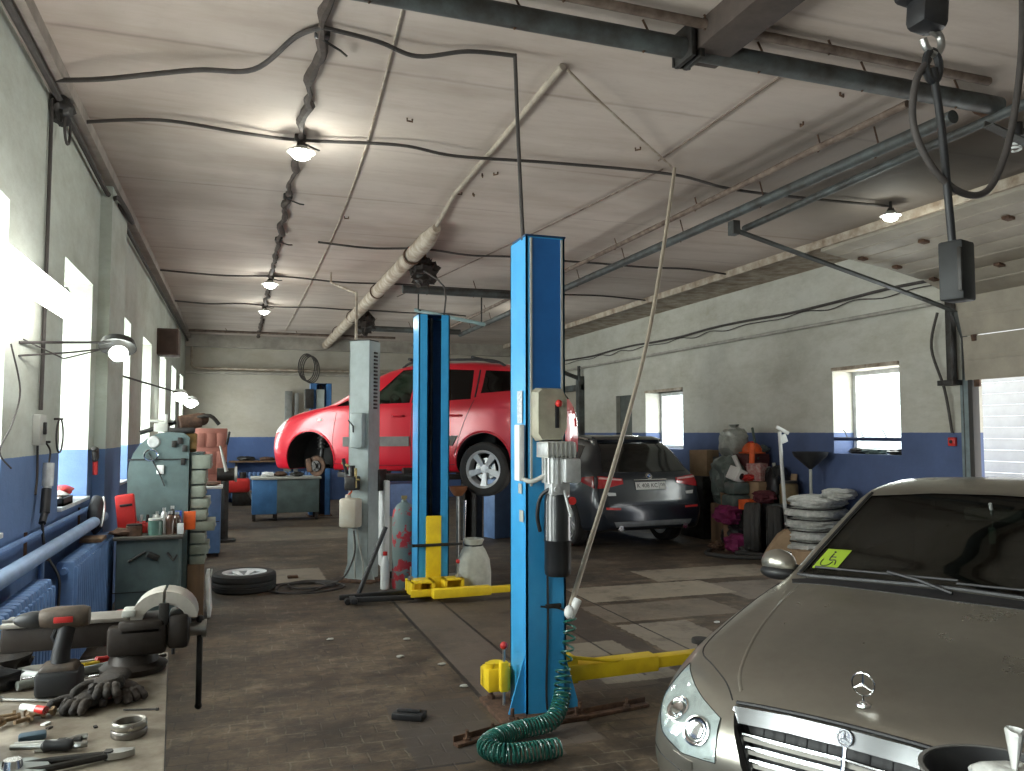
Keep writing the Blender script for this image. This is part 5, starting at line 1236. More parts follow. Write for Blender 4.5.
rod('socket_bar', 'long pale steel tube lying behind the gloves on the workbench', 'tube', (-0.595, 2.735), (-0.325, 2.915), 0.014, mt('tube_pale', (0.40, 0.42, 0.38), 0.4, 0.6))
rod('extension_bar', 'chrome extension bar with a round socket end behind the gloves', 'tool', (-0.44, 2.74), (-0.275, 2.815), 0.008, m_chrome, head=(0.035, 0.016))
rod('pry_bar', 'thin dark rod lying along the back of the bench under the vise', 'rod', (-0.47, 2.83), (-0.215, 2.99), 0.006, m_dark, z=Z)
rod('screwdriver', 'red-handled screwdriver lying behind the drill under the vise', 'screwdriver', (-0.355, 2.985), (-0.47, 2.95), 0.013, m_steel, grip=(0.075, m_red))
rod('screwdriver', 'yellow-handled screwdriver lying in front of the red one', 'screwdriver', (-0.405, 2.93), (-0.50, 2.905), 0.011, m_steel, grip=(0.06, m_yel))
rod('paint_marker', 'white plastic tube lying left of the drill', 'tube', (-0.62, 2.88), (-0.545, 2.82), 0.013, m_white)
rod('ratchet', 'chrome ratchet bar beside the white tube', 'tool', (-0.62, 2.79), (-0.53, 2.83), 0.009, m_chrome, head=(0.03, 0.014))
rod('steel_pin', 'thin steel pick pointing right past the gloves', 'tool', (-0.28, 2.455), (-0.19, 2.43), 0.0025, m_dark, head=(0.006, 0.004))
wrench('long steel wrench lying left of the drill battery', (-0.62, 2.655), (-0.47, 2.59), 0.011)
wrench('chrome wrench lying beyond the gloves beside the chrome bar', (-0.43, 2.80), (-0.31, 2.845), 0.012, m_chrome, Z)
def pliers(label, loc, rz, L_, gm, open_=0.1):
    t = thing('pliers', label, 'pliers', loc, rz)
    for s_ in (-1, 1):
        G().tube([(0, s_ * 0.004, 0.010), (-L_ * 0.3, s_ * (0.012 + open_ * 0.04), 0.010), (-L_ * 0.7, s_ * (0.018 + open_ * 0.1), 0.010), (-L_, s_ * (0.016 + open_ * 0.1), 0.010)], 0.008, 8, sub=4).out('handle', gm, t)
        g = G(); g.prism([(-0.01, -0.001), (0.05, 0.001), (0.055, 0.006), (0.03, 0.016), (0.0, 0.015)], lambda u, v, s_=s_: Vector((u, s_ * v, 0.003)), lambda u, v, s_=s_: Vector((u, s_ * v, 0.017))); g.out('jaw', m_steel, t)
    G().cyl((0, 0, 0.0), (0, 0, 0.02), 0.010, n=12).out('pivot', m_dark, t)
    return t
pliers('long nose pliers with dark handles, nearest the bottom edge of the photo', (-0.268, 2.105, Z), R(8), 0.17, m_dark, 0.05)
pliers('pliers with a fat black grip in the pile at the lower left', (-0.385, 2.215, Z), R(188), 0.055, m_steel, 0.1)
rod('screwdriver', 'screwdriver with a black square grip near the lower left corner', 'screwdriver', (-0.355, 2.19), (-0.49, 2.215), 0.014, m_steel, grip=(0.07, m_black))
rod('extension_bar', 'steel bar with a dark end lying above the black-gripped screwdriver', 'tool', (-0.49, 2.25), (-0.345, 2.235), 0.007, m_steel, head=(0.05, 0.009, m_dark))
rod('marker_pen', 'red-banded plug lying among the brown bolts', 'pen', (-0.53, 2.50), (-0.465, 2.45), 0.010, m_white, z=Z + 0.012, head=(0.03, 0.0105, m_red))
m_brz = mt('bronze_bolt', (0.32, 0.22, 0.13), 0.4, 0.6)
b0 = thing('bolt', 'brown steel bolt in the little heap at the left edge of the bench', 'bolt', (0, 0, 0), group='brown bolts heaped on the workbench')
G().cyl((0, 0, 0), (0.035, 0, 0), 0.006, n=10).out('shank', m_brz, b0); G().cyl((-0.008, 0, 0), (0, 0, 0), 0.012, n=6).out('head', m_brz, b0)
for i, (x, y) in enumerate(((-0.56, 2.42), (-0.53, 2.445), (-0.50, 2.43), (-0.475, 2.46), (-0.545, 2.47), (-0.51, 2.475), (-0.455, 2.475))):
    a = rnd.uniform(0, 6.28)
    if i == 0: b0.location = (x, y, Z + 0.012); b0.rotation_euler = (0, 0, a)
    else: dup(b0, (x, y, Z + 0.012), a)
bk_ = thing('plastic_case', 'black plastic tool case at the lower left corner of the bench', 'case', (-0.565, 2.19, Z), R(12))
G().b2(-0.10, 0.045, -0.085, 0.085, 0, 0.055, 0.008).out('case_body', m_black, bk_); G().b2(-0.10, 0.046, -0.086, 0.086, 0.035, 0.038).out('lid_seam', m_greyp, bk_)
g = G(); g.box((0, 0, 0.008), (0.06, 0.035, 0.016), bev=0.006); tag(g.out('eraser_block', mt('block_blue', (0.06, 0.11, 0.15), 0.6)), 'small dark blue block beside the black case', 'block', loc=(-0.463, 2.30, Z), rz=0.2)
ds = thing('sanding_disc', 'grey disc tool with a chrome hub at the very bottom left', 'disc', (-0.455, 2.075, Z))
G().lathe([(0, 0.018), (0.03, 0.018), (0.07, 0.012), (0.075, 0.006), (0.07, 0.0), (0, 0.0)], n=32).out('disc', mt('disc_grey', (0.32, 0.35, 0.33), 0.5), ds); G().lathe([(0, 0.035), (0.018, 0.035), (0.022, 0.018), (0, 0.018)], n=16).out('hub', m_chrome, ds)
cl = G(); cl.ball((0, 0, 0.045), 0.1, (1.2, 1.0, 0.55), 24, 14, nz=0.5, seed=9, fr=5); tag(cl.out('oily_cloth', m_glv), 'black oily cloth bundle at the left edge behind the drill', 'cloth', loc=(-0.73, 2.95, Z))
cl = G(); cl.ball((0, 0, 0.03), 0.07, (1.2, 0.8, 0.5), 20, 12, nz=0.5, seed=19, fr=5); tag(cl.out('black_pouch', m_black), 'small black pouch at the left edge of the bench below the oily cloth', 'pouch', loc=(-0.68, 2.77, Z))
for i, (x, y, s_) in enumerate(((-0.52, 2.53, 1.0), (-0.455, 2.405, 1.3), (-0.33, 2.34, 0.8), (-0.275, 2.16, 0.9), (-0.44, 2.37, 0.9))):
    g = G(); g.box((0, 0, 0.002), (0.016 * s_, 0.010 * s_, 0.004)); o = g.out('metal_scrap', m_white if i < 2 else m_dark); tag(o, ['tiny white chip left of the gloves on the bench', 'tiny white chip in front of the bolts', 'dark crumb in front of the gloves on the bench', 'dark crumb near the bearing rings', 'dark crumb beside the white chip'][i], 'scrap', loc=(x, y, Z), rz=i)
# bottle with red cap and jar between bench and machine
bo = thing('plastic_bottle', 'clear plastic bottle with a red cap behind the vise', 'bottle', (-0.36, 3.03, Z))
G().lathe([(0, 0), (0.030, 0), (0.033, 0.01), (0.033, 0.08), (0.028, 0.10), (0.012, 0.125), (0.012, 0.135), (0.0, 0.135)], n=20).out('bottle_body', glassm('clear_plastic', (0.75, 0.80, 0.80), 0.2), bo); G().cyl((0, 0, 0.13), (0, 0, 0.155), 0.016).out('cap', m_red, bo)
hw = thing('bent_hose', 'black bent hose loop standing behind the vise', 'hose', (-0.24, 3.02, Z))
G().tube([(-0.04, 0, 0.0), (-0.04, 0, 0.10), (0.0, 0, 0.14), (0.04, 0, 0.10), (0.045, 0, 0.0)], 0.006, 8, sub=6).out('hose_loop', m_black, hw)
# ================================================================== GREEN MACHINE + DRAWERS
mc = thing('tool_cabinet', 'tall grey-green steel cabinet with a rounded top by the left wall', 'cabinet', (0, 0, 0))
arc = [(-0.93, 0.0), (-0.42, 0.0), (-0.42, 1.66), (-0.47, 1.70)] + [(-0.60 - 0.33 * math.sin(a), 1.33 + 0.38 * math.cos(a)) for a in [R(x) for x in (0, 15, 30, 45, 60, 75, 90)]]
g = G(); g.ex([(u, v) for u, v in arc], 'y', 8.0, 8.22); g.out('body', m_green, mc)
G().b2(-0.932, -0.418, 7.992, 8.0, 1.455, 1.466).out('seam', m_black, mc)
G().lathe([(0, 0.012), (0.045, 0.012), (0.055, 0.0), (0, 0)], TR(-0.72, 8.0, 1.62, R(90), 0, 0), 20).out('gauge', m_alu, mc)
G().b2(-0.69, -0.63, 7.985, 8.0, 1.33, 1.41, 0.004).out('label_plate', m_white, mc)
G().tube([(-0.76, 7.99, 1.52), (-0.72, 7.985, 1.44), (-0.66, 7.985, 1.32), (-0.62, 7.985, 1.22)], 0.006, 6, sub=4).out('hanging_wire', m_black, mc)
for (x, z) in ((-0.55, 1.60), (-0.46, 1.56), (-0.47, 1.44), (-0.5, 1.63)): G().b2(x - 0.02, x + 0.02, 7.985, 8.0, z - 0.03, z + 0.03, 0.003).out('latch', m_dark, mc)
ring = G(); ring.tube([(-0.74 + 0.055 * math.cos(2 * PI * i / 24), 7.98, 1.50 + 0.05 * math.sin(2 * PI * i / 24)) for i in range(24)], 0.008, 6, True); ring.cyl((-0.74, 8.0, 1.55), (-0.74, 7.97, 1.55), 0.008)
tag(ring.out('steel_ring', m_chrome), 'chrome ring hanging on the front of the green cabinet', 'ring')
lb = thing('lower_cabinet', 'low grey-green steel cabinet with bottles and tools on its top', 'cabinet', (0, 0, 0))
G().b2(-0.95, -0.46, 7.55, 7.97, 0.02, 0.80, 0.012).out('body', m_green, lb)
G().b2(-0.97, -0.43, 7.50, 7.98, 0.80, 0.83, 0.006).out('top', mt('grimy_top', (0.10, 0.09, 0.075), 0.6), lb)
G().b2(-0.97, -0.47, 7.543, 7.55, 0.36, 0.368).out('seam', m_black, lb)
G().box((-0.66, 7.52, 0.66), (0.10, 0.03, 0.05), (0, R(25), 0), 0.01).cyl((-0.72, 7.53, 0.70), (-0.85, 7.53, 0.62), 0.012).out('clamp', m_dark, lb)
G().cyl((-0.55, 7.55, 0.68), (-0.50, 7.50, 0.62), 0.009).cyl((-0.50, 7.50, 0.62), (-0.47, 7.5, 0.67), 0.008).out('lever', m_dark, lb)
G().b2(-0.54, -0.48, 7.53, 7.55, 0.34, 0.38, 0.005).out('handle', m_black, lb)
ZT = 0.831
rc = thing('red_case', 'red plastic case standing upright against the green cabinet', 'case', (-0.90, 7.74, ZT))
G().box((0, 0, 0.17), (0.15, 0.08, 0.34), (0, R(-6), 0), 0.015).out('case_body', m_red, rc); G().box((0, -0.042, 0.25), (0.10, 0.012, 0.02), (0, R(-6), 0), 0.004).out('handle', m_black, rc)
rt = thing('red_tray', 'low red plastic tray full of bits on the machine top', 'tray', (-0.72, 7.84, ZT))
G().b2(-0.12, 0.12, -0.06, 0.06, 0, 0.015).b2(-0.12, 0.12, -0.07, -0.06, 0, 0.09, 0.004).b2(-0.12, 0.12, 0.06, 0.07, 0, 0.09, 0.004).b2(-0.13, -0.12, -0.07, 0.07, 0, 0.09, 0.004).b2(0.12, 0.13, -0.07, 0.07, 0, 0.09, 0.004).out('tray_body', m_red, rt)
for k in range(4): G().cyl((-0.08 + k * 0.05, 0, 0.01), (-0.07 + k * 0.05, 0.02, 0.15), 0.012, n=8).out('socket', m_dark if k % 2 else m_steel, rt)
def jar(nm, label, loc, r, h, mat, capm, group=None):
    t = thing(nm, label, 'jar' if nm == 'glass_jar' else 'bottle', loc, 0, group)
    G().lathe([(0, 0), (r, 0), (r, h * 0.75), (r * 0.7, h * 0.88), (r * 0.45, h * 0.92), (r * 0.45, h), (0, h)] if nm != 'glass_jar' else [(0, 0), (r, 0), (r, h * 0.9), (r * 0.85, h * 0.95), (0, h * 0.95)], n=18).out('vessel', mat, t)
    G().cyl((0, 0, h * 0.96), (0, 0, h * 1.08), r * (0.55 if nm != 'glass_jar' else 0.95)).out('cap', capm, t)
    return t
m_brn = mt('brown_glass', (0.10, 0.05, 0.03), 0.15, coat=0.5)
jar('glass_jar', 'glass jar with green liquid standing at the front of the machine top', (-0.655, 7.60, ZT), 0.06, 0.13, mt('jar_green', (0.12, 0.22, 0.18), 0.2, coat=0.6), m_greyp)
jar('spray_bottle', 'brown bottle just right of the green jar', (-0.54, 7.61, ZT), 0.035, 0.18, m_brn, m_steel)
jar('spray_bottle', 'brown bottle second to the right of the green jar', (-0.49, 7.68, ZT), 0.035, 0.17, m_brn, m_steel)
jar('spray_bottle', 'thin steel-capped bottle behind the green jar', (-0.60, 7.74, ZT), 0.028, 0.20, m_alu, m_steel)
jar('spray_bottle', 'thin dark bottle behind the brown bottles', (-0.535, 7.78, ZT), 0.028, 0.21, m_dark, m_steel)
jar('spray_bottle', 'slim pale bottle left of the thin steel-capped one', (-0.655, 7.75, ZT), 0.025, 0.17, m_greyp, m_steel)
jar('glass_jar', 'squat dark jar at the left end of the machine top', (-0.82, 7.60, ZT), 0.065, 0.09, m_rust, m_dark)
for (nm, lab, mm, x, y, z, s_) in (('blue_carton', 'small blue carton on the machine top', mt('carton_blue', (0.02, 0.10, 0.5), 0.5), -0.50, 7.90, ZT, (0.07, 0.06, 0.17)), ('orange_carton', 'bright orange carton at the right of the machine top', m_orange, -0.40, 7.93, ZT, (0.10, 0.06, 0.16)), ('white_carton', 'small white carton below the orange one', m_white, -0.455, 7.60, ZT, (0.05, 0.05, 0.09))):
    g = G(); g.b2(-s_[0] / 2, s_[0] / 2, -s_[1] / 2, s_[1] / 2, 0, s_[2], 0.003); g.b2(-s_[0] / 2 - 0.001, s_[0] / 2 + 0.001, -0.004, 0.004, s_[2] - 0.001, s_[2] + 0.001); tag(g.out(nm, mm), lab, 'box', loc=(x, y, z))
g = G(); g.ball((0, 0, 0.03), 0.07, (1.6, 0.9, 0.5), 18, 10, nz=0.5, seed=31, fr=6); tag(g.out('greasy_rag', m_rust), 'brown greasy rag on the left front of the machine top', 'cloth', loc=(-0.90, 7.60, ZT))
# engine parts on cabinet top
ep = thing('machine_motor', 'rusty brown motor with tubing on top of the green cabinet', 'motor', (-0.50, 8.12, 1.70))
G().cyl((-0.02, 0, 0.09), (0.16, 0.05, 0.12), 0.07, n=18).ball((0.18, 0.05, 0.13), 0.06).out('casing', m_rust, ep)
G().tube([(0.12, 0, 0.14), (0.25, -0.02, 0.16), (0.33, 0.0, 0.08)], 0.018, 8, sub=4).tube([(-0.05, 0, 0.10), (-0.2, 0.02, 0.05), (-0.35, 0, 0.0)], 0.02, 8, sub=4).out('tubing', m_dark, ep)
G().b2(-0.1, 0.12, -0.06, 0.08, 0.0, 0.05, 0.01).out('mount', m_dark, ep)
G().cyl((0.10, 0.0, -0.10), (0.10, -0.03, -0.16), 0.04).box((0.08, 0.02, -0.06), (0.12, 0.1, 0.12), bev=0.02).out('brass_cup', mt('brass_dull', (0.35, 0.22, 0.08), 0.5, 0.4), ep)
sv = thing('small_vise', 'small silver clamp on the rounded top of the green cabinet', 'clamp', (-0.67, 8.1, 1.71))
G().b2(-0.06, 0.06, -0.05, 0.05, 0, 0.08, 0.01).cyl((-0.1, 0, 0.10), (0.1, 0, 0.10), 0.014).b2(0.03, 0.06, -0.05, 0.05, 0.08, 0.16, 0.006).out('frame', m_greyp, sv); G().cyl((0.1, -0.05, 0.10), (0.1, 0.05, 0.10), 0.008).out('handle', m_steel, sv)
dt = thing('drawer_tower', 'narrow tower of dented grey metal drawers at the right of the green cabinet', 'drawers', (0, 0, 0))
G().b2(-0.415, -0.30, 8.06, 8.50, 0.0, 1.52, 0.006).out('frame', m_green, dt)
m_dw = mt('drawer_grey_green', (0.30, 0.33, 0.27), 0.5, scale=7)
zz = 0.50
for k in range(9):
    hh_ = [0.09, 0.10, 0.11, 0.10, 0.11, 0.10, 0.12, 0.14, 0.14][k]; oo = [0.02, 0.05, 0.02, 0.10, 0.03, 0.05, 0.01, 0.02, 0.06][k]
    d_ = G().b2(-0.40, -0.30 + oo, 8.02, 8.06, zz, zz + hh_ - 0.015, 0.006).b2(-0.30, -0.29 + oo, 8.03, 8.48, zz, zz + hh_ - 0.015, 0.004).out('drawer', m_dw, dt)
    G().b2(-0.29 + oo, -0.28 + oo, 8.2, 8.3, zz + 0.02, zz + 0.04, 0.003).out('drawer_pull', m_greyp, d_); zz += hh_
G().b2(-0.415, -0.27, 8.0, 8.06, 0.02, 0.50, 0.004).out('lower_door', m_wood, dt)
wp = thing('leaning_board', 'white chipped board leaning at the foot of the drawer tower', 'panel', (-0.235, 8.3, 0))
G().box((0, 0, 0.19), (0.03, 0.45, 0.38), (0, R(-4), 0), 0.004).out('panel', m_white, wp); G().box((0.02, 0.0, 0.37), (0.012, 0.40, 0.02), (0, R(-4), 0), 0.003).out('edge', m_greyp, wp)
bc = thing('narrow_cabinet', 'slim blue steel cabinet standing behind the drawer tower', 'cabinet', (-0.33, 12.2, 0))
G().b2(-0.16, 0.12, -0.25, 0.25, 0.05, 0.93, 0.01).out('body', m_rad, bc); G().b2(-0.17, 0.14, -0.26, 0.26, 0.93, 0.96, 0.005).out('top', m_white, bc); G().b2(-0.15, 0.11, -0.255, -0.25, 0.48, 0.49).out('seam', m_black, bc)
for x in (-0.13, 0.09):
    for y in (-0.2, 0.2): G().b2(x - 0.015, x + 0.015, y - 0.015, y + 0.015, 0, 0.05).out('foot', m_dark, bc)
g = G(); g.ball((0, 0, 0.03), 0.09, (1.2, 1.6, 0.35), 16, 8, nz=0.4, seed=3); tag(g.out('red_rag', m_rust), 'reddish rag on the slim blue cabinet', 'cloth', loc=(-0.34, 12.2, 0.96))
pc = thing('panelled_cabinet', 'faded pinkish-red cabinet with raised door panels far down the left wall', 'cabinet', (-0.44, 15.3, 0))
m_pink = mt('faded_red_paint', (0.50, 0.20, 0.15), 0.6, amt=0.2)
G().b2(-0.28, 0.26, -0.3, 0.3, 0.02, 1.78, 0.01).out('body', m_pink, pc)
for (x0, x1, z0, z1) in ((-0.24, -0.10, 1.46, 1.70), (-0.07, 0.07, 1.46, 1.70), (0.10, 0.23, 1.46, 1.70), (-0.24, -0.10, 1.0, 1.38), (-0.07, 0.07, 1.0, 1.38), (0.10, 0.23, 1.0, 1.38)): G().b2(x0, x1, -0.318, -0.30, z0, z1, 0.008).out('door_panel', m_pink, pc)
G().b2(0.22, 0.27, -0.33, -0.3, 1.1, 1.2, 0.01).cyl((0.26, -0.3, 1.5), (0.30, -0.36, 1.72), 0.02).out('hinge_fitting', m_dark, pc)
gm = thing('grinding_machine', 'dark upright machine with a pale lever in front of the pinkish cabinet', 'machine', (-0.18, 13.6, 0))
G().cyl((0, 0, 0), (0, 0, 0.04), 0.18).cyl((0, 0, 0.04), (0, 0, 0.95), 0.06).out('stand', m_dark, gm); G().cyl((-0.12, 0, 1.05), (0.14, 0, 1.05), 0.10, n=18).out('motor', m_dark, gm)
G().cyl((0.02, -0.1, 1.10), (-0.08, -0.12, 1.50), 0.03, 0.015).out('lever', m_greyp, gm); G().lathe([(0, 0.02), (0.12, 0.02), (0.12, -0.02), (0, -0.02)], TR(0.16, 0, 1.05, 0, R(90), 0), 24).out('grinding_wheel', m_greyp, gm)
# drying tyre
ty = thing('lying_tyre', 'car wheel lying flat on the floor in front of the machines', 'wheel', (0.095, 9.38, 0.098), rot=(R(90), 0, 0))
wheel(ty, (0, 0, 0), 0.335, 0.195, 1, 7)
# far benches
rb = thing('blue_bench', 'blue steel workbench with a green side and clutter on top, far left', 'workbench', (0.92, 16.75, 0))
G().b2(-0.64, -0.18, -0.3, 0.3, 0.13, 0.80, 0.01).out('front_panel', mt('bench_blue', (0.07, 0.22, 0.48), 0.5, scale=3), rb)
G().b2(-0.18, 0.62, -0.3, 0.3, 0.15, 0.80, 0.01).out('side_panel', m_green, rb)
G().b2(-0.67, 0.66, -0.33, 0.33, 0.80, 0.84, 0.006).out('top', m_greyp, rb)
for x in (-0.6, -0.2, 0.58):
    for y in (-0.26, 0.26): G().b2(x - 0.03, x + 0.03, y - 0.03, y + 0.03, 0, 0.15, 0.004).out('foot', m_dark, rb)
for i, (x, y, mm, nm, lab) in enumerate(((-0.35, -0.05, m_white, 'crumpled_paper', 'crumpled pale paper on the left of the far blue bench'), (-0.1, 0.0, m_rust, 'oily_part', 'brown oily part in the middle of the far blue bench'), (0.2, -0.1, m_dark, 'dark_part', 'dark lump of parts on the right of the far blue bench'))):
    g = G(); g.ball((0, 0, 0.045), 0.10, (1.3, 1, 0.5), 14, 9, nz=0.5, seed=i + 40, fr=6); tag(g.out(nm, mm), lab, 'clutter', loc=(0.92 + x, 16.75 + y, 0.841))
cj = thing('trolley_jack', 'red compressor on grey legs at the back wall', 'compressor', (0.02, 18.6, 0))
G().b2(-0.25, 0.25, -0.2, 0.2, 0.42, 0.72, 0.06).out('tank', m_red, cj)
G().tube([(-0.2, 0, 0.45), (-0.45, -0.1, 0.02)], 0.03, 8).out('leg', m_greyp, cj); G().tube([(0.2, 0, 0.45), (0.45, -0.1, 0.02)], 0.03, 8).out('leg', m_greyp, cj); cj.name = 'air_compressor'
G().cyl((-0.1, 0, 0.7), (-0.1, 0, 0.9), 0.09).cyl((0.1, 0, 0.7), (0.1, 0, 0.85), 0.07).out('pump_head', m_dark, cj)
bs = thing('wall_shelf', 'dark wooden shelf on the blue back wall above the radiators', 'shelf', (0.55, 21.08, 0.98))
G().b2(-0.75, 1.2, -0.15, 0.11, 0, 0.04).out('board', m_wood, bs); G().b2(-0.6, -0.56, -0.12, 0.11, -0.15, 0).out('bracket', m_dark, bs); G().b2(1.0, 1.04, -0.12, 0.11, -0.15, 0).out('bracket', m_dark, bs)
for i, (x, s_) in enumerate(((-0.35, 0.12), (0.15, 0.1), (0.75, 0.13))):
    g = G(); g.ball((0, 0, s_ * 0.4), s_, (1.8, 0.8, 0.5), 14, 8, nz=0.5, seed=60 + i, fr=5); tag(g.out('shelf_part', m_rust if i else m_dark), ['dark part at the left of the back wall shelf', 'brown part in the middle of the back wall shelf', 'brown part at the right of the back wall shelf'][i], 'part', loc=(0.55 + x, 21.05, 1.02))
bcab = thing('back_crate', 'dark low crate beneath the red compressor at the back', 'crate', (0.5, 20.3, 0)); G().b2(-0.6, 0.2, -0.2, 0.2, 0, 0.3, 0.01).out('box', m_dark, bcab); G().b2(-0.62, 0.22, -0.22, 0.22, 0.3, 0.33, 0.005).out('lid', m_wood, bcab)
# ================================================================== MIDDLE CLUTTER
cyl_ = thing('gas_cylinder', 'grey-green gas cylinder with peeling red paint behind the middle blue post', 'gas cylinder', (1.755, 8.92, 0))
m_peel = mt('peeling_cylinder', (0.15, 0.20, 0.195), 0.55, col2=(0.40, 0.03, 0.04), scale=5); m_peel.node_tree.nodes['Color Ramp'].color_ramp.elements[0].position = 0.45; m_peel.node_tree.nodes['Color Ramp'].color_ramp.elements[1].position = 0.47
G().lathe([(0, 0.0), (0.12, 0.0), (0.13, 0.02), (0.13, 0.78), (0.12, 0.85), (0.08, 0.91), (0.035, 0.94), (0.035, 0.96), (0, 0.96)], n=28).out('cylinder_body', m_peel, cyl_); G().cyl((0, 0, 0.95), (0, 0, 1.0), 0.018).cyl((-0.03, 0, 0.99), (0.03, 0, 0.99), 0.02).out('valve', mt('brass', (0.5, 0.38, 0.16)), cyl_)
tr_ = thing('tool_trolley', 'white and blue tool trolley behind the peeling gas cylinder', 'trolley', (1.985, 9.75, 0))
G().b2(-0.28, 0.32, -0.2, 0.2, 0.72, 1.10, 0.02).out('tool_box', mt('trolley_blue', (0.20, 0.28, 0.52), 0.5), tr_)
for z in (0.18, 0.45): G().b2(-0.28, 0.3, -0.2, 0.2, z, z + 0.025).out('shelf', m_greyp, tr_)
G().b2(-0.34, -0.28, -0.22, 0.22, 0.1, 1.14, 0.01).out('white_side', m_white, tr_)
for x in (-0.26, 0.28):
    for y in (-0.17, 0.17): G().b2(x - 0.015, x + 0.015, y - 0.015, y + 0.015, 0.08, 0.72).out('leg', m_greyp, tr_); G().cyl((x, y - 0.015, 0.04), (x, y + 0.015, 0.04), 0.04).out('caster', m_black, tr_)
wc = thing('white_oil_bottle', 'white oil bottle at the foot of the trolley beside the cylinder', 'bottle', (1.555, 8.95, 0))
G().lathe([(0, 0), (0.05, 0), (0.052, 0.25), (0.03, 0.33), (0.02, 0.36), (0, 0.36)], n=16).out('bottle_body', m_white, wc); G().cyl((0, 0, 0.36), (0, 0, 0.40), 0.024).out('cap', m_red, wc)
ws_ = thing('white_sack', 'bulging white woven sack tied at the neck beside the middle blue post', 'sack', (2.43, 8.50, 0))
m_sack = mt('woven_sack', (0.50, 0.50, 0.44), 0.8, scale=10, bump=0.25, amt=0.25)
g = G(); g.lathe([(0, 0), (0.17, 0.0), (0.20, 0.05), (0.195, 0.2), (0.17, 0.34), (0.13, 0.44), (0.09, 0.50), (0.11, 0.56), (0.10, 0.565), (0.07, 0.50), (0, 0.48)], n=30)
for v in g.bm.verts:
    a = math.atan2(v.co.y, v.co.x); k = 1 + 0.05 * math.sin(a * 7 + v.co.z * 9) * (v.co.z / 0.5) + 0.06 * noise.noise(v.co * 8); v.co.x *= k; v.co.y *= k
g.out('bag', m_sack, ws_); G().tube([(0.095 * math.cos(2 * PI * i / 20), 0.095 * math.sin(2 * PI * i / 20), 0.495) for i in range(20)], 0.009, 6, True).out('tie', m_dark, ws_)
js = thing('floor_crane_leg', 'black folded steel stand lying on the floor left of the middle blue post', 'stand', (1.36, 8.35, 0))
G().box((0.0, 0, 0.06), (0.75, 0.06, 0.05), (0, 0, 0.1), 0.01).box((0.05, -0.18, 0.05), (0.6, 0.05, 0.05), (0, 0, -0.1), 0.01).box((-0.25, -0.1, 0.05), (0.06, 0.3, 0.05), bev=0.01).out('frame', m_black, js); js.name = 'folded_stand'
G().cyl((-0.18, 0.02, 0.06), (0.12, 0.15, 0.72), 0.024, n=10).out('post', m_black, js); G().cyl((-0.3, -0.14, 0.03), (-0.3, -0.06, 0.03), 0.03).out('wheel', m_black, js)
fj = thing('jack_stand', 'chrome and black stand with an orange lamp head right of the middle blue post', 'stand', (2.48, 9.35, 0))
G().cyl((0, 0, 0), (0, 0, 0.03), 0.16).cyl((0, 0, 0.03), (0, 0, 0.95), 0.02).out('pole', m_steel, fj); G().cyl((0.07, 0, 0.03), (0.09, 0, 0.9), 0.016).out('rod', m_chrome, fj)
G().lathe([(0, 0), (0.05, 0.01), (0.10, 0.08), (0.11, 0.12), (0.10, 0.12), (0, 0.05)], TR(0.0, -0.02, 0.95), 20).out('lamp_head', mt('copper', (0.60, 0.25, 0.12), 0.35, 0.6), fj)
eng = thing('engine_block', 'greasy gearbox lying on the trolley beneath the red car', 'gearbox', (2.05, 9.75, 1.101))
G().ball((0.1, 0, 0.11), 0.12, (1.6, 1, 0.9), 16, 10, nz=0.2, seed=3).cyl((-0.15, 0, 0.1), (-0.02, 0, 0.1), 0.08).out('housing', m_dark, eng); G().ball((0.27, 0.0, 0.12), 0.09, (1.2, 1, 0.9), 14, 9, nz=0.3, seed=8).out('cover', mt('casting_tan', (0.45, 0.36, 0.26), 0.6), eng)
cb = G()
for (R0, cx_, cy_, ph) in ((0.32, 0.62, 9.25, 0), (0.26, 0.80, 9.35, 1), (0.36, 0.75, 9.15, 2)):
    cb.tube([(cx_ + R0 * (1 + 0.1 * math.sin(3 * a + ph)) * math.cos(a), cy_ + R0 * 0.9 * math.sin(a), 0.014 + 0.006 * ph) for a in [2 * PI * i / 30 for i in range(30)]], 0.012, 6, True)
cb.tube([(0.95, 9.25, 0.02), (1.15, 9.25, 0.1), (1.27, 9.3, 0.35), (1.26, 9.32, 0.6)], 0.011, 6, sub=6)
tag(cb.out('cable_coil', m_cable), 'loose coils of black cable on the floor left of the grey post', 'cable')
g = G(); g.box((0, 0, 0.02), (0.19, 0.11, 0.04), (0, 0, 0), 0.008); g.b2(-0.07, 0.07, -0.02, 0.02, 0.04, 0.052, 0.004); tag(g.out('rubber_block', m_black), 'small black rubber block lying alone on the paving', 'block', loc=(1.0, 4.88, 0), rz=R(-30))
g = G(); g.b2(-0.06, 0.06, -0.04, 0.04, 0, 0.03, 0.006); tag(g.out('floor_rag', m_rust), 'small rust-red scrap on the concrete patch beside the lying wheel', 'scrap', loc=(0.64, 9.95, 0))
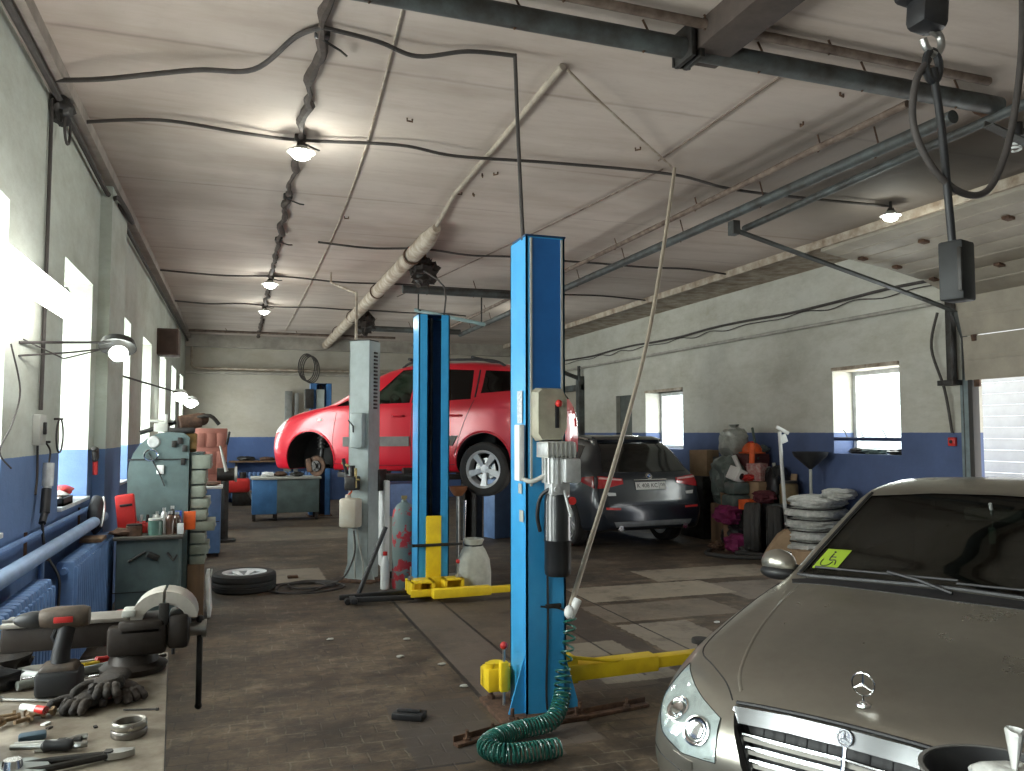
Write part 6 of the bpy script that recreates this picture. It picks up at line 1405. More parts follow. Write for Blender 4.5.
# channel bars bolted to the floor by near post
for (a, b, lab) in (((1.42, 4.45), (2.45, 4.62), 'rusty steel strip bolted down across the foot of the near blue post'), ((1.15, 4.36), (1.62, 4.52), 'short rusty strip with an upright pin left of the near post')):
    a = Vector((*a, 0)); b = Vector((*b, 0)); d = b - a; t = thing('floor_strip', lab, 'strip', ((a + b) / 2)[:], math.atan2(d.y, d.x)); L_ = d.length
    G().b2(-L_ / 2, L_ / 2, -0.025, 0.025, 0, 0.02, 0.003).b2(-L_ / 2, L_ / 2, 0.02, 0.028, 0, 0.05, 0.002).out('angle_bar', m_rust, t)
    for x in (-L_ * 0.35, 0.0, L_ * 0.35): G().cyl((x, 0, 0.02), (x, 0, 0.075), 0.010, n=8).cyl((x, 0, 0.02), (x, 0, 0.035), 0.022, n=6).out('bolt', m_rust, t)
for i, (x, y) in enumerate(((1.47, 5.35), (1.45, 5.9), (1.62, 4.5), (2.5, 5.5), (4.1, 6.4), (1.2, 6.2), (0.75, 6.9), (1.35, 6.7))):
    g = G(); g.ball((0, 0, 0.008), 0.022, (1.4, 1, 0.4), 10, 6, nz=0.4, seed=i); tag(g.out('litter_scrap', m_greyp if i != 4 else m_white), ['pale scrap on the floor beside the near lift arm', 'pale scrap on the floor joint between the two blue posts', 'pale scrap at the foot of the near post', 'scrap behind the near post', 'white crumpled scrap on the floor before the silver car', 'scrap on the open paving', 'scrap on the paving near the lying wheel', 'scrap on the paving by the yellow arm'][i], 'litter', loc=(x, y, 0))

# ================================================================== AIR HOSE AND COIL
ah = thing('air_hose', 'pale air hose hanging from the ceiling and tied to the near blue post', 'hose', (0, 0, 0))
hp = mt('hose_pale', (0.42, 0.36, 0.28), 0.6, amt=0.2)
G().tube([(3.64, 6.25, 4.05), (3.33, 5.95, 3.14), (3.01, 5.65, 2.35), (2.60, 5.3, 1.58), (2.22, 4.95, 0.99), (1.91, 4.56, 0.66)], 0.0165, 10, sub=8).out('hose', hp, ah)
G().cyl((1.96, 4.56, 0.70), (1.90, 4.545, 0.60), 0.026).ball((1.90, 4.55, 0.63), 0.034, (1, 1, 1.2)).out('coupling', m_white, ah)
G().tube([(1.90, 4.55, 0.63), (1.84, 4.60, 0.65), (1.74, 4.615, 0.66)], 0.006, 6).box((1.82, 4.61, 0.66), (0.10, 0.02, 0.025), bev=0.004).out('tie_wire', m_dark, ah)
pth = smooth([(1.90, 4.54, 0.60), (1.88, 4.52, 0.45), (1.84, 4.50, 0.30), (1.80, 4.44, 0.16), (1.70, 4.36, 0.075), (1.50, 4.33, 0.060), (1.33, 4.25, 0.060), (1.26, 4.14, 0.060), (1.33, 4.04, 0.060), (1.50, 4.03, 0.058), (1.62, 4.04, 0.055)], 30)
den = []; acc = 0; P = []; turns = 0.0
L_ = [0]
for a, b in zip(pth[:-1], pth[1:]): L_.append(L_[-1] + (b - a).length)
tot = L_[-1]; ph = 0; prev = 0; N_ = 2600
up = Vector((0, 0, 1))
for i in range(N_):
    s_ = tot * i / (N_ - 1); j = min(len(pth) - 2, max(0, int(np.searchsorted(L_, s_)) - 1)); t_ = (s_ - L_[j]) / max(1e-6, L_[j + 1] - L_[j])
    c_ = pth[j].lerp(pth[j + 1], t_); T_ = (pth[min(j + 2, len(pth) - 1)] - pth[max(0, j - 1)]).normalized()
    pitch = 0.058 if s_ < 0.30 else (0.036 if s_ < 0.42 else 0.021)
    ph += 2 * PI * (tot / N_) / pitch
    e1 = T_.cross(Vector((0.3, 1, 0.2))).normalized(); e2 = T_.cross(e1)
    rr_ = 0.034 if s_ < 0.3 else 0.046
    P.append(c_ + (e1 * math.cos(ph) + e2 * math.sin(ph)) * rr_)
g = G(); g.tube(P, 0.0062, 6)
g.out('coiled_hose', mt('hose_teal', (0.015, 0.13, 0.10), 0.3, coat=0.4, amt=0.3), ah, 'dark green coiled hose')

# ================================================================== CEILING PIPES, WIRING, LAMPS
def pipe(nm, label, cat, pts, r, mat, hang=None, n=14, sub=0):
    t = thing(nm, label, cat, (0, 0, 0))
    G().tube(pts, r, n, sub=sub).out('pipe', mat, t)
    if hang:
        for k in range(hang):
            f = (k + 0.5) / hang; a, b = Vector(pts[0]), Vector(pts[-1]); p = a.lerp(b, f)
            G().tube([p + Vector((0, 0, -r - 0.006)), p + Vector((r + 0.008, r * 0.0, 0)), (p.x, p.y, ZC)], 0.007, 6).out('hanger', m_rust, t)
    return t
pipe('crane_rail', 'dark thick pipe crossing the ceiling at the top of the photo', 'pipe', [(-0.6, 4.05, 3.98), (4.97, 4.14, 3.97)], 0.062, m_pipeg, 7)
pipe('brown_pipe', 'thin brown pipe running beside the thick dark ceiling pipe at the top', 'pipe', [(-0.6, 3.86, 4.05), (4.7, 3.98, 4.04)], 0.028, m_pipeb, 6)
bxr = thing('rail_bracket', 'rusty box-shaped bracket clamped over the dark ceiling pipe near the top edge', 'bracket', (2.55, 4.1, 3.98))
G().b2(-0.05, 0.20, -0.75, 0.12, -0.04, 0.12, 0.01).out('channel', mt('grimy_channel', (0.07, 0.05, 0.04), 0.8, scale=8), bxr)
G().b2(-0.10, -0.07, -0.10, 0.10, -0.09, 0.12, 0.005).b2(-0.04, -0.01, -0.10, 0.10, -0.09, 0.12, 0.005).b2(-0.11, 0.01, 0.09, 0.11, -0.08, 0.0, 0.003).out('clamp', m_dark, bxr)
pipe('longitudinal_pipe', 'thin brown pipe running away along the ceiling right of the blue posts, upper one', 'pipe', [(4.38, 4.35, 3.99), (4.30, 20.9, 3.99)], 0.028, m_pipeb, 9)
pipe('longitudinal_pipe', 'thick grey pipe running away along the ceiling beside the thin brown one', 'pipe', [(4.68, 4.25, 3.90), (4.68, 17.5, 3.90)], 0.048, m_pipeg, 9)
duct = thing('ceiling_duct', 'long cream round duct running away under the ceiling to the back wall', 'duct', (0, 0, 0))
G().tube([(2.10, 8.9, 4.03), (2.10, 9.4, 4.0), (2.08, 21.2, 3.93)], 0.105, 18, rs=[0.05, 0.105, 0.105]).out('duct', m_cream, duct)
for y in (10.2, 13.0, 16.0, 18.5): G().lathe([(0.106, -0.03), (0.12, -0.03), (0.12, 0.03), (0.106, 0.03)], TR(2.09, y, 3.985, R(90), 0, 0), 20, closed=True).out('collar', m_rust, duct)
pipe('conduit', 'pale thin conduit on the ceiling leading into the cream duct', 'conduit', [(1.95, 4.75, 4.075), (1.98, 6.0, 4.08), (2.0, 7.7, 4.075), (2.10, 8.9, 4.06)], 0.022, mt('conduit_pale', (0.40, 0.34, 0.27), 0.7))
for (x, y, z, lab, s_) in ((2.34, 10.6, 3.86, 'sooty round burner lamp with ragged cobwebs on the cream duct, nearer one', 1.0), (2.30, 15.8, 3.84, 'sooty round burner lamp with ragged cobwebs on the cream duct, farther one', 1.1)):
    t = thing('sooty_lamp', lab, 'lamp', (x, y, z))
    G().lathe([(0, 0.03), (0.09 * s_, 0.03), (0.13 * s_, 0.0), (0.16 * s_, -0.08), (0.15 * s_, -0.10), (0.12 * s_, -0.02), (0, 0.0)], TR(0, 0, 0, R(70), 0, 0), 24).out('bowl', m_dark, t)
    g = G(); g.ball((0, 0.05, 0.02), 0.19 * s_, (0.9, 0.8, 1.0), 22, 14, nz=0.7, seed=int(y), fr=7); g.out('soot_tangle', mt('soot', (0.035, 0.025, 0.02), 0.95, bump=0.6, scale=25), t)
    for k in range(12):
        a = rnd.uniform(0, 6.28); d = Vector((math.cos(a), 0.2 * math.sin(a * 2), math.sin(a))); G().cyl(d * 0.13 * s_, d * rnd.uniform(0.2, 0.27) * s_, 0.010, 0.002, 5).out('ragged_strand', MATS['soot'], t)
    G().cyl((0, 0, 0), (0, 0, ZC - z), 0.02).out('stem', m_rust, t)
# dark soot-covered cable strip along the ceiling over the lamps
P = []
for k in range(150):
    y = 4.1 + k * 0.114; P.append((0.43 + 0.012 * math.sin(k * 0.9) + 0.016 * rnd.uniform(-1, 1), y, 4.07 + 0.006 * math.sin(k * 2.1)))
t = thing('cable_run', 'sooty bundled cable running away along the ceiling over the row of lamps', 'cable', (0, 0, 0))
G().tube(P, 0.028, 7, rs=[rnd.uniform(0.014, 0.042) for _ in range(150)]).out('cable_bundle', mt('sooty_cable', (0.08, 0.06, 0.05), 0.9, bump=0.4, scale=20), t)
for y in (4.8, 6.6, 8.3, 10.2, 12.7, 15.6): G().tube([(0.40, y, 4.05), (0.55, y + 0.1, 4.03), (0.60, y + 0.22, 4.06)], 0.008, 6).box((0.43, y, 4.07), (0.09, 0.06, 0.05), bev=0.008).out('cable_clip', m_dark, t)
def wire(label, pts, r=0.012, sub=8, mat=None, nm='ceiling_cable'):
    g = G(); g.tube(pts, r, 8, sub=sub); return tag(g.out(nm, mat or m_cable), label, 'cable')
def cross(y, x0, x1, sag=0.02, k=9):
    return [(x0 + (x1 - x0) * i / k, y + 0.05 * math.sin(i * 2.3), 4.07 - (sag if i % 2 else 0.0)) for i in range(k + 1)]
wire('slack dark cable swooping from the left wall to the ceiling lamp strip', [(-1.2, 5.9, 4.02), (-0.85, 5.6, 3.95), (-0.3, 5.35, 3.98), (0.05, 5.2, 3.97), (0.28, 4.85, 4.05), (0.42, 4.7, 4.06)], 0.016)
wire('dark cable from the lamp strip across to above the near blue post', [(0.42, 4.7, 4.06), (0.75, 4.75, 4.05), (1.0, 4.78, 4.01), (1.3, 4.70, 4.05), (1.6, 4.68, 4.06)], 0.014)
wire('straight cable dropping from the ceiling onto the near blue post', [(1.6, 4.68, 4.07), (1.63, 4.70, 3.5), (1.66, 4.70, 2.9)], 0.013, 4)
wire('long cable crossing the ceiling from the left wall past the brightest lamp', [(-1.2, 6.7, 4.03), (-0.6, 6.5, 4.05), (0.0, 6.55, 4.04), (0.44, 6.62, 4.06), (1.2, 6.45, 4.05), (1.7, 6.5, 4.03), (2.6, 6.45, 4.05), (3.7, 6.4, 4.05), (4.6, 6.6, 4.04), (6.35, 6.6, 4.05)], 0.014)
wire('thin yellowish cord stretched from the ceiling hook to the air hose', [(2.0, 4.78, 4.07), (2.4, 5.1, 4.02), (3.6, 6.25, 4.07)], 0.009, 6, m_cream)
wire('cable crossing the ceiling at the second lamp of the row', cross(12.7, -1.15, 6.8), 0.014)
wire('cable crossing the ceiling at the third lamp of the row', cross(15.6, -1.15, 4.3), 0.014)
wire('cable crossing the ceiling before the middle blue post', cross(10.2, 0.9, 6.8), 0.014)
wire('thin rust line of cable running away on the ceiling right of the lamp row', [(0.82, 4.2, 4.085), (1.0, 7.5, 4.085), (1.05, 12, 4.085), (1.0, 20.5, 4.085)], 0.007, 4, m_cream)
wire('thin pale cable running diagonally on the ceiling behind the near post', [(3.6, 6.4, 4.085), (3.3, 9, 4.085), (2.6, 14, 4.085)], 0.009, 4, m_pipeb)
wire('fine cable running away on the right half of the ceiling', [(3.4, 4.4, 4.085), (3.45, 6.2, 4.085)], 0.008, 3, m_pipeb)
wire('cable stapled along the top of the left wall', [(-1.19, 3.0, 3.93), (-1.19, 5.9, 3.96), (-1.19, 8.2, 3.92), (-1.10, 8.3, 3.9), (-1.10, 9.3, 3.92), (-1.19, 9.4, 3.92), (-1.19, 20.9, 3.93)], 0.022, 5)
wire('cable dropping down the left wall between the first two windows', [(-1.23, 6.05, 3.95), (-1.23, 6.05, 2.9), (-1.23, 6.03, 1.85)], 0.013, 4)
wire('thin wires looping below the swing arm lamp on the left wall', [(-1.22, 5.2, 2.2), (-1.2, 5.35, 1.95), (-1.2, 5.2, 1.75), (-1.22, 5.05, 1.6), (-1.22, 5.3, 1.5)], 0.005, 6)
jb = thing('junction_box', 'sooty junction box with a tangle of wires high on the left wall', 'junction box', (-1.19, 6.15, 3.92))
G().ball((0, 0, 0), 0.09, (0.8, 1.2, 1.1), 16, 10, nz=0.4, seed=5, fr=5).out('box_body', m_dark, jb); G().tube([(0.03, 0.1 * math.cos(a) + 0.05, -0.1 + 0.12 * math.sin(a)) for a in [2 * PI * i / 18 for i in range(18)]], 0.010, 6, True).out('wire_loop', m_cable, jb)
pipe('back_pipe', 'thin pipe running across the top of the back wall with a drop at the left', 'pipe', [(-1.1, 21.05, 3.85), (-1.1, 21.05, 3.35), (-1.05, 21.05, 3.28), (5.5, 21.05, 3.28)], 0.03, m_cream)
pipe('back_cable_pipe', 'dark pipe crossing the ceiling near the back wall', 'pipe', [(-1.1, 19.6, 4.02), (3.6, 19.6, 4.02)], 0.03, m_pipeb, 3)
pipe('cross_rail', 'dark rail crossing the ceiling behind the middle blue post', 'pipe', [(2.35, 12.2, 3.90), (4.6, 12.2, 3.90)], 0.06, m_pipeg, 3)
pipe('cross_rail', 'dark rail crossing the ceiling farther back over the red car', 'pipe', [(2.3, 17.2, 3.92), (4.6, 17.2, 3.92)], 0.06, m_pipeg, 3)
pipe('steel_conduit', 'thin straight conduit dropping from the duct to the grey lift post', 'conduit', [(1.25, 12.0, 4.05), (1.25, 12.0, 3.9), (1.30, 9.6, 3.35), (1.30, 9.6, 2.75)], 0.016, m_cream)
wire('chain cable dropping from the sooty lamp to the middle blue post', [(2.2, 10.0, 3.75), (2.12, 8.6, 3.3), (2.1, 8.55, 2.95)], 0.010, 3)
g = G()
for k in range(4): g.tube([(1.35 + 0.04 * k + 0.2 * math.cos(a), 20.9, 3.35 + 0.34 * math.sin(a) - 0.02 * k) for a in [2 * PI * i / 24 for i in range(24)]], 0.014, 6, True)
g.cyl((1.4, 21.2, 3.66), (1.4, 20.8, 3.66), 0.02); tag(g.out('cable_coil', m_cable), 'coiled cable hanging high on the back wall beside the duct', 'cable', loc=(0.25, 0, 0))
# wall cables on the right
pipe('wall_pipe', 'pale pipe running along the upper right wall, lower one', 'pipe', [(7.73, 7.05, 3.22), (7.73, 21.0, 3.26)], 0.026, mt('pipe_pale', (0.42, 0.40, 0.35), 0.6), None)
wire('bundle of dark cables clipped along the right wall above the pale pipe', [(7.75, 7.1 + k * 1.0, 3.50 + 0.02 * math.sin(k * 1.7)) for k in range(15)], 0.02, 4)
wire('thin cable running under the bundle on the right wall', [(7.76, 7.2 + k * 0.5, 3.44 + 0.03 * math.sin(k * 2.7)) for k in range(26)], 0.008, 4)
g = G(); g.b2(7.66, 7.74, 7.08, 7.16, 2.28, 3.3, 0.004); g.b2(7.6, 7.76, 7.02, 7.24, 2.24, 2.30, 0.004); tag(g.out('drop_conduit', m_dark), 'dark vertical conduit on the right wall beside the gate', 'conduit')
wire('cable sagging down beside the dark vertical conduit', [(7.7, 7.3, 3.1), (7.72, 7.42, 2.7), (7.72, 7.25, 2.2), (7.76, 7.2, 1.7)], 0.016, 6)
rb_ = thing('alarm_button', 'small red alarm button on the blue wall beside the gate', 'button', (7.80, 7.22, 1.60)); G().b2(-0.04, 0, -0.05, 0.05, -0.05, 0.05, 0.01).out('case', m_red, rb_); G().cyl((-0.05, 0, 0), (-0.04, 0, 0), 0.02).out('push_button', m_dark, rb_)
# window B bar with rags on the sill
wbar = thing('towel_bar', 'dark blue bar across the nearer right-hand window', 'bar', (7.82, 8.6, 1.62)); G().cyl((0, -0.6, 0), (0, 0.6, 0), 0.024).out('bar', mt('bar_navy', (0.02, 0.04, 0.12), 0.5), wbar); 
for y in (-0.35, 0.05, 0.35): G().tube([(0, y, 0.0), (0.02, y + 0.08, 0.10), (0.03, y + 0.12, 0.12)], 0.006, 6).out('hook', m_dark, wbar)
for i, (y, s_) in enumerate(((8.25, 0.10), (8.62, 0.12), (8.95, 0.10))):
    g = G(); g.ball((0, 0, 0.03), s_, (0.9, 1.5, 0.4), 16, 9, nz=0.6, seed=i + 70, fr=6); tag(g.out('sill_clutter', m_dark if i != 1 else m_green), ['dark bits at the right end of the nearer right window sill', 'grey-green bits in the middle of the nearer right window sill', 'dark bits at the left end of the nearer right window sill'][i], 'clutter', loc=(7.98, y, 1.425))
def bulb_lamp(label, x, y, z=3.98, e=25, s_=1.0, big=False):
    t = thing('ceiling_lamp', label, 'lamp', (x, y, z))
    G().cyl((0, 0, ZC - z), (0, 0, 0.02), 0.02 * s_).lathe([(0.04 * s_, 0.05), (0.05 * s_, 0.03), (0.05 * s_, 0.0), (0, 0.0)], n=16).out('holder', m_dark, t)
    G().lathe([(0.05 * s_, 0.02), (0.13 * s_, -0.02), (0.14 * s_, -0.03), (0.13 * s_, -0.03), (0.05 * s_, 0.01)], n=22, closed=True).out('shade', m_greyp, t)
    G().ball((0, 0, -0.045), 0.10 * s_, (1, 1, 0.55), 18, 10).out('bulb', m_glow2, t)
    l = bpy.data.lights.new('lamp_light', 'POINT'); l.energy = e; l.color = (0.95, 1.0, 0.92); l.shadow_soft_size = 0.09
    lo = bpy.data.objects.new('lamp_light', l); COL.objects.link(lo); lo.location = (x, y, z - 0.16); return t
bulb_lamp('brightest ceiling lamp, nearest of the row above the left aisle', 0.44, 6.6, e=22, s_=0.8)
bulb_lamp('second ceiling lamp of the row above the left aisle', 0.42, 12.7, e=16, s_=0.9)
bulb_lamp('third ceiling lamp of the row above the left aisle, smallest looking', 0.42, 15.6, e=16, s_=0.8)
bulb_lamp('ceiling lamp in the sooty patch on the right, near the open gate', 6.38, 6.6, e=10, s_=0.75)
bulb_lamp('ceiling lamp just right of the near blue post', 5.1, 14.5, e=14, s_=1.0)
bulb_lamp('ceiling lamp just left of the near blue post over the red car', 3.75, 15.8, 3.75, e=12, s_=1.0)
t = thing('ceiling_lamp', 'spiral lamp on the gate spring shaft at the right edge', 'lamp', (5.35, 4.32, 3.86)); G().cyl((0, 0, 0.10), (0, 0, 0.0), 0.045).box((0.08, 0.02, 0.05), (0.18, 0.06, 0.05), bev=0.01).out('holder', m_black, t); G().tube([(0.03 * math.cos(i * 0.8), 0.03 * math.sin(i * 0.8), -0.01 - i * 0.0035) for i in range(28)], 0.008, 6).out('spiral_tube', m_white, t)
tl_ = thing('tube_light', 'pale tube light fixture on the ceiling left of the near blue post', 'lamp', (3.3, 13.0, 3.62)); G().box((0, 0, 0), (1.2, 0.12, 0.05), (0, R(12), R(-20)), 0.01).out('housing', mt('fixture_teal', (0.35, 0.50, 0.50), 0.4), tl_); G().cyl((-0.5, 0.16, 0.12), (-0.5, 0.16, 0.48), 0.012).cyl((0.5, -0.16, -0.1), (0.5, -0.16, 0.48), 0.012).cyl((-0.5,0.0,0.09),(-0.5,0.16,0.12),0.012).cyl((0.5,0.0,-0.09),(0.5,-0.16,-0.1),0.012).out('hanger', m_dark, tl_)
for i, (x, y) in enumerate(((4.0, 4.55), (4.1, 5.1), (3.15, 6.0), (1.2, 6.0), (2.1, 7.1), (2.2, 7.0), (2.05, 7.7), (2.2, 7.7), (5.05, 10.0), (1.1, 9.0))):
    g = G(); g.tube([(-0.02, 0, 0.015), (-0.02, 0, -0.012), (0.02, 0.015, -0.012), (0.02, 0.015, 0.015)], 0.008, 6); o = g.out('ceiling_hook', m_rust); tag(o, 'small rusty hook stub in the ceiling plaster', 'hook', 'rusty hook stubs in the ceiling', loc=(x, y, ZC - 0.01), rz=i)
# ================================================================== HOIST WITH PENDANT
hz = thing('chain_hoist', 'black hoist block with hook holding a pendant control on its cable, upper right', 'hoist', (2.97, 2.8, 0))
G().box((-0.03, 0, 3.80), (0.21, 0.17, 0.28), (0, R(6), 0), 0.03).box((-0.02, 0, 3.62), (0.16, 0.13, 0.18), (0, R(6), 0), 0.04).cyl((-0.03, 0, 3.9), (-0.03, 0, ZC), 0.03).out('block', m_black, hz)
G().tube([(-0.02, 0, 3.58), (0.0, 0, 3.54), (0.045, 0, 3.52), (0.055, 0, 3.47), (0.02, 0, 3.43), (-0.03, 0, 3.45), (-0.05, 0, 3.49)], 0.017, 10, sub=6).out('hook', m_steel, hz)
G().tube([(0.0 + 0.04 * math.cos(a), 0, 3.37 + 0.07 * math.sin(a)) for a in [2 * PI * i / 20 for i in range(20)]], 0.018, 8, True).out('shackle', m_black, hz)
G().tube([(0.0, 0, 3.36), (0.04, 0, 3.1), (0.065, 0, 2.8), (0.085, 0, 2.54)], 0.018, 10, sub=6).out('pendant_cable', m_black, hz)
G().tube([(-0.02, 0.0, 3.40), (-0.10, 0, 3.28), (-0.12, 0, 3.08), (-0.02, 0, 2.90), (0.14, 0, 2.80), (0.30, 0.0, 2.82), (0.42, 0, 3.0), (0.5, 0, 3.25), (0.56, 0, 3.6), (0.58, 0, 4.08)], 0.016, 10, sub=8).out('cable_loop', m_cable, hz)
pn = thing('pendant_control', 'black pendant control box hanging from the hoist cable', 'control', (3.075, 2.8, 2.43))
G().box((0, 0, 0), (0.125, 0.11, 0.27), (0, 0, R(18)), 0.012).out('case', mt('pendant_black', (0.012, 0.013, 0.013), 0.6), pn)
G().box((-0.035, -0.055, 0.0), (0.04, 0.02, 0.20), (0, 0, R(18)), 0.006).out('button_strip', m_dark, pn)
rr2 = thing('red_hose_clamp', 'rusty red fitting at the end of the dark ceiling pipe', 'fitting', (5.0, 4.25, 4.0)); G().ball((0, 0, 0), 0.07, (1.8, 1.0, 0.8), 16, 10, nz=0.4, seed=9).out('lump', m_rust, rr2); G().cyl((0.1, 0, 0.0), (0.35, -0.12, 0.03), 0.022).out('red_tube', mt('faded_red', (0.28, 0.06, 0.04), 0.6), rr2)

# ================================================================== JUNK PILE BY THE RIGHT WALL
def sack(label, loc, s3, mat, rz=0, seed=0, nm='plastic_sack', nz=0.25, cat='sack', group=None):
    t = thing(nm, label, cat, loc, rz, group)
    g = G(); g.ball((0, 0, s3[2]), 1.0, (1, 1, 1), 28, 18)
    for v in g.bm.verts:
        p = v.co - Vector((0, 0, s3[2])); 
        q = Vector([math.copysign(abs(c) ** 0.72, c) for c in p]); k = 1 + nz * noise.noise(q * 2.2 + Vector((seed * 3.3, 0, 0))) + nz * 0.5 * noise.noise(q * 6 + Vector((0, seed, 0)))
        v.co = Vector((q.x * s3[0] * k, q.y * s3[1] * k, s3[2] + q.z * s3[2] * min(k, 1.05)))
    g.out('bag', mat, t)
    return t
def neck(t, p, r=0.05, mat=None):
    g = G(); g.lathe([(r * 0.5, -0.05), (r * 0.45, 0.0), (r * 1.2, 0.07), (r * 1.0, 0.075), (r * 0.3, 0.0), (0, -0.02)], Matrix.Translation(p), 14)
    for v in g.bm.verts: v.co += Vector((0.01 * math.sin(v.co.z * 90), 0.012 * math.sin(v.co.x * 90), 0))
    g.out('knot', mat, t)
m_clear = mt('dusty_polythene', (0.40, 0.42, 0.38), 0.35, scale=5, amt=0.45, bump=0.5, coat=0.3)
m_cleard = mt('grey_green_polythene', (0.13, 0.17, 0.155), 0.35, scale=5, amt=0.45, bump=0.5, coat=0.3)
m_blk = mt('black_polythene', (0.018, 0.018, 0.02), 0.35, scale=6, bump=0.5)
m_card = mt('cardboard', (0.40, 0.27, 0.16), 0.8, amt=0.25)
m_mag = mt('magenta_fabric', (0.22, 0.012, 0.09), 0.8, amt=0.4)
def crate(nm, label, loc, s3, mat, rz=0, rot=None, lidm=None, cat='box'):
    t = thing(nm, label, cat, loc, rz, rot=rot)
    G().b2(-s3[0] / 2, s3[0] / 2, -s3[1] / 2, s3[1] / 2, 0, s3[2], 0.008).out('body', mat, t)
    G().b2(-s3[0] / 2 - 0.004, s3[0] / 2 + 0.004, -0.02, 0.02, s3[2] - 0.002, s3[2] + 0.004).b2(-s3[0] / 2 - 0.006, s3[0] / 2 + 0.006, -s3[1] / 2 - 0.006, s3[1] / 2 + 0.006, s3[2] * 0.8, s3[2] * 0.82).out('lid_edge', lidm or mat, t)
    return t
crate('pallet_crate', 'dark wooden crate at the bottom of the junk pile beside the dark car', (7.35, 10.75, 0), (0.7, 0.6, 0.62), m_wood, 0.1)
crate('steel_drawer_box', 'dark metal box at the foot of the junk pile behind the standing wheel', (7.22, 10.31, 0), (0.55, 0.24, 0.58), m_dark, 0)
sack('grey-green plastic sack bulging in the middle of the junk pile', (7.18, 10.75, 0.63), (0.28, 0.25, 0.36), m_cleard, 0, 3, nz=0.3)
t = sack('pale dusty plastic bag on the very top of the junk pile', (7.38, 10.95, 1.30), (0.22, 0.2, 0.24), m_clear, 0, 6, nz=0.3); neck(t, (0.0, 0, 0.46), 0.07, m_clear)
sack('black bin bag at the foot of the junk pile beside the dark car', (6.98, 10.35, 0), (0.2, 0.2, 0.19), m_blk, 0, 8)
sack('magenta cloth bundle in the lower part of the junk pile', (6.86, 10.35, 0.36), (0.17, 0.2, 0.14), m_mag, 0.3, 9, 'cloth_bundle', 0.4, 'cloth')
sack('dark magenta cloth near the floor under the brighter one', (6.80, 10.05, 0.0), (0.16, 0.16, 0.13), m_mag, 1.0, 12, 'cloth_bundle', 0.4, 'cloth')
crate('cardboard_box', 'brown cardboard box in the middle of the junk pile', (7.36, 10.35, 0.62), (0.38, 0.34, 0.36), m_card, 0.3)
crate('patterned_box', 'pale pinkish patterned box in the junk pile left of the white pole', (7.33, 10.30, 0.99), (0.26, 0.22, 0.26), mt('patterned_card', (0.48, 0.38, 0.33), 0.7, col2=(0.35, 0.10, 0.10), scale=22), 0.5)
crate('orange_box', 'orange-red plastic box low in the middle of the junk pile', (7.02, 10.08, 0.60), (0.24, 0.18, 0.14), m_orange, 0.2)
t = thing('speaker_cube', 'small white tilted box with a dark round opening in the junk pile', 'box', (6.98, 10.38, 0.99), rot=(0.25, 0.35, 0.3)); G().b2(-0.1, 0.1, -0.1, 0.1, 0, 0.2, 0.01).out('case', m_white, t); G().lathe([(0, 0.01), (0.045, 0.01), (0.05, 0), (0, 0)], TR(0, -0.10, 0.1, R(90), 0, 0), 20).out('opening', m_black, t)
G_ = thing('box_stand', 'stack of dark folded tarpaulin under the small white box', 'tarpaulin', (7.02, 10.4, 0.61)); G().b2(-0.16, 0.16, -0.15, 0.15, 0, 0.18, 0.04).b2(-0.14, 0.15, -0.16, 0.13, 0.18, 0.37, 0.05).out('folds', m_cleard, G_)
t = thing('safety_helmet', 'orange-red helmet with a brim on top of the junk pile', 'helmet', (7.47, 10.62, 1.40), R(-60))
g = G(); g.lathe([(0.15, 0.0), (0.145, 0.06), (0.11, 0.12), (0.05, 0.15), (0, 0.155)], n=26); g.lathe([(0.15, 0.0), (0.20, -0.01), (0.20, 0.0), (0.15, 0.012)], n=26, closed=True); g.out('shell', m_orange, t)
for k in (-1, 0, 1): G().tube([(-0.12, k * 0.04, 0.09), (0, k * 0.04, 0.165), (0.12, k * 0.04, 0.09)], 0.008, 6, sub=5).out('ridge', m_red, t)
crate('dark_case', 'dark red case under the orange helmet in the junk pile', (7.45, 10.62, 1.0), (0.42, 0.34, 0.38), mt('case_maroon', (0.10, 0.02, 0.02), 0.6), 0.1)
rod('rolled_sheet', 'white rolled tube sticking up out of the junk pile', 'tube', (0, 0), (0.42, 0), 0.035, m_white).rotation_euler = (0.0, R(-65), R(120)); bpy.data.objects['rolled_sheet'].location = (7.20, 10.42, 0.98)
rod('orange_tube', 'short orange tube standing beside the white rolled tube', 'tube', (0, 0), (0.30, 0), 0.04, m_orange).rotation_euler = (0, R(-85), 0); bpy.data.objects['orange_tube'].location = (7.22, 10.28, 1.25)
wst = thing('standing_wheel', 'dark wheel standing upright at the front of the junk pile', 'wheel', (6.92, 9.85, 0.36), rot=(0, 0, R(52))); wheel(wst, (0, 0, 0), 0.36, 0.22, 1, 5)
crate('steel_locker', 'dark steel locker behind the bags of the junk pile', (7.52, 11.25, 0), (0.5, 0.3, 1.32), m_dark, 0)
sack('black bin bag right of the grey crate under the funnel', (7.48, 9.48, 0), (0.2, 0.17, 0.22), m_blk, 0, 61)
sack('dark grey-green bag squeezed between the dark car and the small white box', (7.02, 10.80, 0.63), (0.12, 0.12, 0.30), m_cleard, 0, 62)
sack('black bag slumped over the cardboard box behind the white pole', (7.56, 10.15, 0.69), (0.17, 0.16, 0.26), m_blk, 0, 63)
sack('red cloth draped on the brown cardboard box', (7.15, 10.30, 0.99), (0.10, 0.10, 0.05), m_red, 0, 64, 'cloth_bundle', 0.4, 'cloth')
sack('dark maroon cloth lying in front of the orange plastic box', (7.22, 9.98, 0.69), (0.16, 0.12, 0.09), mt('maroon_cloth', (0.12, 0.02, 0.03), 0.8), 0, 65, 'cloth_bundle', 0.4, 'cloth')
